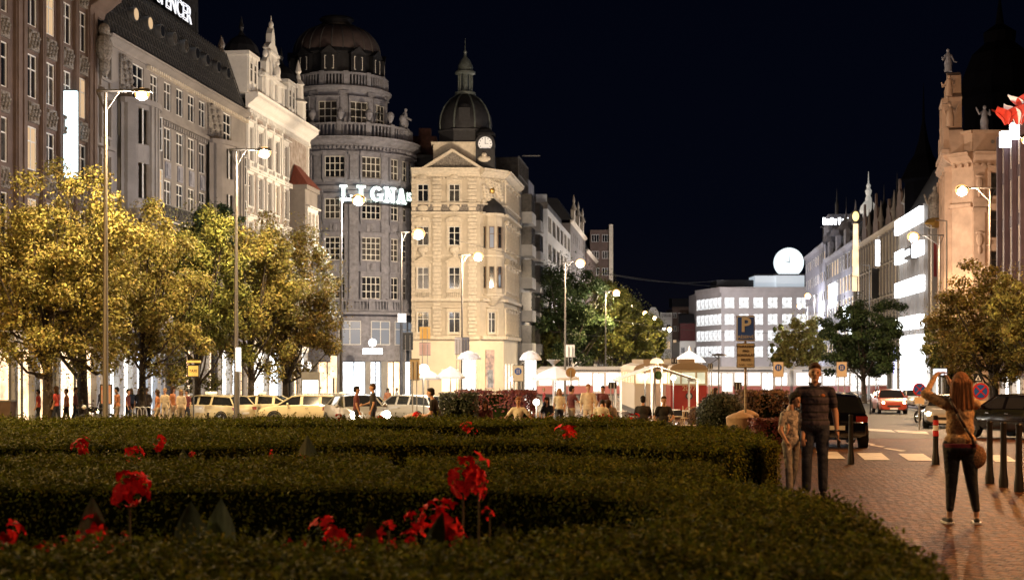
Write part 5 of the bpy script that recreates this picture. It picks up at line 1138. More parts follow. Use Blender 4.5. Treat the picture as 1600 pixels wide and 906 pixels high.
# plain unlit masts on the right
for i, (p, pt, Y, lab) in enumerate(((1455, 352, 118, 'thin pale mast left of the lamp pole by the light bands'), (1479, 345, 105, 'pale lamp mast with no visible head beside the airline banner'), (1340, 432, 150, 'slim mast with curved top before the dark round tree'), (1358, 415, 150, 'straight mast beside the traffic signs'))):
    b = MB(); b.cyl((PX(p, Y), Y, gz(Y)), (PX(p, Y), Y, PZ(pt, Y)), .1, .06, 8); b.cyl((PX(p, Y), Y, PZ(pt, Y)), (PX(p, Y)-.8, Y, PZ(pt, Y)+.05), .04, .04, 6); tag(b.build('mast', LW), lab, 'mast')
# wires across the square
WR = mat('wire', (.05, .05, .05), .6)
for i, (a, c) in enumerate((((700, 372, 130), (1180, 450, 170)), ((883, 412, 137), (1130, 437, 200)), ((880, 520, 150), (1090, 500, 180)), ((1262, 490, 205), (1440, 560, 140)), ((960, 500, 175), (1340, 512, 150)))):
    p0, p1 = P(*a), P(*c); pts = [p0.lerp(p1, k/14)-Vector((0, 0, 1.0*4*(k/14)*(1-k/14))) for k in range(15)]; b = MB(); b.tube(pts, .02, 4)
    tag(b.build('overhead_wire', WR), ['long overhead wire from the clock house lamp over the trees', 'overhead wire leaving the slim middle lamp', 'low tram wire over the middle trees', 'tram wire sloping to the dark round tree', 'tram contact wire across the square'][i], 'wire')
# ------------------------------------------------------------------ trees
BK = M['bark']
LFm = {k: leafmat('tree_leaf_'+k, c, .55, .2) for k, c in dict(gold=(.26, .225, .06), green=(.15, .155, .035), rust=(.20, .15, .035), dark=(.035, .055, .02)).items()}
def tree(x, y, h, rx, ry, zb, label, seed, leaf='green', n=14000, ls=.13, trunk=.2, lean=0, group='trees of the square', sky=0, clumps=95):
    rd = random.Random(seed); rs = np.random.RandomState(seed); g = gz(y); root = thing('tree', (x, y, g), label, 'tree', group)
    cz = (h+zb)/2; rz = (h-zb)/2; cs = []
    k = 0
    while len(cs) < clumps and k < 6000:
        k += 1; v = np.array([rd.gauss(0, 1) for _ in range(3)]); v /= np.linalg.norm(v)+1e-6; r = rd.random()**.38*(.86+.16*math.sin(3*math.atan2(v[1], v[0])+seed+2*v[2])+.16*rd.random())
        p = np.array([v[0]*rx*r, v[1]*ry*r, v[2]*rz*r]); 
        if v[2] < -.75 and rd.random() < .5: continue
        cs.append((p, rd.uniform(.45, 1.0)))
    C = []; S = []; N = []
    n = int(n*1.6); ls *= .8; per = n//len(cs)
    for p, sz in cs:
        m = int(per*sz*1.35); q = rs.normal(0, 1, (m, 3)); q *= (rs.rand(m, 1)**.33)/(np.linalg.norm(q, axis=1, keepdims=True)+1e-6)
        rad = np.array([.155*rx, .155*ry, .10*rz])*(.6+.8*sz)
        C.append(p+q*rad+np.array([0, 0, cz])); N.append(unit(q*.8+np.array([0, 0, .55])+rs.normal(0, .5, (m, 3)))); S.append(rs.uniform(.55, 1.25, m)*ls*.75)
    m = n//9; a = rs.normal(0, 1, (m, 3)); a = unit(a)*(rs.uniform(.8, 1.12, (m, 1))); C.append(a*np.array([rx, ry, rz])+np.array([0, 0, cz])); N.append(unit(a+rs.normal(0, .6, (m, 3)))); S.append(rs.uniform(.5, 1.1, m)*ls*.55)
    C = np.concatenate(C); N = np.concatenate(N); S = np.concatenate(S)
    leaf_mesh('crown', C+np.array([x, y, g]), N, S, LFm[leaf], root, WL[root.name], 1.0, seed)
    b = MB(); pts = [Vector((x, y, g)), Vector((x+lean*.2, y, g+zb*.5)), Vector((x+lean*.5, y+.05, g+zb*.95)), Vector((x+lean*.6, y, g+cz))]
    rr_ = [trunk*1.25, trunk, trunk*.85, trunk*.45]
    for (p, q), (r0, r1) in zip(zip(pts, pts[1:]), zip(rr_, rr_[1:])): b.cyl(p, q, r0, r1, 9)
    b.cyl(pts[0], pts[0]+Vector((0, 0, .25)), trunk*1.6, trunk*1.2, 9); b.build('trunk', BK, root, smooth=60)
    b = MB()
    for p, sz in cs[::4]:
        s = pts[2].lerp(pts[3], rd.uniform(0, .8)); e = Vector((x+p[0], y+p[1], g+cz+p[2])); m_ = s.lerp(e, .5)+Vector((0, 0, -.1*rz)); b.cyl(s, m_, trunk*.4, trunk*.25, 6); b.cyl(m_, e, trunk*.25, trunk*.06, 5)
    b.build('limb', BK, root, smooth=60)
    return root
def tr(px, Y, ptop, pbot, wpx, label, seed, leaf='green', tpx=None, **k):
    g = gz(Y); x = PX(tpx if tpx is not None else px, Y); tree(x, Y, PZ(ptop, Y)-g, wpx/2*Y/F, wpx/2*Y/F*.9, max(1.8, PZ(pbot, Y)-g), label, seed, leaf, **k)
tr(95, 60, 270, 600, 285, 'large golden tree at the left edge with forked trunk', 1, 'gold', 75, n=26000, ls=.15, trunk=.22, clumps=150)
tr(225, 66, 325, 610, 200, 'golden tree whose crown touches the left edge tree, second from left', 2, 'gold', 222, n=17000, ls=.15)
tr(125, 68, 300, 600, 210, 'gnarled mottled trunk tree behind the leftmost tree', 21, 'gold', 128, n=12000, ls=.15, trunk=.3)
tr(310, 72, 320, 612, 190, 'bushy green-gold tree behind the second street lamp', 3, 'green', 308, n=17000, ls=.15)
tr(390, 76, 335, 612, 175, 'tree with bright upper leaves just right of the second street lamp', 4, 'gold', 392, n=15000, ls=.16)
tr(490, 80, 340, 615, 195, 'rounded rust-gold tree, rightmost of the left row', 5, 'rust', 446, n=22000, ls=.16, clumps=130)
tr(335, 88, 315, 420, 90, 'dark small tree peeking above the left row', 6, 'dark', n=6000, ls=.2)
tr(560, 80, 470, 590, 40, 'thin side shoot tree beside the rightmost tree of the left row', 22, 'green', 566, n=2500, ls=.14, trunk=.08, clumps=25) if False else None
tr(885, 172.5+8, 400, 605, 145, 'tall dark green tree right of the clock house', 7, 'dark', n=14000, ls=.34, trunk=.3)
tr(925, 190, 420, 605, 130, 'leafy green tree below the slim street lamp', 8, 'green', n=12000, ls=.34, trunk=.3)
tr(968, 205, 452, 605, 115, 'green tree under the first distant lamp', 9, 'green', n=10000, ls=.36, trunk=.3)
tr(1008, 222, 485, 592, 75, 'smaller tree at the end of the middle row', 10, 'green', n=8000, ls=.38, trunk=.3)
tr(850, 182, 480, 590, 70, 'low tree nearest the clock house side', 11, 'green', n=7000, ls=.34, trunk=.25)
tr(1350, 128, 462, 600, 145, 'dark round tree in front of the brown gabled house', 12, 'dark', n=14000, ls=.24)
tr(1255, 200, 487, 592, 85, 'yellow lit tree before the far pale store', 13, 'gold', n=9000, ls=.34)
tr(1220, 205, 512, 592, 40, 'small tree left of the yellow lit tree', 14, 'green', n=4000, ls=.34, clumps=45)
tr(1555, 76, 420, 622, 215, 'broad brown-green tree at the right edge', 15, 'rust', n=20000, ls=.16, clumps=130)
tr(1482, 84, 468, 615, 100, 'small tree left of the broad right edge tree', 16, 'green', n=9000, ls=.16)
tr(1615, 70, 410, 600, 130, 'bright topped tree cut by the right edge', 17, 'gold', n=10000, ls=.16)
# ------------------------------------------------------------------ vehicles
TAXI = mat('cream_car_paint', (.62, .54, .34), .3, coat=.8, var=.03)
BLK = mat('black_car_paint', (.004, .004, .005), .1, coat=1)
SILV = mat('silver_car_paint', (.42, .41, .39), .3, metal=.5, coat=.7)
REDP = mat('red_car_paint', (.30, .045, .02), .3, coat=.9)
CGL = mat('car_glass', (.015, .016, .018), .05, spec=.9)
HDL = glow('headlamp_lit', (1, .9, .72), 60); HDW = glow('headlamp_warm', (1, .66, .3), 30)
HOFF = mat('headlamp_glass', (.55, .55, .55), .1, spec=.9); TLL = glow('tail_lamp_lit', (1, .04, .03), 9); TLO = mat('tail_lamp_glass', (.25, .01, .01), .15, spec=.8)
CHR = mat('chrome', (.6, .6, .6), .15, metal=1)
PROF = dict(
 sedan=[(0, .50, .51, .84), (.015, .60, .61, .90), (.06, .67, .69, .94), (.17, .68, .72, .96), (.31, .69, .965, 1), (.34, .69, .975, 1), (.50, .68, 1, 1), (.53, .68, 1, 1), (.62, .67, .975, 1), (.76, .65, .68, .99), (.92, .57, .59, .95), (.975, .48, .50, .88), (1, .38, .39, .78)],
 estate=[(0, .50, .51, .86), (.012, .60, .62, .92), (.03, .64, .68, .95), (.10, .66, .95, .98), (.14, .66, .965, 1), (.33, .67, .99, 1), (.36, .67, .99, 1), (.52, .67, 1, 1), (.55, .67, 1, 1), (.64, .66, .97, 1), (.78, .64, .67, .99), (.93, .56, .58, .95), (.98, .47, .49, .88), (1, .38, .39, .78)],
 suv=[(0, .48, .49, .88), (.012, .58, .60, .94), (.03, .62, .66, .96), (.09, .64, .94, .99), (.14, .64, .965, 1), (.34, .64, .99, 1), (.37, .64, .99, 1), (.54, .64, 1, 1), (.57, .64, 1, 1), (.66, .64, .96, 1), (.77, .63, .66, 1), (.93, .57, .59, .97), (.985, .50, .52, .92), (1, .40, .41, .84)])
def car(kind, paint, label, px, Y, yaw, L=4.5, W=1.78, H=1.46, head=None, tail=None, taxi=False, plate='', group=None, roofrail=False, tailgate=False):
    t = thing('car', (0, 0, 0), label, 'car', group); hw = W/2; pr = PROF[kind]; zb = .2
    def ring(s):
        x, zl, zr, wf = s; x = (x-.5)*L; w_ = hw*wf; zl *= H; zr *= H; cab = zr-zl > .12*H; wr = w_*(.74 if cab else .90); lo = zb+(.06 if x > -L*.47 and x < L*.47 else .14)
        return [(x, 0, lo), (x, w_*.8, lo), (x, w_*.965, lo+.07), (x, w_, .30*H), (x, w_*1.0, .45*H), (x, w_*.965, zl-.03), (x, w_*.93, zl), (x, wr, zr-.045 if cab else zr-.01), (x, wr*.55, zr-.006), (x, 0, zr)]
    rg = [ring(s) for s in pr]; body = MB(); gl = {}
    for i in range(len(pr)-1):
        A_, B_ = rg[i], rg[i+1]; ca = pr[i][2]-pr[i][1] > .12; cb = pr[i+1][2]-pr[i+1][1] > .12
        for j in range(len(A_)-1):
            for sg in (1, -1):
                q = [A_[j], B_[j], B_[j+1], A_[j+1]]; q = [(a, b_*sg, c) for a, b_, c in q]
                tgt = body
                wid = pr[i+1][0]-pr[i][0]
                if j == 6 and (ca or cb) and wid > .04: tgt = gl.setdefault(('side_window', i, sg), MB())
                elif j >= 7 and ca != cb: tgt = gl.setdefault(('windscreen' if ca else 'rear_window',), MB())
                tgt.quad(*q)
    for r_ in (rg[0], rg[-1]): body.poly([(a, b_, c) for a, b_, c in r_]+[(a, -b_, c) for a, b_, c in r_[::-1][1:-1]])
    for i in range(len(pr)-1):
        ca = pr[i][2]-pr[i][1] > .12; cb = pr[i+1][2]-pr[i+1][1] > .12
        if ca or cb:
            for sg in (1, -1): p, q = rg[i][7], rg[i+1][7]; body.cyl((p[0], p[1]*sg, p[2]), (q[0], q[1]*sg, q[2]), .035, .035, 6)
    body.build('body', paint, t, smooth=35)
    for k, g_ in gl.items(): g_.build(k[0], CGL, t, smooth=30)
    r = .315 if kind != 'suv' else .36
    for x in (-.5*L+.18*L, -.5*L+.81*L):
        for sg in (1, -1):
            b = MB(); y0, y1 = sg*(hw-.2), sg*(hw+.012)
            b.cyl((x, y0, r), (x, y1, r), r, r, 20); w_ = b.build('wheel', M['rubber'], t, smooth=40)
            b = MB(); b.cyl((x, sg*(hw-.05), r), (x, sg*(hw+.018), r), r*.68, r*.64, 20)
            for k in range(5): a = k*1.2566; b.box(x-.001, x+.001, sg*hw, sg*hw, r, r) if 0 else b.cyl((x+.05*math.cos(a), sg*(hw+.02), r+.05*math.sin(a)), (x+r*.6*math.cos(a), sg*(hw+.022), r+r*.6*math.sin(a)), .03, .025, 4)
            b.build('rim', CHR, w_, smooth=30)
            b = MB()
            for k in range(13):
                a0, a1 = math.pi*(k-.5)/12, math.pi*(k+.5)/12; ro, ri = r+.07, r+.01
                b.quad(*[(x+q*math.cos(a), sg*(hw+.004), r+q*math.sin(a)) for q, a in ((ri, a0), (ro, a0), (ro, a1), (ri, a1))])
            b.build('wheel_arch', M['rubber'], t)
    for sg in (1, -1):
        b = MB(); xf = L*.5-.13; b.hexa([(xf-.1, sg*(hw*.88), .40*H), (xf+.07, sg*hw*.62, .40*H), (xf+.03, sg*hw*.55, .40*H), (xf-.2, sg*hw*.8, .40*H), (xf-.16, sg*(hw*.9), .52*H), (xf+.04, sg*hw*.64, .50*H), (xf-.02, sg*hw*.55, .50*H), (xf-.24, sg*hw*.8, .52*H)]); b.build('headlight', head or HOFF, t)
        if head:
            b = MB(); rl_ = .17 if head is HDL else .1; b.sphere((xf+.05, sg*hw*.72, .46*H), rl_, rl_, rl_, 10, 8); b.build('headlight', head, t)
        b = MB(); b.box(-L/2-.01, -L/2+.14, min(sg*hw*.6, sg*hw*.93), max(sg*hw*.6, sg*hw*.93), .50*H, .60*H); b.build('tail_light', tail or TLO, t)
        b = MB(); b.sphere((L*.17, sg*(hw+.1), .69*H), .06, .1, .075, 8, 6); b.cyl((L*.17, sg*hw*.9, .66*H), (L*.17, sg*(hw+.05), .68*H), .02, .02, 5); b.build('wing_mirror', paint, t, smooth=True)
        b = MB()
        for x in (-.02, .16): b.box(L*x-.09, L*x+.05, min(sg*hw*.99, sg*hw*1.02), max(sg*hw*.99, sg*hw*1.02), .56*H, .575*H)
        b.build('door_handle', CHR, t)
    b = MB(); b.box(-L/2-.02, -L/2+.02, -.26, .26, .36*H, .36*H+.11); b.build('number_plate', M['white'], t); b = MB(); b.box(L/2-.03, L/2+.02, -.26, .26, .2*H, .2*H+.11); b.build('number_plate', M['white'], t)
    b = MB(); b.box(L/2-.04, L/2+.005, -hw*.45, hw*.45, .30*H, .37*H); b.box(L/2-.06, L/2-.0, -hw*.6, hw*.6, .15*H, .19*H); b.build('grille', M['rubber'], t)
    if taxi:
        b = MB(); b.box(-.1, .1, -.32, .32, H, H+.14); b.build('roof_sign', glow('taxi_roof_sign', (1, .8, .4), 1.2), t)
        b = MB(); b.box(-.13, .13, -.36, .36, H-.005, H+.02); b.build('sign_mount', M['black'], t)
    if roofrail:
        for sg in (1, -1): b = MB(); b.tube([(-.35*L, sg*hw*.68, H*.99), (-.3*L, sg*hw*.68, H+.03), (.1*L, sg*hw*.68, H+.04), (.14*L, sg*hw*.68, H*.98)], .02, 5); b.build('roof_rail', M['dmetal'], t)
    if tailgate:
        b = MB(); b.hexa([(-L*.42, -hw*.8, H*.96), (-L*.42-1.0, -hw*.85, H+.35), (-L*.42-1.0, hw*.85, H+.35), (-L*.42, hw*.8, H*.96), (-L*.42, -hw*.8, H), (-L*.42-1.0, -hw*.85, H+.42), (-L*.42-1.0, hw*.85, H+.42), (-L*.42, hw*.8, H)]); b.build('tailgate', paint, t)
    x = PX(px, Y); t.location = (x, Y, gz(Y)); t.rotation_euler = (0, 0, yaw)
    return t
AW = math.atan2(1, AX)      # heading away along the street
car('suv', BLK, 'black car seen from behind, parked past the crossing beside the walking man', 1291, 39.5, AW, L=4.4, W=1.82, H=1.5)
car('suv', REDP, 'orange-red car driving towards the viewer with both headlights on', 1389, 97, AW+math.pi, L=4.5, W=1.9, H=1.68, head=HDW)
car('sedan', SILV, 'silver car with a lit headlight, half hidden by the photographing woman', 1481, 62, AW+math.pi-.25, head=HDW)
car('sedan', BLK, 'black car with glowing red tail lights behind the bollards at the right edge', 1603, 45.5, AW+.55, L=4.7, W=1.85, H=1.46, tail=TLL)
car('estate', TAXI, 'pale car parked behind the dark red shrubs left of the man', 1205, 82, math.pi+.1, taxi=False)
car('sedan', SILV, 'far pale car between the red car and the round sign', 1428, 112, AW+math.pi)
tg = 'cream taxis waiting in a row'
car('estate', TAXI, 'leftmost cream taxi with its roof sign, parked beside the standing crowd', 330, 70, math.pi-.5, L=4.3, taxi=True, group=tg)
car('estate', TAXI, 'cream taxi with raised tailgate behind the leftmost taxi', 352, 79, -.25, L=4.6, taxi=False, group=tg, tailgate=True, H=1.5)
car('sedan', TAXI, 'second cream taxi in the row, under the second street lamp', 410, 73, math.pi-.12, L=4.6, taxi=True, group=tg)
car('estate', TAXI, 'long cream estate taxi with roof rails in the middle of the row', 482, 70, math.pi-.08, L=4.8, group=tg, roofrail=True)
car('estate', TAXI, 'rearmost cream estate taxi at the right end of the row', 535, 79, math.pi-.2, L=4.8, group=tg, roofrail=True, taxi=True)
car('sedan', SILV, 'silver car driving up with two blazing white headlights in front of the taxis', 556, 58, -math.pi/2-.12+.5, head=HDL)
car('estate', SILV, 'dusty silver car behind the two standing friends', 640, 72, math.pi-.7)
car('sedan', BLK, 'dark car beside the litter bin, nose towards the clock house', 668, 80, math.pi-.3)
# trams
TW = mat('tram_white', (.72, .68, .66), .35, coat=.5); TRD = mat('tram_red', (.50, .16, .14), .35, coat=.5); TG = glow('tram_window_lit', (1, .93, .88), 1.9, .35, .7)
def tram(x, Y, label):
    g = gz(Y)+.02; t = thing('tram', (x, Y, g), label, 'tram', 'trams crossing the square'); L = 14.4; y0, y1 = Y-1.25, Y+1.25
    b = MB(); b.box(x, x+L, y0, y1, g+.35, g+1.25); b.build('lower_body', TRD, t)
    b = MB(); b.box(x+.05, x+L-.05, y0+.02, y1-.02, g+1.25, g+3.2); b.prism([(x+.1, y0+.1, g+3.2), (x+L-.1, y0+.1, g+3.2), (x+L-.5, y0+.4, g+3.5), (x+.5, y0+.4, g+3.5)], None, (0, 1.7, 0)); b.build('upper_body', TW, t)
    b = MB(); b.box(x+1, x+L-1, y0-.004, y0+.03, g+2.95, g+3.12); b.build('destination_strip', M['black'], t)
    for k in range(9):
        a = x+.35+k*1.54
        if k in (1, 4, 7):
            b = MB(); b.box(a, a+1.3, y0-.03, y0+.01, g+.45, g+2.85); d = b.build('door', TW, t); b = MB(); b.box(a+.08, a+.6, y0-.05, y0-.031, g+.7, g+2.7); b.box(a+.7, a+1.22, y0-.05, y0-.031, g+.7, g+2.7); b.build('door_window', TG, d)
        else: b = MB(); b.box(a, a+1.36, y0-.02, y0+.01, g+1.4, g+2.75); b.build('side_window', TG, t)
    b = MB(); b.box(x+1, x+3.6, Y-1.1, Y+1.1, g+.02, g+.4); b.box(x+L-3.6, x+L-1, Y-1.1, Y+1.1, g+.02, g+.4); b.build('bogie', M['black'], t)
    b = MB(); c = x+L*.4; b.tube([(c-.8, Y, g+3.5), (c+.5, Y, g+4.4), (c-.5, Y, g+5.2)], .04, 5); b.box(c-.55, c-.45, Y-.7, Y+.7, g+5.15, g+5.25); b.build('pantograph', M['black'], t)
    return t
tx = PX(838, 165)
for i, lb in enumerate(('red and white tram whose left end passes behind the lit kiosk', 'red and white tram behind the cafe tram', 'red and white tram behind the blue parking sign', 'red and white tram at the right, ending behind the orange-red car')): tram(tx+i*14.8, 165, lb)
b = MB()
for dy in (-.72, .72): b.box(-55, 78, 165+dy-.04, 165+dy+.04, gz(165)+.0, gz(165)+.025)
o = b.build('tram_rails', M['steel']); o['kind'] = 'structure'
# cafe in an old tram
Yt = 86.5; gx = gz(86.5)
def old_tram(pxc, Y, w_, label, red, number):
    g = gz(Y); x = PX(pxc, Y); hw = w_/2; t = thing('cafe_tram', (x, Y, g), label, 'tram'); L = 10.5; col = mat('cafe_red', (.42, .03, .02), .4, coat=.4) if red else mat('cafe_cream', (.62, .50, .34), .5); cr = mat('cafe_cream_trim', (.68, .56, .36), .5)
    fr = Flat((x-hw, Y), to=(x+hw, Y)); b = MB(); b.box(x-hw, x+hw, Y, Y+L, g+.5, g+2.05); b.build('lower_body', col, t)
    b = MB(); b.box(x-hw+.03, x+hw-.03, Y+.03, Y+L, g+.15, g+.5); b.build('skirt', M['black'], t)
    b = MB()
    for a in (-hw+.04, -hw*.42, hw*.42, hw-.04): b.box(x+a-.05, x+a+.05, Y-.01, Y+.1, g+2.05, g+2.8)
    for sg in (-1, 1):
        for k in range(9): yy = Y+.15+k*(L-.3)/8; b.box(x+sg*hw-.05, x+sg*hw+.05, yy-.06, yy+.06, g+2.05, g+2.8)
    b.box(x-hw-.02, x+hw+.02, Y-.03, Y+L, g+2.0, g+2.1); b.box(x-hw-.05, x+hw+.05, Y-.06, Y+L, g+2.78, g+2.95); b.build('window_post', cr, t)
    for a, c in ((-hw+.1, -hw*.42-.06), (-hw*.42+.06, hw*.42-.06), (hw*.42+.06, hw-.1)): b = MB(); b.box(x+a, x+c, Y+.04, Y+.06, g+2.1, g+2.78); b.build('front_window', M['shopw'] if not red else glow('cafe_window', (.9, 1, .7), .55, .5, 1.2), t)
    for sg in (-1, 1): b = MB(); b.box(x+sg*(hw-.03)-.01, x+sg*(hw-.03)+.01, Y+.2, Y+L-.2, g+2.1, g+2.78); b.build('side_window', M['shopw'], t)
    b = MB(); pts = [(x-hw-.08, g+2.95), (x+hw+.08, g+2.95), (x+hw-.1, g+3.2), (x+hw*.45, g+3.36), (x-hw*.45, g+3.36), (x-hw+.1, g+3.2)]; b.prism([(p, Y-.15, z) for p, z in pts], None, (0, L+.2, 0)); b.box(x-.5, x+.5, Y+1, Y+L-1, g+3.36, g+3.6); b.build('roof', mat('cafe_roof', (.30, .20, .10), .6), t)
    if red:
        b = MB(); b.cyl((x+.02, Y-.09, g+1.35), (x+.02, Y, g+1.35), .22, .2, 20); b.build('headlamp_rim', M['black'], t); b = MB(); b.cyl((x+.02, Y-.11, g+1.35), (x+.02, Y-.09, g+1.35), .14, .14, 20); b.build('headlamp', HOFF, t)
        text(t, number, .42, (x+.02, Y-.03, g+1.8), 0, mat('gold_numerals', (.7, .5, .25), .5), 'number', .01)
        b = MB(); b.box(x-hw*.98, x-hw*.98+.34, Y-.3, Y-.2, g+3.3, g+3.68); b.build('line_plate', M['black'], t); text(t, '11', .34, (x-hw*.98+.17, Y-.31, g+3.49), 0, M['white'], 'line_number', .006)
    b = MB()
    for yy in (Y+1.2, Y+3, Y+L-2.5, Y+L-.8):
        for sg in (-1, 1): b.cyl((x+sg*.65, yy, g+.32), (x+sg*.78, yy, g+.32), .3, .3, 14)
    b.build('wheel', M['black'], t)
    return t
old_tram(1076, 86.5, 2.2, 'old red cafe tram with number 2077, a round headlamp and cream window posts', True, '2077')
old_tram(1020, 89.0, 2.3, 'second old cafe tram with warm lit front behind the white awning', False, '')
AWN = mat('awning_canvas', (.72, .66, .54), .8, var=.1)
t = thing('awning', tuple(P(1027, 640, 80)), 'white pitched awning on posts in front of the cafe trams', 'awning'); Ya = 80.; ga = gz(Ya); k_ = Ya/F; xa = PX(1027, Ya); WL[t.name] = (xa, Ya, ga); t.location = (xa, Ya, ga)
za = PZ(571, Ya); ze = PZ(592, Ya)
for sg, e_ in ((-1, 968), (1, 1092)):
    xe = PX(e_, Ya); b = MB(); b.hexa([(xa, Ya, za-.06), (xe, Ya, ze-.06), (xe, Ya+4, ze-.06), (xa, Ya+4, za-.06), (xa, Ya, za), (xe, Ya, ze), (xe, Ya+4, ze), (xa, Ya+4, za)])
    for k in range(6): b.cyl((xe, Ya+k*.8, ze-.1), (xe, Ya+k*.8+.79, ze-.1), .09, .09, 5)
    b.build('canvas', AWN, t)
for p in (1018, 1034, 970, 1090):
    for yy in (Ya+.05, Ya+3.9): b = MB(); b.cyl((PX(p, Ya), yy, ga), (PX(p, Ya), yy, (za if abs(p-1026) < 20 else ze)-.05), .06, .06, 6); b.build('post', M['white'], t)
b = MB(); b.cyl((xa, Ya+.3, za), (xa, Ya+.3, za+.15), .12, .12, 8); b.prism([(xa+.38*math.cos(a), Ya+.2, za+.12+.3*math.sin(a)) for a in [math.pi*k/10 for k in range(11)]], None, (0, .25, 0)); b.build('crest_board', mat('cafe_cream_trim', (.68, .56, .36), .5), t)
b = MB(); b.sphere((xa+.05, Ya-.05, za-.55), .22, .22, .25, 10, 8); tag(b.build('hanging_basket', LEAFD), 'dark round hanging basket under the white awning', 'hanging basket')
# white tent behind the cafe tram
t = thing('tent', tuple(P(1077, 600, 120)), 'bright white pointed tent rising behind the red cafe tram', 'tent'); Yn = 120.; gn = gz(Yn); x = PX(1077, Yn); WL[t.name] = (x, Yn, gn); t.location = (x, Yn, gn)
b = MB(); b.lathe([(1.4, PZ(566, Yn)), (1.15, PZ(560, Yn)), (.55, PZ(553, Yn)), (.08, PZ(548, Yn)), (.02, PZ(540, Yn))], (x, Yn, 0), 8); b.build('tent_roof', glow('lit_canvas', (1, .93, .82), 1.6), t)
b = MB()
for k in range(4): a = k*math.pi/2+.78; b.cyl((x+1.3*math.cos(a), Yn+1.3*math.sin(a), gn), (x+1.3*math.cos(a), Yn+1.3*math.sin(a), PZ(566, Yn)), .05, .05, 6)
b.build('tent_pole', M['white'], t)
# ------------------------------------------------------------------ people
SK = mat('skin', (.42, .24, .16), .55, var=.06, vscale=6); SKD = mat('lips_brow_skin', (.20, .09, .06), .6)
HR = {k: mat('hair_'+k, c, .7, spec=.2, var=.5, vscale=40, stretch=(1, 1, .12), bump=.6, bscale=60) for k, c in dict(black=(.012, .009, .008), brown=(.05, .025, .012), auburn=(.24, .10, .04), blond=(.35, .22, .09), grey=(.2, .18, .16)).items()}
def cloth(name, c, **k): return mat(name, c, .85, bump=.7, bscale=11, var=k.pop('var', .18), vscale=k.pop('vscale', 6), **k)
CL = dict(black=cloth('black_tee', (.013, .012, .014)), navy=cloth('navy_cotton', (.02, .022, .04)), white=cloth('white_cotton', (.62, .58, .50)), grey=cloth('grey_cotton', (.2, .19, .18)), maroon=cloth('maroon_cotton', (.10, .02, .025)),
 red=cloth('red_cotton', (.35, .04, .03)), orange=cloth('orange_cotton', (.42, .15, .05)), jeans=cloth('dark_jeans', (.018, .024, .045), var=.6, vscale=5), blue=cloth('blue_denim', (.07, .10, .17)), khaki=cloth('khaki_cotton', (.28, .22, .14)),
 beige=cloth('beige_linen', (.5, .4, .27)), darkp=cloth('black_trousers', (.006, .006, .009)), shoe=mat('shoe_leather', (.03, .025, .02), .5), floral=cloth('floral_print', (.36, .33, .30), var=.9, vscale=16, col2=(.02, .02, .03)),
 lace=cloth('patterned_blouse', (.46, .28, .13), var=.75, vscale=38, col2=(.16, .09, .05)), eye=mat('eye_dark', (.01, .008, .008), .2))
def _sd(V, p):
    a = np.array(p[1]); c = np.array(p[2])
    if p[0] == 'c':
        ra, rb = p[3], p[4]; d = c-a; t = np.clip(((V-a)@d)/(d@d+1e-9), 0, 1); return np.linalg.norm(V-(a+t[:,None]*d), axis=1)-(ra+(rb-ra)*t)
    q = (V-a)/c; l = np.linalg.norm(q, axis=1); return (l-1)*min(p[2])
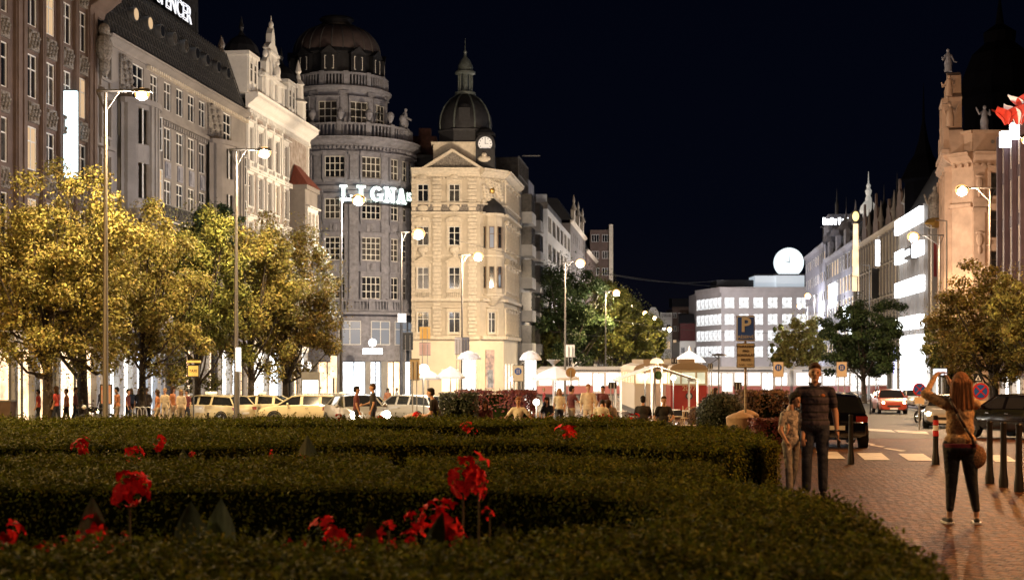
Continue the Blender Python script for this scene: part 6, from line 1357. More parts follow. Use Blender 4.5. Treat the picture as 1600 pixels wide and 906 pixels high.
def person(label, loc, rz, h, J, prims, mats, hair=None, paint=(), voxel=.026, extras=None, group=None, smooth=2, kids_=None):
    s = h/1.8; b = MB()
    for p in prims:
        if p[0] == 'c':
            a, c = Vector(p[1]), Vector(p[2]); b.cyl(a, c, p[3], p[4], 14); b.sphere(a, p[3], n=12, m=8); b.sphere(c, p[4], n=12, m=8)
        else: b.sphere(p[1], *p[2], n=18, m=12)
    me0 = b.mesh('person', [mats[0]]); o = bpy.data.objects.new('person', me0); COL.objects.link(o)
    m = o.modifiers.new('r', 'REMESH'); m.mode = 'VOXEL'; m.voxel_size = voxel; m2 = o.modifiers.new('s', 'SMOOTH'); m2.factor = .5; m2.iterations = smooth
    dg = bpy.context.evaluated_depsgraph_get(); me = bpy.data.meshes.new_from_object(o.evaluated_get(dg)); o.modifiers.clear(); o.data = me
    me.materials.clear()
    for q in mats: me.materials.append(q)
    V = np.empty(len(me.vertices)*3); me.vertices.foreach_get('co', V); V = V.reshape(-1, 3)
    D = np.stack([_sd(V, p) for p in prims], 1); idx = np.array([p[5] if p[0] == 'c' else p[3] for p in prims])[D.argmin(1)]
    for c, r, mi in paint:
        k = (((V-np.array(c))/np.array(r))**2).sum(1) < 1; idx[k] = mi
    f0 = np.array([p.vertices[0] for p in me.polygons]) if len(me.polygons) < 3000 else None
    ls = np.empty(len(me.polygons), np.int32); me.polygons.foreach_get('loop_start', ls); lv = np.empty(len(me.loops), np.int32); me.loops.foreach_get('vertex_index', lv)
    me.polygons.foreach_set('material_index', idx[lv[ls]].astype(np.int32)); me.shade_smooth()
    o.location = loc; o.rotation_euler = (0, 0, rz); o.scale = (s, s, s); tag(o, label, 'person', group); WL[o.name] = (0, 0, 0)
    if hair:
        hm, hp = hair; hb = MB()
        for p in hp:
            if p[0] == 'c': hb.cyl(p[1], p[2], p[3], p[4], 12); hb.sphere(p[1], p[3], n=10, m=8); hb.sphere(p[2], p[4], n=10, m=8)
            else: hb.sphere(p[1], *p[2], n=16, m=12)
        ho = bpy.data.objects.new('hair', hb.mesh('hair', [hm])); COL.objects.link(ho); m = ho.modifiers.new('r', 'REMESH'); m.mode = 'VOXEL'; m.voxel_size = max(.010, voxel*.7); m = ho.modifiers.new('s', 'SMOOTH'); m.factor = .5; m.iterations = 2
        dg = bpy.context.evaluated_depsgraph_get(); hme = bpy.data.meshes.new_from_object(ho.evaluated_get(dg)); ho.modifiers.clear(); ho.data = hme; hme.materials.clear(); hme.materials.append(hm); hme.shade_smooth(); ho.parent = o
    if extras:
        for nm, bb, mt in extras: e_ = bpy.data.objects.new(nm, bb.mesh(nm, [mt], 40)); COL.objects.link(e_); e_.parent = o
    return o
def headp(c, t=(0, 0), mi=0, ear=True):
    c = Vector(c); p = [('e', c+Vector((0, 0, .02)), (.08, .097, .104), mi), ('e', c+Vector((0, .022, -.055)), (.056, .066, .068), mi), ('e', c+Vector((0, .07, -.098)), (.024, .024, .02), mi), ('c', c+Vector((0, .092, .022)), c+Vector((0, .112, -.022)), .009, .015, mi)]
    if ear: p += [('e', c+Vector((sg*.078, -.005, -.012)), (.012, .022, .032), mi) for sg in (-1, 1)]
    return p
def handp(w, d, mi=0, side=1, curl=.5, fine=False):
    """palm plus four fingers and a thumb; w wrist, d direction of the hand"""
    w = Vector(w); d = Vector(d).normalized(); s_ = Vector((0, 1, 0)) if abs(d.y) < .7 else Vector((0, 0, 1)); s_ = (s_-d*s_.dot(d)).normalized(); n_ = d.cross(s_)*side
    p = [('c', w, w+d*.03, .026, .03, mi), ('c', w+d*.035-s_*.018, w+d*.075-s_*.022, .017, .016, mi), ('c', w+d*.035+s_*.018, w+d*.075+s_*.022, .017, .016, mi)]
    for k, L in enumerate((.062, .075, .07, .052)):
        b0 = w+d*.075+s_*(.033-.022*k); e1 = b0+d*L*.55-n_*curl*.012; e2 = e1+(d*(1-curl)-n_*curl).normalized()*L*.5; r = .0105 if fine else .013; p += [('c', b0, e1, r, r*.92, mi), ('c', e1, e2, r*.92, r*.75, mi)]
    t0 = w+d*.025+s_*.03; t1 = t0+(d*.6+s_*.8).normalized()*.04; p += [('c', t0, t1, .014, .012, mi), ('c', t1, t1+(d+s_*.1-n_*.3).normalized()*.035, .012, .009, mi)]
    return p
def stand(arms=None, step=0., sleeve='short', fat=1., female=False, shorts=False, skirt=False, lean=0., sx=1., head=(0, 0), long=False, fine=False):
    """materials: 0 skin, 1 top, 2 bottom, 3 shoes"""
    sh = .185*(.9 if female else 1)*fat**.5; hip = .10; ly = lean
    P_ = [('e', (0, ly*.9, 1.31), (.165*fat*(.92 if female else 1), .112*fat, .19), 1), ('e', (0, ly*.5, 1.10), (.15*fat*(.88 if female else 1), .112*fat, .17), 1), ('e', (0, ly*.2, .97), (.168*fat, .125*fat, .13), 1 if long else 2), ('e', (0, ly*.6, 1.19), (.158*fat*(.92 if female else 1.02), .112*fat, .2), 1), ('e', (0, ly*.3, 1.0), (.168*fat, .13*fat, .09), 1), ('c', (-sh*.85, ly, 1.43), (sh*.85, ly, 1.43), .066, .066, 1), ('e', (0, ly*.3, 1.03), (.16*fat, .122*fat, .08), 1),
          ('c', (0, ly*1.1, 1.45), (0, ly*1.25+.01, 1.57), .056, .05, 0), ('c', (0, ly*1.05, 1.44), (0, ly*1.1, 1.485), .075, .06, 1)]
    P_ += headp((head[0], ly*1.35+.02+head[1], 1.665))
    if skirt: P_ += [('c', (0, 0, .95), (0, 0, .55), .15, .21, 2)]
    arms = arms or {}
    for sg, nm in ((-1, 'L'), (1, 'R')):
        S_ = Vector((sg*sh, ly, 1.42)); E_ = Vector((sg*(sh+.06), ly-.02, 1.15)); W_ = Vector((sg*(sh+.07), ly+.07, .91)); hd = None
        if nm in arms: a = arms[nm]; E_ = Vector(a[0]); W_ = Vector(a[1]); hd = a[2] if len(a) > 2 else None
        m_ = S_.lerp(E_, .62); P_.append(('c', S_, m_ if sleeve == 'short' else E_, .064*fat**.5, .056*fat**.5, 1))
        P_.append(('c', S_, E_, .046, .042, 0 if sleeve != 'long' else 1)); P_.append(('c', E_, W_, .041*fat**.4, .027, 1 if sleeve == 'long' else 0)); P_ += handp(W_, hd if hd else (W_-E_), 0, -sg, .5, fine)
        st = step*sg; K_ = Vector((sg*(hip+.005), st*.5+.02, .51)); A_ = Vector((sg*(hip+.01), st-(.05 if st < 0 else 0), .09+(.05 if st < -.05 else 0))); H_ = Vector((sg*hip*.9, 0, .93))
        tm = .094*fat*(1.05 if female else 1); P_.append(('c', H_, K_, tm, .062*fat**.5, 2)); P_.append(('c', K_, A_, .058, .04, 0 if shorts else 2)); 
        if not shorts: P_.append(('c', K_, A_+Vector((0, 0, .03)), .068*fat**.5, .062, 2))
        P_ += [('c', A_+Vector((0, -.03, -.045)), A_+Vector((sg*.02, .15, -.055)), .042, .034, 3)]
    return P_
def seat(lean=.1, arms=None, sleeve='short', fat=1., hz=.47, spread=.1, head=(0, 0, 0), kz=.5):
    P_ = [('e', (0, lean*.8, hz+.42), (.165*fat, .115*fat, .19), 1), ('e', (0, lean*.4, hz+.20), (.155*fat, .12*fat, .17), 1), ('e', (0, 0, hz+.06), (.17*fat, .15*fat, .12), 2), ('c', (-.16, lean, hz+.53), (.16, lean, hz+.53), .066, .066, 1), ('c', (0, lean*1.1, hz+.55), (head[0]*.5, lean*1.3+head[1]*.5, hz+.67), .056, .05, 0)]
    P_ += headp((head[0], lean*1.4+.02+head[1], hz+.77+head[2])); arms = arms or {}
    for sg, nm in ((-1, 'L'), (1, 'R')):
        S_ = Vector((sg*.185, lean, hz+.51)); E_ = Vector((sg*.26, lean+.05, hz+.24)); W_ = Vector((sg*.12, lean+.28, hz+.16))
        if nm in arms: E_ = Vector(arms[nm][0]); W_ = Vector(arms[nm][1])
        P_ += [('c', S_, S_.lerp(E_, .6) if sleeve == 'short' else E_, .064*fat**.5, .056*fat**.5, 1), ('c', S_, E_, .045, .041, 0), ('c', E_, W_, .04 if sleeve == 'short' else .05, .027, 0 if sleeve == 'short' else 1)]+handp(W_, W_-E_, 0, -sg)
        K_ = Vector((sg*(.09+spread), .44, kz)); A_ = Vector((sg*(.1+spread), .46, .09)); P_ += [('c', (sg*.09, .03, hz+.04), K_, .088*fat**.5, .065, 2), ('c', K_, A_, .062, .048, 2), ('c', A_+Vector((0, -.03, -.045)), A_+Vector((0, .15, -.055)), .042, .034, 3)]
    return P_
def short_hair(c, cap=1.0): c = Vector(c); return [('e', c+Vector((0, -.016, .062)), (.087*cap, .103*cap, .088), 0), ('e', c+Vector((0, -.055, -.005)), (.080, .068, .08), 0), ('e', c+Vector((0, .06, .10)), (.058, .036, .028), 0)]
def bob_hair(c, L=.14): c = Vector(c); return [('e', c+Vector((0, -.02, .05)), (.1, .115, .1), 0), ('e', c+Vector((0, .045, .085)), (.07, .055, .035), 0)]+[('c', c+Vector((sg*.075, -.02, .02)), c+Vector((sg*.085, -.01, -L)), .034, .028, 0) for sg in (-1, 1)]+[('c', c+Vector((0, -.07, .02)), c+Vector((0, -.075, -L-.02)), .06, .05, 0)]
FACE = lambda c: [((c[0]-.032, c[1]+.088, c[2]+.018), (.017, .03, .0085), 5), ((c[0]+.032, c[1]+.088, c[2]+.018), (.017, .03, .0085), 5), ((c[0]-.033, c[1]+.09, c[2]+.042), (.025, .03, .007), 4), ((c[0]+.033, c[1]+.09, c[2]+.042), (.025, .03, .007), 4), ((c[0], c[1]+.09, c[2]-.055), (.026, .035, .009), 4)]
# --- the walking man
polo = mat('striped_polo', (.028, .026, .042), .85); n_ = polo.node_tree.nodes; l_ = polo.node_tree.links
t_ = n_.new('ShaderNodeTexCoord'); s_ = n_.new('ShaderNodeSeparateXYZ'); w_ = n_.new('ShaderNodeMath'); w_.operation = 'MULTIPLY'; w_.inputs[1].default_value = 9.5; f_ = n_.new('ShaderNodeMath'); f_.operation = 'FRACT'; r_ = n_.new('ShaderNodeValToRGB'); r_.color_ramp.interpolation = 'CONSTANT'
r_.color_ramp.elements[0].color = (.040, .034, .055, 1); r_.color_ramp.elements[1].position = .78; r_.color_ramp.elements[1].color = (.006, .006, .010, 1)
l_.new(t_.outputs['Object'], s_.inputs[0]); l_.new(s_.outputs['Z'], w_.inputs[0]); l_.new(w_.outputs[0], f_.inputs[0]); l_.new(f_.outputs[0], r_.inputs[0]); l_.new(r_.outputs[0], n_['Principled BSDF'].inputs['Base Color'])
nb = n_.new('ShaderNodeTexNoise'); nb.inputs['Scale'].default_value = 7; bp = n_.new('ShaderNodeBump'); bp.inputs['Strength'].default_value = .9; bp.inputs['Distance'].default_value = .06; l_.new(t_.outputs['Object'], nb.inputs['Vector']); l_.new(nb.outputs['Fac'], bp.inputs['Height']); l_.new(bp.outputs[0], n_['Principled BSDF'].inputs['Normal'])
Ym = 19.5; hc = (.0, .045, 1.665)
pr = stand(arms=dict(R=((.33, -.0, 1.18), (.36, .16, .98), (.02, .1, -1)), L=((-.27, .0, 1.14), (-.29, .06, .88))), sleeve='short', fat=1.2, lean=.02, fine=True)
col = MB(); 
for sg in (-1, 1): col.hexa([(sg*.01, .085, 1.475), (sg*.075, .055, 1.50), (sg*.085, .0, 1.53), (sg*.045, .06, 1.53), (sg*.01, .095, 1.49), (sg*.08, .075, 1.505), (sg*.09, .01, 1.545), (sg*.05, .07, 1.545)])
wb = MB(); wb.lathe([(.036, -.012), (.04, 0), (.036, .012)], (-.287, .055, .90), 12); em = MB(); em.sphere((-.10, .128, 1.37), .03, .008, .022, 10, 6)
ph = MB(); ph.box(-.315, -.275, .085, .10, .72, .83)
man = person('man in a dark striped polo shirt and jeans walking with his arm round a child', (PX(1273, Ym), Ym, gz(Ym)), R(180-8), 1.83, None, pr, [SK, polo, CL['jeans'], CL['shoe'], SKD, CL['eye']], (HR['brown'], short_hair(hc)), FACE((0, .047, 1.665)), .0095, [('collar', col, polo), ('wristwatch', wb, CHR), ('chest_emblem', em, CL['orange'])], smooth=3)
b = MB(); b.box(-.02, .02, -.008, .008, -.06, .05); o = b.build('held_phone', M['black']); o.location = (PX(1307, Ym), Ym-.12, 1.84-(690-562)/114); tag(o, 'small dark phone in the lowered hand of the man in the polo shirt', 'phone')
# --- the child
hc = (-.07, .06, 1.655)
pr = stand(arms=dict(R=((.25, .02, 1.16), (.2, .14, .95)), L=((-.22, .06, 1.15), (-.10, .2, 1.0))), fat=.92, step=.10, female=True, head=(-.07, .015), fine=True)
person('child with chin-length black hair in a black and white patterned tee leaning on the man', (PX(1236, 19.45), 19.45, gz(19.45)), R(180+28), 1.43, None, pr, [SK, CL['floral'], CL['grey'], CL['shoe'], SKD, CL['eye']], (HR['black'], bob_hair((-.07, .03, 1.665), .11)), FACE((-.07, .042, 1.665)), .011)
# --- the woman taking a photograph
Yw = 16.0; pr = [p for p in stand(arms=dict(L=((-.38, .12, 1.54), (-.21, .34, 1.77), (.75, .3, .25)), R=((.20, .32, 1.38), (-.02, .46, 1.66), (-.35, .2, .8))), sleeve='long', fat=1.10, female=True, long=True, step=.0, fine=True, head=(.01, 0))]
# spread legs, skinny trousers, bare ankles
pr2 = []
for p in pr:
    if p[0] == 'c' and (p[5] == 3 or (p[5] == 2)): continue
    pr2.append(p)
for sg in (-1, 1):
    H_ = (sg*.095, 0, .93); K_ = (sg*.115+.02, .01, .52); A_ = (sg*.15+.03, -.02, .18); F_ = (sg*.155+.03, -.02, .085)
    pr2 += [('c', H_, K_, .112, .074, 2), ('c', K_, A_, .074, .046, 2), ('c', A_, F_, .034, .032, 0), ('c', (F_[0], -.05, .04), (F_[0]+sg*.03, .13, .032), .036, .03, 3)]
pr2 = [p for p in pr2 if not (p[0] == 'e' and p[3] == 1 and p[1][2] < 1.05)]+[('e', (0, -.0, 1.13), (.168, .125, .16), 1), ('e', (0, -.01, 1.0), (.185, .14, .10), 1), ('e', (0, -.02, .90), (.19, .155, .09), 2)]
bag = MB(); bag.sphere((.17, -.02, .80), .135, .07, .15, 14, 10)
st = MB(); st.tube([(-.13, -.10, 1.47), (-.06, -.145, 1.32), (.03, -.155, 1.15), (.11, -.17, 1.02), (.14, -.15, .92)], .02, 6); st.tube([(-.13, -.10, 1.47), (-.10, .02, 1.51), (-.08, .1, 1.42)], .02, 6)
hem = MB(); hem.lathe([(.175, .925), (.200, .91), (.202, .95), (.18, .96)], (0, 0, 0), 24, sy=.86)
sl = MB()
for sg in (-1, 1): sl.hexa([(sg*.155+.03-.045, -.09, .002), (sg*.155+.03+.045, -.09, .002), (sg*.185+.03+.045, .165, .002), (sg*.185+.03-.045, .165, .002), (sg*.155+.03-.045, -.09, .022), (sg*.155+.03+.045, -.09, .022), (sg*.185+.03+.045, .165, .022), (sg*.185+.03-.045, .165, .022)])
hw_ = [('e', (.01, -.0, 1.70), (.098, .11, .11), 0)]+[('c', (.01+x, -.075, 1.68), (.01+x*1.5, -.10+abs(x)*.3, 1.36+abs(x)*.35), .046, .03, 0) for x in (-.075, -.04, 0, .04, .075)]+[('c', (.01+sg*.085, .0, 1.68), (.01+sg*.125, -.03, 1.42), .035, .025, 0) for sg in (-1, 1)]
woman = person('woman with long auburn hair seen from behind, arms raised to take a picture', (PX(1500, Yw), Yw, gz(Yw)), R(-6), 1.70, None, pr2, [SK, CL['lace'], CL['darkp'], mat('black_canvas_shoe', (.012, .012, .012), .8)], (HR['auburn'], hw_), (), .0100,
   [('hem_trim', hem, mat('crimson_braid', (.16, .015, .03), .9, var=.4, vscale=60)), ('shoe_sole', sl, M['white'])])
WM = Matrix.Translation(woman.location) @ Matrix.Rotation(R(-6), 4, 'Z') @ Matrix.Scale(1.70/1.8, 4)
bg_ = thing('shoulder_bag', (0, 0, 0), 'brown woven shoulder bag with a dark strap across the photographing woman', 'bag'); WL[bg_.name] = (0, 0, 0)
bag.build('bag_body', mat('woven_brown_bag', (.25, .12, .05), .8, var=.5, vscale=45, bump=.8, bscale=60), bg_, smooth=True); st.build('strap', mat('dark_leather', (.03, .012, .01), .6), bg_, smooth=True); bg_.matrix_world = WM
b = MB(); b.box(-.040, .040, -.006, .006, -.08, .08); o = thing('raised_phone', (0, 0, 0), 'phone with bright screen held up by the photographing woman', 'phone'); WL[o.name] = (0, 0, 0); b.build('phone_body', M['black'], o)
b = MB(); b.box(-.036, .036, -.0085, -.0065, -.074, .074); b.build('screen', glow('phone_screen', (.9, .95, 1), 1.6), o); o.location = WM @ Vector((-.14, .49, 1.80)); o.rotation_euler = (R(5), R(90), R(-6))
# --- everyone else: (label, px, Y, pose, facing degrees (0 = away), height, top, bottom, hair, kind of hair)
def q(label, px, Y, facing, h, prims, top, bot, hr='brown', hk='s', hc=None, vox=.024, group=None, dz=0, **k):
    hd = next(p for p in prims if p[0] == 'e' and abs(p[2][0]-.08) < 1e-6); c = Vector(hd[1])-Vector((0, 0, .02)); f = 180-facing if False else facing
    mats = [SK, CL[top], CL[bot], CL['shoe'], SKD, CL['eye']]
    return person(label, (PX(px, Y), Y, gz(Y)+dz), R(f), h, None, prims, mats, (HR[hr], short_hair(c) if hk == 's' else bob_hair(c, .2)), FACE(c), vox, group=group)
Yb = 44.0
q('man in a black printed tee sitting on the wall and facing the viewer', 1037, Yb, 180, 1.80, seat(.02, arms=dict(L=((-.30, .05, .72), (-.12, .22, .55)), R=((.30, .0, .70), (.20, .2, .52)))), 'black', 'jeans', 'brown', 's', vox=.016)
b = MB(); o = thing('shirt_print', (PX(1037, Yb), Yb, gz(Yb)), 'pale print on the black tee of the seated man facing the viewer', 'print') if False else None
q('broad man in a dark cap and shirt sitting with his back turned', 1004, Yb+.3, -10, 1.80, seat(.12, fat=1.18), 'black', 'darkp', 'black', 's', vox=.02)
q('person in grey bending their head between the white and dark shirts', 966, Yb+.4, 60, 1.72, seat(.22, head=(0, .06, -.06)), 'grey', 'jeans', 'brown', 'b', vox=.02)
q('sitter in a white shirt hunched forward with his back turned', 937, Yb, -20, 1.74, seat(.16, sleeve='long', head=(0, .1, -.08)), 'white', 'khaki', 'black', 's', vox=.02)
q('tall standing person in a pale long shirt in front of the sitters', 919, Yb+6, 180, 1.80, stand(sleeve='long', fat=1.1, long=True), 'beige', 'beige', 'auburn')
q('standing person in a maroon top and light shorts', 893, Yb+7, -60, 1.74, stand(arms=dict(R=((.25, .15, 1.2), (.15, .4, 1.15))), shorts=True), 'maroon', 'khaki', 'black')
q('standing person in a dark maroon shirt behind the pale long shirt', 942, Yb+12, 150, 1.78, stand(), 'maroon', 'darkp', 'black')
q('young woman in a pale vest standing with bare arms by the tables', 874, Yb+9, 170, 1.66, stand(female=True), 'white', 'blue', 'blond', 'b')
q('sitter in a black dress on the bench with knees together', 858, Yb+6.5, 150, 1.70, seat(.12, spread=.02), 'black', 'darkp', 'black', 'b', dz=.05)
q('pale shirted person on the bench turned aside left of the black dress', 838, Yb+8, 120, 1.7, seat(.1), 'white', 'blue', 'brown', 'b', dz=.05)
q('man in a white shirt sitting low with arms spread', 810, Yb-1, 175, 1.76, seat(.05, arms=dict(L=((-.38, .02, .75), (-.5, .1, .62)), R=((.38, .02, .75), (.5, .1, .62)))), 'white', 'khaki', 'auburn')
q('woman in dark clothes sitting in front of the dark red shrubs', 762, Yb-1, 150, 1.66, seat(.1), 'maroon', 'darkp', 'brown', 'b')
Ys_ = 40.0
q('man in a black tee perched on a low stone, leaning forward in profile', 686, Ys_, 78, 1.82, seat(.16, hz=.72, kz=.62, arms=dict(R=((.2, .18, .92), (.08, .42, .86)), L=((-.2, .18, .92), (-.02, .42, .86))), spread=.03), 'black', 'jeans', 'black', 's', vox=.016, dz=-.05)
q('young man in a dark tee standing in profile behind the headlights', 583, 46, 95, 1.78, stand(arms=dict(R=((.2, .1, 1.16), (.12, .32, 1.1)))), 'black', 'jeans', 'brown', 's')
q('friend in a maroon shirt facing the young man in profile', 557, 47, -80, 1.70, stand(), 'maroon', 'jeans', 'black', 's')
pg = 'passers-by beside the taxis'
rdp = random.Random(8)
spots = [(60, 62, 'red', 'darkp', 90, 'passer-by in red at the left edge tree trunk'), (88, 60, 'red', 'jeans', 80, 'passer-by in bright red right of the leftmost tree trunk'), (104, 63, 'orange', 'darkp', 100, 'passer-by in orange behind the bright red one'), (118, 66, 'maroon', 'darkp', -80, 'passer-by in maroon in front of the mottled trunk'),
 (183, 61, 'orange', 'khaki', 85, 'passer-by in orange right of the motorbike'), (200, 63, 'maroon', 'jeans', -90, 'passer-by in maroon near the bicycle stands'), (218, 66, 'navy', 'darkp', 180, 'person in navy standing behind the bicycle stands'), (229, 68, 'grey', 'darkp', 170, 'person in grey standing next to the one in navy'),
 (246, 62, 'orange', 'beige', 90, 'person in an orange top at the left of the pale crowd'), (258, 63, 'beige', 'beige', 160, 'person in pale linen, second in the crowd by the taxi'), (270, 61.5, 'orange', 'beige', -100, 'person in orange and beige in the middle of the crowd by the taxi'), (283, 62.5, 'beige', 'khaki', 180, 'person in beige nearest to the leftmost taxi'), (292, 65, 'maroon', 'jeans', 150, 'person in maroon behind the crowd by the taxi'),
 (160, 70, 'navy', 'darkp', 60, 'dark dressed person beyond the motorbike'), (205, 78, 'blue', 'darkp', 180, 'person in blue by the lit shop window')]
for i, (px, Y, tp, bt, fc, lb) in enumerate(spots):
    q(lb, px, Y, fc, rdp.uniform(1.62, 1.84), stand(step=rdp.choice((0, .14, -.16)), sleeve=rdp.choice(('short', 'long')), fat=rdp.uniform(.95, 1.12), female=rdp.random() < .4), tp, bt, rdp.choice(('black', 'brown', 'blond')), rdp.choice('sb'), vox=.034, group=pg)
cg = 'guests around the kiosks and cafe tables'
for i, (px, Y, tp, bt, fc, lb) in enumerate([(722, 92, 'orange', 'khaki', 180, 'guest in orange under the left umbrella'), (735, 95, 'white', 'beige', 90, 'guest in white between the umbrella and the first kiosk'), (776, 90, 'orange', 'beige', 170, 'guest in orange left of the framed info board'), (790, 92, 'beige', 'khaki', -90, 'guest in beige beside the framed info board'),
   (800, 96, 'red', 'jeans', 180, 'guest in red right of the framed info board'), (850, 95, 'red', 'jeans', 90, 'guest in red right of the lit kiosk'), (1118, 70, 'beige', 'khaki', -90, 'guest in beige at the patio heater'), (1130, 74, 'black', 'jeans', 160, 'guest in black right of the patio heater'), (1112, 76, 'navy', 'darkp', 10, 'guest in navy right of the red tram front'),
   (606, 95, 'orange', 'khaki', 180, 'person in orange in front of the round building'), (620, 98, 'white', 'jeans', 120, 'person in white in front of the round building')]):
    q(lb, px, Y, fc, rdp.uniform(1.6, 1.82), stand(sleeve=rdp.choice(('short', 'long')), female=rdp.random() < .5), tp, bt, rdp.choice(('black', 'brown', 'blond')), rdp.choice('sb'), vox=.045, group=cg)
# ------------------------------------------------------------------ street furniture and signs
def at(px, Y): return PX(px, Y), Y, gz(Y)
SB = mat('sign_blue', (.02, .13, .72), .45); SW = mat('sign_white', (.82, .84, .86), .45); SR = mat('sign_red', (.55, .025, .03), .45); SY = mat('sign_amber', (.75, .45, .10), .5); INK = mat('sign_black', (.012, .012, .012), .5)
def panel(b, cx, Y, z0, z1, w_, d=.02, off=0): b.box(cx-w_/2, cx+w_/2, Y-d-off, Y-off, z0, z1)
# parking sign
Y = 40.; x, _, g = at(1165, Y); t = thing('parking_sign', (x, Y, g), 'blue reserved parking sign with a white P above a cream text plate on one pole', 'sign')
b = MB(); b.cyl((x+.0, Y+.04, g), (x, Y+.04, PZ(493, Y)), .035, .035, 10); b.build('pole', mat('rusty_pole', (.4, .33, .25), .6, metal=.3, var=.6, vscale=12), t)
k_ = Y/F
def rs(nm, m, w_, z0, z1, off): b = MB(); panel(b, x, Y, z0, z1, w_, .012, off); return b.build(nm, m, t)
zt, zb_ = PZ(493, Y), PZ(533, Y); rs('plate_edge', M['dmetal'], 29*k_, zb_, zt, 0); rs('white_border', SW, 27.5*k_, zb_+.015, zt-.015, .013); rs('blue_field', SB, 25*k_, zb_+.045, zt-.045, .026)
text(t, 'P', .56, (x, Y-.045, PZ(508.5, Y)), 0, SW, 'letter', .003, .012); text(t, 'RÉSERVÉ', .115, (x, Y-.045, PZ(526.5, Y)), 0, SW, 'caption', .003, .001)
zt, zb_ = PZ(536, Y), PZ(574.5, Y); rs('text_plate_edge', INK, 28*k_, zb_, zt, 0); rs('text_plate', mat('cream_plate', (.80, .72, .58), .5), 26*k_, zb_+.02, zt-.02, .013)
for s_, py_, sz in (('VYHRAZENO', 541.5, .092), ('PRO', 548.5, .092), ('KONZULÁT', 555, .092), ('BELIZE', 562, .092)): text(t, s_, sz, (x, Y-.032, PZ(py_, Y)), 0, INK, 'caption', .002, .0015)
b = MB()
for j in range(2): b.tube([(x-.2+.23*j+.02*k, Y-.034, PZ(569.5, Y)+.018*math.sin(k*2.1+j)) for k in range(9)], .005, 4)
b.build('scribble', INK, t)
# small white signs with a round blue pedestrian mark
def ped_sign(px, py, Y, w_, h_, label):
    x, _, g = at(px, Y); t = thing('info_sign', (x, Y, g), label, 'sign', 'white signs with a blue round pedestrian mark'); zc = PZ(py, Y); b = MB()
    for s_ in (-.3, .3): b.cyl((x+s_*w_, Y+.03, g), (x+s_*w_, Y+.03, zc+h_/2), .022, .022, 8)
    b.build('pole', M['steel'], t); b = MB(); panel(b, x, Y, zc-h_/2, zc+h_/2, w_, .015); b.build('plate_edge', M['dmetal'], t); b = MB(); panel(b, x, Y, zc-h_/2+.02, zc+h_/2-.02, w_-.04, .01, .016); b.build('plate', SW, t)
    b = MB(); c = Vector((x, Y-.03, zc+h_*.12)); b.cyl(c, c+Vector((0, -.008, 0)), w_*.31, w_*.31, 24); b.build('blue_disc', SB, t)
    b = MB()
    for s_ in (-1, 1): q0 = c+Vector((s_*w_*.09, -.012, 0)); b.cyl(q0+Vector((0, 0, w_*.13)), q0+Vector((0, -.004, w_*.13)), w_*.045, w_*.045, 10); b.box(q0.x-w_*.035, q0.x+w_*.035, q0.y-.004, q0.y, q0.z-w_*.2, q0.z+w_*.07)
    b.build('pedestrian_mark', SW, t)
ped_sign(1216, 577, 60, .46, .66, 'white sign with a blue round mark left of the polo shirt man'); ped_sign(1315, 577, 60, .46, .66, 'white sign with a blue round mark right of the polo shirt man'); ped_sign(809.5, 583, 66, .52, .76, 'white sign with a blue round mark left of the lit kiosk')
# no stopping signs
def nostop(px, py, Y, r, label, dark=False):
    x, _, g = at(px, Y); zc = PZ(py, Y); t = thing('no_stopping_sign', (x, Y, g), label, 'sign', 'round no stopping signs'); b = MB(); b.cyl((x, Y+.04, g), (x, Y+.04, zc+r), .03, .03, 8); b.build('pole', M['steel'], t)
    b = MB(); c = Vector((x, Y, zc)); b.cyl(c, c+Vector((0, -.015, 0)), r, r, 32); b.build('red_disc', SR, t); b = MB(); b.cyl(c+Vector((0, -.016, 0)), c+Vector((0, -.022, 0)), r*.8, r*.8, 32); b.build('blue_disc', SB, t)
    b = MB()
    for a in (.785, -.785): d = Vector((math.cos(a), 0, math.sin(a)))*r*.8; n2 = Vector((-d.z, 0, d.x)).normalized()*r*.075; q_ = [c-d-n2, c+d-n2, c+d+n2, c-d+n2]; b.prism([p+Vector((0, -.023-(.002 if a > 0 else 0), 0)) for p in q_], None, (0, -.006, 0))
    b.build('red_cross', SR, t)
    b = MB(); panel(b, x, Y, zc-r-.32, zc-r-.04, .4, .015); b.build('plate', mat('cream_plate', (.80, .72, .58), .5), t)
nostop(1436.5, 608, 58, .27, 'round no stopping sign left of the photographing woman'); nostop(1532, 611, 50, .29, 'brighter round no stopping sign right of the photographing woman')
Y = 70.; x, _, g = at(1528, Y); t = thing('warning_sign', (x, Y, g), 'dark square sign with a white triangle under the right tree', 'sign'); zc = PZ(590, Y); b = MB(); b.cyl((x, Y+.03, g), (x, Y+.03, zc), .03, .03, 8); b.build('pole', M['steel'], t); b = MB(); panel(b, x, Y, zc-.2, zc+.2, .42); b.build('plate', INK, t); b = MB(); b.prism([(x-.15, Y-.021, zc-.13), (x+.15, Y-.021, zc-.13), (x, Y-.021, zc+.14)], None, (0, -.004, 0)); b.build('white_triangle', SW, t)
b = MB(); b.prism([(x-.045, Y-.027, zc-.10), (x+.045, Y-.027, zc-.10), (x+.015, Y-.027, zc+.04), (x-.015, Y-.027, zc+.04)], None, (0, -.003, 0)); b.build('walker_mark', INK, t)
# round sign seen from the back, left
Y = 56.; x, _, g = at(892, Y); t = thing('round_sign', (x, Y, g), 'round sign seen from the back on a thin pole above the standing people', 'sign'); zc = PZ(582, Y); b = MB(); b.cyl((x, Y-.03, g), (x, Y-.03, zc+.1), .025, .025, 8); b.build('pole', M['steel'], t); b = MB(); b.cyl((x, Y, zc), (x, Y+.02, zc), .2, .2, 24); b.build('disc', mat('tan_back', (.45, .34, .2), .6), t)
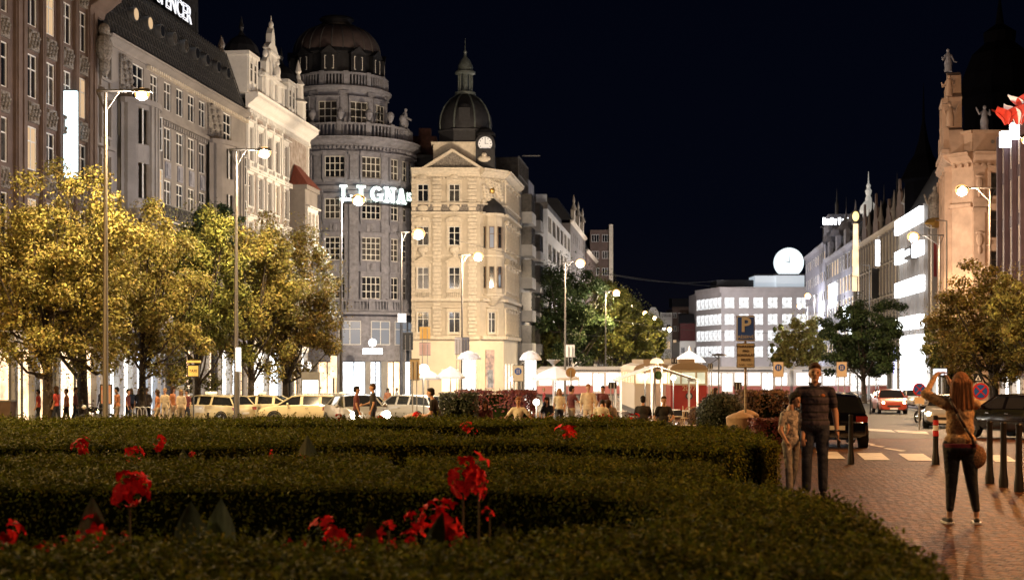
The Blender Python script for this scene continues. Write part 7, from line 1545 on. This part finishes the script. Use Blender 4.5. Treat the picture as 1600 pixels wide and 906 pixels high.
# two sign backs on a frame in front of the clock house
def frame_sign(px, py, Y, w_, h_, label, m=None):
    x, _, g = at(px, Y); zc = PZ(py, Y); t = thing('sign_board', (x, Y, g), label, 'sign'); b = MB()
    for s_ in (-.22, .22): b.cyl((x+s_*w_, Y-.05, g), (x+s_*w_, Y-.05, zc+h_*.35), .028, .028, 8)
    b.build('pole', M['steel'], t); b = MB(); panel(b, x, Y, zc-h_/2, zc+h_/2, w_); b.build('board', m or mat('tan_back', (.45, .34, .2), .6), t); b = MB()
    for z in (zc-h_/2, zc+h_/2-.04): b.box(x-w_/2, x+w_/2, Y-.04, Y-.021, z, z+.04)
    b.build('board_rim', M['dmetal'], t)
frame_sign(648, 577, 66, .45, 1.0, 'tan board on two posts seen from the back, left of the clock house poster')
frame_sign(891, 548, 130, .8, 1.2, 'small white board on the slim lamp pole', SW)
frame_sign(1340, 562, 140, .8, 1.2, 'white board left of the traffic posts below the dark round tree', SW); frame_sign(1370, 540, 140, .6, 1.6, 'narrow yellow and white board on the mast below the dark round tree', mat('cream_plate', (.80, .72, .58), .5)); frame_sign(1353, 537, 142, .75, .9, 'grey text board between the two masts', M['lite'])
frame_sign(1153, 603, 60, .32, .34, 'tiny dark board with white marks left of the dark red shrubs', INK); frame_sign(1109.5, 572, 70, .26, .26, 'small dark framed square sign on a pole right of the cafe tram', INK); frame_sign(957, 602, 70, .4, .32, 'tiny dark board with white marks behind the standing people', INK)
frame_sign(637, 533, 120, .9, 1.5, 'black board with white script on the pole by the round building', INK); frame_sign(664, 520, 120, .9, 1.1, 'yellow board on the lamp pole by the clock house', SY); frame_sign(664, 545, 119, .95, 1.1, 'pink board under the yellow board by the clock house', mat('poster_pink2', (.6, .4, .36), .5))
frame_sign(716, 540, 122, .6, 1.5, 'left of two grey posters on the clock house lamp pole', M['lite']); frame_sign(728, 540, 122, .6, 1.5, 'right of two grey posters on the clock house lamp pole', M['greys'])
# taxi sign
Y = 64.; x, _, g = at(302, Y); t = thing('taxi_sign', (x, Y, g), 'amber TAXI sign box on a post above the crowd', 'sign'); zc = PZ(579, Y); b = MB(); b.cyl((x, Y+.05, g), (x, Y+.05, zc+.3), .035, .035, 8); b.build('pole', M['dmetal'], t)
b = MB(); b.box(x-.27, x+.27, Y-.02, Y+.1, zc-.29, zc+.27); b.build('sign_box', INK, t); b = MB(); panel(b, x, Y, zc-.24, zc+.22, .45, .01, .021); b.build('sign_face', mat('taxi_amber', (.7, .42, .1), .5, emis=(1, .6, .15), estr=.35), t); b = MB(); b.box(x-.28, x+.32, Y-.05, Y+.12, zc+.36, zc+.46); b.build('sign_light', mat('taxi_amber', (.7, .42, .1), .5), t); text(t, 'TAXI', .165, (x, Y-.036, zc-.01), 0, INK, 'lettering', .002, .004)
# bins
BN_ = mat('bin_concrete', (.34, .24, .16), .75, var=.3, vscale=6, bump=.3)
def bin_(px, Y, w_, h_, label):
    x, _, g = at(px, Y); t = thing('litter_bin', (x, Y, g), label, 'litter bin', 'round litter bins with holes'); r = w_/2; b = MB(); b.lathe([(r*.86, 0), (r*.9, .03), (r, h_*.78), (r*1.02, h_*.8), (r*1.02, h_*.84), (r*.9, h_*.88), (r*.5, h_*.96), (.02, h_)], (x, Y, g), 28); b.build('bin_shell', BN_, t, smooth=35)
    for a in (-2.2, -1.57-.35+.9, -.2): c = Vector((x+r*.95*math.cos(a), Y+r*.95*math.sin(a), g+h_*.55)); d = Vector((math.cos(a), math.sin(a), 0)); b = MB(); b.cyl(c-d*.05, c+d*.035, w_*.13, w_*.13, 18); b.build('bin_opening', INK, t)
bin_(1157, 38, .76, .95, 'beige round litter bin with dark holes beside the parking sign pole'); bin_(1166, 40.5, .7, 1.0, 'second beige litter bin half hidden behind the first by the parking sign'); bin_(648, 42, .76, .88, 'beige round litter bin with dark holes beside the man perched on a stone')
x, _, g = at(8, 60); t = thing('planter', (x, 60, g), 'dark square tapered bin at the left edge of the photo', 'planter'); b = MB(); b.hexa([(x-.28, 59.7, g), (x+.28, 59.7, g), (x+.28, 60.3, g), (x-.28, 60.3, g), (x-.36, 59.62, g+1.15), (x+.36, 59.62, g+1.15), (x+.36, 60.38, g+1.15), (x-.36, 60.38, g+1.15)]); b.build('planter_box', M['brown'], t); b = MB(); b.box(x-.4, x+.4, 59.6, 60.4, g+1.15, g+1.2); b.build('planter_rim', M['dmetal'], t)
# bollards
def bollard(px, Y, h_, label, red=False, r=.05):
    x, _, g = at(px, Y); t = thing('bollard', (x, Y, g), label, 'bollard', 'slim black bollards'); b = MB(); b.lathe([(r*1.4, 0), (r*1.4, .1), (r*1.12, .22), (r, .3), (r*.85, h_-.04), (r*.95, h_-.02), (r*.7, h_)], (x, Y, g), 14); b.build('post', M['black'], t, smooth=40)
    if red:
        for k, m in ((0, SR), (1, SW), (2, SR)): b = MB(); z = g+h_-.09-k*.11; b.cyl((x, Y, z-.1), (x, Y, z), r*1.02, r*1.02, 16); b.build('band', m, t)
def hb(py0, Y): return PZ(py0, Y)-gz(Y)
bollard(1329.5, 28.5, 1.0, 'black bollard just right of the man in the polo shirt'); bollard(1462, 28.5, .98, 'bollard with red and white bands left of the photographing woman', True, .055)
bollard(1546.5, 22.2, .98, 'nearest black bollard right of the photographing woman'); bollard(1568, 21.3, .98, 'middle black bollard of the three at the right edge'); bollard(1592, 20.4, .98, 'rightmost black bollard at the right edge')
bollard(1360, 95, 1.0, 'distant thin bollard left of the orange-red car'); bollard(325, 54, .75, 'small brown bollard in front of the leftmost taxi'); bollard(347, 54, .75, 'second small bollard in front of the taxis'); bollard(163, 57, .8, 'small orange bollard beside the motorbike')
# advertising kiosks, umbrellas, panels
KG = glow('kiosk_light', (1, .95, .86), 2.4)
def kiosk(px, Y, wpx, ptop, proof, label, lit=True):
    x, _, g = at(px, Y); k = Y/F; r = wpx/2*k; t = thing('kiosk', (x, Y, g), label, 'kiosk'); b = MB(); b.lathe([(r, .15), (r, PZ(proof, Y)-g)], (x, Y, g), 8); b.build('glowing_shaft', KG if lit else M['shopw'], t); b = MB(); b.lathe([(r*1.1, 0), (r*1.1, .15), (r*.99, .16)], (x, Y, g), 8); b.build('base', M['dmetal'], t)
    zr = PZ(proof, Y)-g; b = MB(); b.lathe([(r*.98, zr), (r*1.75, zr+.02), (r*1.72, zr+.12), (r*1.2, zr+.42), (r*.3, zr+.62), (.03, PZ(ptop, Y)-g)], (x, Y, g), 16); b.build('kiosk_roof', M['white'], t)
    b = MB()
    for q_ in range(8): a = q_*math.pi/4+.39; b.cyl((x+r*1.02*math.cos(a), Y+r*1.02*math.sin(a), g), (x+r*1.02*math.cos(a), Y+r*1.02*math.sin(a), g+zr), .03, .03, 5)
    b.build('corner_strip', M['dmetal'], t)
kiosk(829, 92, 20, 551, 563, 'glowing white kiosk column with a small domed roof in the middle of the photo'); kiosk(733, 98, 22, 550, 562, 'glowing white kiosk column below the grey posters')
def umbrella(px, Y, wpx, ptop, prim, label):
    x, _, g = at(px, Y); k = Y/F; r = wpx/2*k; t = thing('umbrella', (x, Y, g), label, 'umbrella', 'white cafe umbrellas'); z0 = PZ(prim, Y)-g; z1 = PZ(ptop, Y)-g; b = MB(); b.lathe([(r, z0-.15), (r, z0), (r*.5, z0+(z1-z0)*.6), (.03, z1)], (x, Y, g), 8); b.build('canopy', mat('umbrella_canvas', (.78, .74, .66), .8), t); b = MB(); b.cyl((x, Y, g), (x, Y, g+z1), .03, .03, 8); b.cyl((x, Y, g), (x, Y, g+.08), .3, .3, 12); b.build('pole', M['dmetal'], t)
umbrella(704, 96, 46, 572, 588, 'white umbrella left of the first kiosk'); umbrella(868, 88, 74, 572, 590, 'wide white umbrella right of the glowing kiosk'); umbrella(670, 104, 40, 578, 590, 'white umbrella under the warm lamp by the clock house')
Y = 75.; x, _, g = at(484, Y); t = thing('advert_panel', (x, Y, g), 'brightly lit advertising panel with a dark top right of the left tree row', 'advert panel'); b = MB(); b.box(PX(471, Y), PX(499, Y), Y, Y+.25, g, PZ(581, Y)); b.box(PX(471, Y), PX(499, Y), Y, Y+.25, PZ(592, Y)+.1, PZ(581, Y)) if 0 else None; b.build('panel_case', M['dmetal'], t)
b = MB(); b.box(PX(473, Y), PX(497, Y), Y-.02, Y-.002, PZ(632, Y), PZ(594, Y)); b.build('lit_poster', M['shop'], t)
def light_panel(px, Y, w_, p0, p1, label, m='shopw'):
    x, _, g = at(px, Y); t = thing('light_panel_post', (x, Y, g), label, 'light panel'); b = MB(); b.cyl((x, Y+.1, g), (x, Y+.1, PZ(p0, Y)), .05, .05, 8); b.build('post', M['dmetal'], t); b = MB(); b.box(x-w_/2, x+w_/2, Y, Y+.18, PZ(p1, Y), PZ(p0, Y)); b.build('lit_panel', M[m], t)
light_panel(372, 67, .2, 543, 580, 'white upright light panel on the second lamp pole', 'shop'); light_panel(521, 84, .35, 556, 590, 'yellow upright light panel at the right edge of the left tree row'); light_panel(628, 100, .55, 490, 503, 'round-ish bright white lamp low on the lamp pole by the round building', 'shop')
Y = 60.; x, _, g = at(166, Y); t = thing('menu_board', (x, Y, g), 'framed dark poster board with reddish picture on the first lamp pole', 'poster'); b = MB(); b.box(PX(157, Y), PX(176, Y), Y-.08, Y-.02, PZ(632, Y), PZ(600, Y)); b.build('board_frame', INK, t); b = MB(); b.box(PX(159, Y), PX(174, Y), Y-.09, Y-.081, PZ(630, Y), PZ(602, Y)); b.build('board_print', mat('board_print', (.25, .06, .03), .6, var=.9, vscale=7, col2=(.3, .25, .18)), t)
Y = 61.; x, _, g = at(160, Y)
# bicycle stands
for i, px in enumerate((214, 222, 231)):
    Y = 58.5; x, _, g = at(px, Y); b = MB(); b.tube([(x-.18, Y, g), (x-.18, Y, g+.75)]+[(x-.18*math.cos(a), Y, g+.75+.18*math.sin(a)) for a in (.5, 1, 1.57, 2.1, 2.6)]+[(x+.18, Y, g+.75), (x+.18, Y, g)], .022, 6)
    tag(b.build('bicycle_stand', M['steel']), ['left', 'middle', 'right'][i]+' steel hoop of the three bicycle stands', 'bicycle stand', 'steel bicycle stands')
# motorbikes
def motorbike(px, Y, yaw, label):
    t = thing('motorbike', (0, 0, 0), label, 'motorbike')
    for x in (-.68, .68):
        b = MB(); n = 20
        for k in range(n): a0, a1 = 6.283*k/n, 6.283*(k+1)/n; b.cyl((x+.28*math.cos(a0), 0, .31+.28*math.sin(a0)), (x+.28*math.cos(a1), 0, .31+.28*math.sin(a1)), .055, .055, 6, False)
        w_ = b.build('wheel', M['rubber'], t, smooth=True); b = MB(); b.cyl((x, -.05, .31), (x, .05, .31), .13, .13, 14)
        for k in range(6): a = k*1.047; b.cyl((x, 0, .31), (x+.25*math.cos(a), 0, .31+.25*math.sin(a)), .012, .012, 4)
        b.build('hub', CHR, w_)
    b = MB(); b.sphere((.15, 0, .82), .28, .15, .13, 12, 8); b.build('fuel_tank', BLK, t, smooth=True); b = MB(); b.sphere((-.35, 0, .80), .34, .14, .07, 12, 8); b.build('saddle', M['rubber'], t, smooth=True)
    b = MB(); b.box(-.15, .25, -.13, .13, .32, .62); b.cyl((.05, -.12, .5), (.05, .12, .75), .11, .09, 10); b.build('engine', CHR, t); b = MB(); b.cyl((.68, -.07, .31), (.45, -.07, 1.0), .025, .025, 6); b.cyl((.68, .07, .31), (.45, .07, 1.0), .025, .025, 6); b.tube([(.40, -.38, 1.02), (.45, -.2, 1.06), (.45, .2, 1.06), (.40, .38, 1.02)], .018, 6); b.tube([(.45, 0, .95), (0, 0, .6), (-.68, 0, .4)], .035, 6); b.build('frame', M['black'], t)
    b = MB(); b.sphere((.6, 0, .92), .09, .1, .1, 10, 8); b.build('headlight', HOFF, t, smooth=True); b = MB(); b.cyl((.2, .16, .3), (-.8, .18, .38), .04, .05, 8); b.build('exhaust_pipe', CHR, t)
    for sg in (-1, 1): b = MB(); b.sphere((.42, sg*.36, 1.2), .03, .06, .04, 8, 6); b.cyl((.42, sg*.32, 1.04), (.42, sg*.35, 1.2), .008, .008, 4); b.build('mirror', M['black'], t)
    t.location = at(px, Y); t.rotation_euler = (0, 0, yaw)
motorbike(150, 60, -2.2, 'black motorbike with chrome engine parked between the tree trunks at left'); motorbike(1445, 75, -2.4, 'black motorbike parked behind the left no stopping sign')
# benches and low walls
def bench(px, Y, w_, label):
    x, _, g = at(px, Y); t = thing('bench', (x, Y, g), label, 'bench'); WD = mat('bench_wood', (.09, .035, .02), .6, var=.3, vscale=8)
    for k in range(4): b = MB(); b.box(x-w_/2, x+w_/2, Y-.22+k*.12, Y-.13+k*.12, g+.43, g+.47); b.build('seat_slat', WD, t)
    for s_ in (-1, 0, 1): b = MB(); b.box(x+s_*w_*.42-.05, x+s_*w_*.42+.05, Y-.22, Y+.24, g, g+.43); b.build('leg', M['conc'], t)
bench(858, 50.3, 3.2, 'long dark red bench under the sitters in the middle'); bench(812, 43.1, 2.2, 'bench under the man in the white shirt with spread arms'); bench(762, 43.1, 1.6, 'bench under the woman in front of the dark red shrubs')
def block(nm, px0, px1, Y, h_, d, label, cat, m):
    x0, x1 = PX(px0, Y), PX(px1, Y); g = gz(Y); b = MB(); r = .03
    b.prism([(x0, Y, g), (x1, Y, g), (x1, Y, g+h_-r), (x1-r, Y, g+h_), (x0+r, Y, g+h_), (x0, Y, g+h_-r)], None, (0, d, 0)); tag(b.build(nm, m), label, cat)
block('low_wall', 925, 1130, Yb-.2, .47, .5, 'low pale stone wall carrying the seated people', 'wall', mat('pale_granite', (.42, .34, .25), .7, var=.2, vscale=5)); block('stone_seat', 672, 697, Ys_-.3, .68, .6, 'pale low stone under the man leaning forward', 'stone seat', mat('pale_granite', (.42, .34, .25), .7))
# cafe tables and chairs
def chair(px, Y, rz, label):
    t = thing('cafe_chair', (0, 0, 0), label, 'chair', 'wicker cafe chairs'); WK = mat('wicker', (.45, .33, .18), .7, var=.3, vscale=30)
    for sx_ in (-1, 1):
        for sy_ in (-1, 1): b = MB(); b.cyl((sx_*.2, sy_*.2, 0), (sx_*.18, sy_*.18, .45), .016, .016, 6); b.build('leg', WK, t)
    b = MB(); b.cyl((0, 0, .44), (0, 0, .48), .24, .24, 14); b.build('seat', WK, t); b = MB(); b.tube([(.22*math.cos(a)*1.0, -.2, .48+.45*math.sin(a)) for a in [math.pi*k/10 for k in range(11)]], .018, 6)
    for k in (-.1, 0, .1): b.cyl((k, -.2, .48), (k, -.2, .9-abs(k)*.5), .01, .01, 4)
    b.build('backrest', WK, t); t.location = at(px, Y); t.rotation_euler = (0, 0, rz)
for i, (px, Y, r_, lb) in enumerate(((1073, 60, .3, 'wicker chair below the cafe tram front'), (1087, 61, -.6, 'wicker chair at the right corner of the cafe tram'), (1097, 58, 2.6, 'nearest wicker chair left of the round dark bush'), (1060, 64, 1.5, 'wicker chair turned sideways behind the seated man in black'), (1040, 66, 3.0, 'wicker chair under the awning post'))): chair(px, Y, r_, lb)
def table(px, Y, label):
    x, _, g = at(px, Y); t = thing('cafe_table', (x, Y, g), label, 'table', 'round cafe tables'); b = MB(); b.cyl((x, Y, g+.71), (x, Y, g+.74), .4, .4, 20); b.build('table_top', M['white'], t); b = MB(); b.cyl((x, Y, g), (x, Y, g+.71), .03, .03, 8); b.cyl((x, Y, g), (x, Y, g+.03), .22, .22, 12); b.build('pedestal', M['black'], t)
for px, Y, lb in ((1080, 63, 'round white cafe table before the red tram'), (1050, 68, 'round white cafe table behind the seated man'), (870, 60, 'round white table among the standing people'), (965, 62, 'round white table right of the standing people'), (826, 62, 'round white table below the glowing kiosk')): table(px, Y, lb)
x, _, g = at(1123, 66); Y = 66.; t = thing('patio_heater', (x, Y, g), 'dark patio heater with flat round hood right of the cafe tram', 'patio heater'); b = MB(); b.cyl((x, Y, g), (x, Y, g+.75), .2, .2, 12); b.build('gas_housing', mat('heater_red', (.12, .015, .01), .5), t); b = MB(); b.cyl((x, Y, g+.75), (x, Y, PZ(556, Y)), .035, .035, 8); b.build('pole', M['dmetal'], t); b = MB(); b.lathe([(.38, 0), (.3, .08), (.05, .12)], (x, Y, PZ(556, Y)), 16); b.build('hood', M['dmetal'], t)
# parasol-shaped lamp posts behind
for i, px in enumerate((866, 1027)):
    pass
x, _, g = at(865, 100); Y = 100.; t = thing('funnel_lamp', (x, Y, g), 'white funnel topped post right of the glowing kiosk', 'street lamp'); b = MB(); b.cyl((x, Y, g), (x, Y, PZ(570, Y)), .07, .07, 8); b.build('post', M['white'], t); b = MB(); b.lathe([(.08, PZ(570, Y)), (.5, PZ(562, Y)), (.45, PZ(562, Y)+.02)], (x, Y, 0), 16); b.build('funnel_shade', M['white'], t)
# metal railings before the trams
for i, (a, c, Y) in enumerate(((1130, 1185, 110), (1285, 1350, 110), (905, 985, 115))):
    b = MB(); g = gz(Y)
    for z in (.5, 1.05): b.cyl((PX(a, Y), Y, g+z), (PX(c, Y), Y, g+z), .03, .03, 5)
    n = int((PX(c, Y)-PX(a, Y))/.9)
    for k in range(n+1): xx = PX(a, Y)+k*.9; b.cyl((xx, Y, g), (xx, Y, g+1.05), .03, .03, 5)
    tag(b.build('railing', M['dmetal']), ['grey railing behind the bins and the cafe chairs', 'grey railing left of the orange-red car', 'grey railing behind the standing people'][i], 'railing')
# shrubs and dark red flowers
def shrub(px, Y, wpx, ptop, m, label, seed, n=6000, ls=.035, flat=False, cat='shrub', core=LEAFD, depth=1.0):
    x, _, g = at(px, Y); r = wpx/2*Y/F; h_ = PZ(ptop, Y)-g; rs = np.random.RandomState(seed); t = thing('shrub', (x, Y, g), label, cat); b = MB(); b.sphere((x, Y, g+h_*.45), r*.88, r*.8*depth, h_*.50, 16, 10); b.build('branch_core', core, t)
    a = unit(rs.normal(0, 1, (n, 3))); e_ = 1.0 if not flat else 1.0; sgn = np.sign(a); p = sgn*np.abs(a)**(.75 if not flat else .55); p = unit(p) if not flat else p/np.abs(p).max(1, keepdims=True)
    C = p*np.array([r, r*.9*depth, h_*.5])*(1+rs.normal(0, .045, (n, 1)))+np.array([x, Y, g+h_*.5]); leaf_mesh('foliage', C, unit(a+rs.normal(0, .5, (n, 3))), rs.uniform(.6, 1.3, n)*ls, m, t, WL[t.name], 1.2, seed); return t
DG = mat('dark_yew_leaf', (.016, .028, .012), .6, island=.5); DR = mat('dark_red_leaf', (.11, .02, .018), .6, island=.6); BRN = mat('brown_grass_leaf', (.10, .055, .03), .7, island=.6)
shrub(1126, 43, 76, 614, DG, 'round dark clipped bush between the cafe chairs and the litter bins', 1, 9000); shrub(717, 43, 56, 617, DG, 'dark clipped bush right of the man leaning forward', 2, 7000, flat=True)
shrub(775, 50, 118, 612, DR, 'wide mass of dark red foliage behind the seated people in the middle', 3, 12000, .045, flat=True, depth=.6); shrub(1190, 46, 70, 612, BRN, 'brownish ornamental shrubs between the bins and the child', 4, 9000, .04, flat=True, depth=1.2); shrub(1200, 34, 50, 655, DR, 'low dark red planting at the end of the middle hedge', 5, 5000, .03, flat=True); shrub(1090, 58, 30, 636, BRN, 'small brown shrub before the cafe chairs', 6, 2500, .04)
# window flags of light: two pictures of shop lettering stay unlit
SH = thing('shop_sign', tuple(P(582, 540, 143)), 'small glowing round shop sign low on the round building', 'sign'); q_ = P(582, 546, 143.6); b = MB(); b.box(q_.x-1.0, q_.x+1.0, 143.6, 143.7, q_.z-.45, q_.z+.1); b.cyl((q_.x, 143.6, q_.z+.7), (q_.x, 143.7, q_.z+.7), .4, .4, 16); b.build('sign_face', M['sign'], SH)

# bright little lamps on the cafe side
def globe_lamp(px, py, Y, r, label, e=90, col_=(1, .85, .65)):
    x, _, g = at(px, Y); z = PZ(py, Y); t = thing('globe_lamp', (x, Y, g), label, 'lamp'); b = MB(); b.cyl((x, Y, g), (x, Y, z), .03, .03, 8); b.cyl((x, Y, g), (x, Y, g+.05), .18, .18, 12); b.build('post', M['dmetal'], t); b = MB(); b.sphere((x, Y, z), r, r, r, 14, 10); b.build('globe', glow('globe_light', (1, .9, .75), 12), t, smooth=True)
    li = bpy.data.lights.new('lamp_light', 'POINT'); li.energy = e; li.color = col_; li.shadow_soft_size = .1; lo = bpy.data.objects.new('lamp_light', li); COL.objects.link(lo); lo.location = (0, -(r+.12), z-g); lo.parent = t
globe_lamp(838, 628, 48, .11, 'small dazzling lamp beside the sitter in the black dress', 160)
globe_lamp(1008, 588, 78, .14, 'round lamp at the front of the white pitched awning', 500)
globe_lamp(1052, 590, 79, .14, 'round lamp in front of the red cafe tram', 500)
globe_lamp(662, 577, 70, .26, 'bright round lamp left of the white umbrella near the tan board', 700)
globe_lamp(800, 592, 84, .14, 'round lamp beside the glowing kiosk', 500)
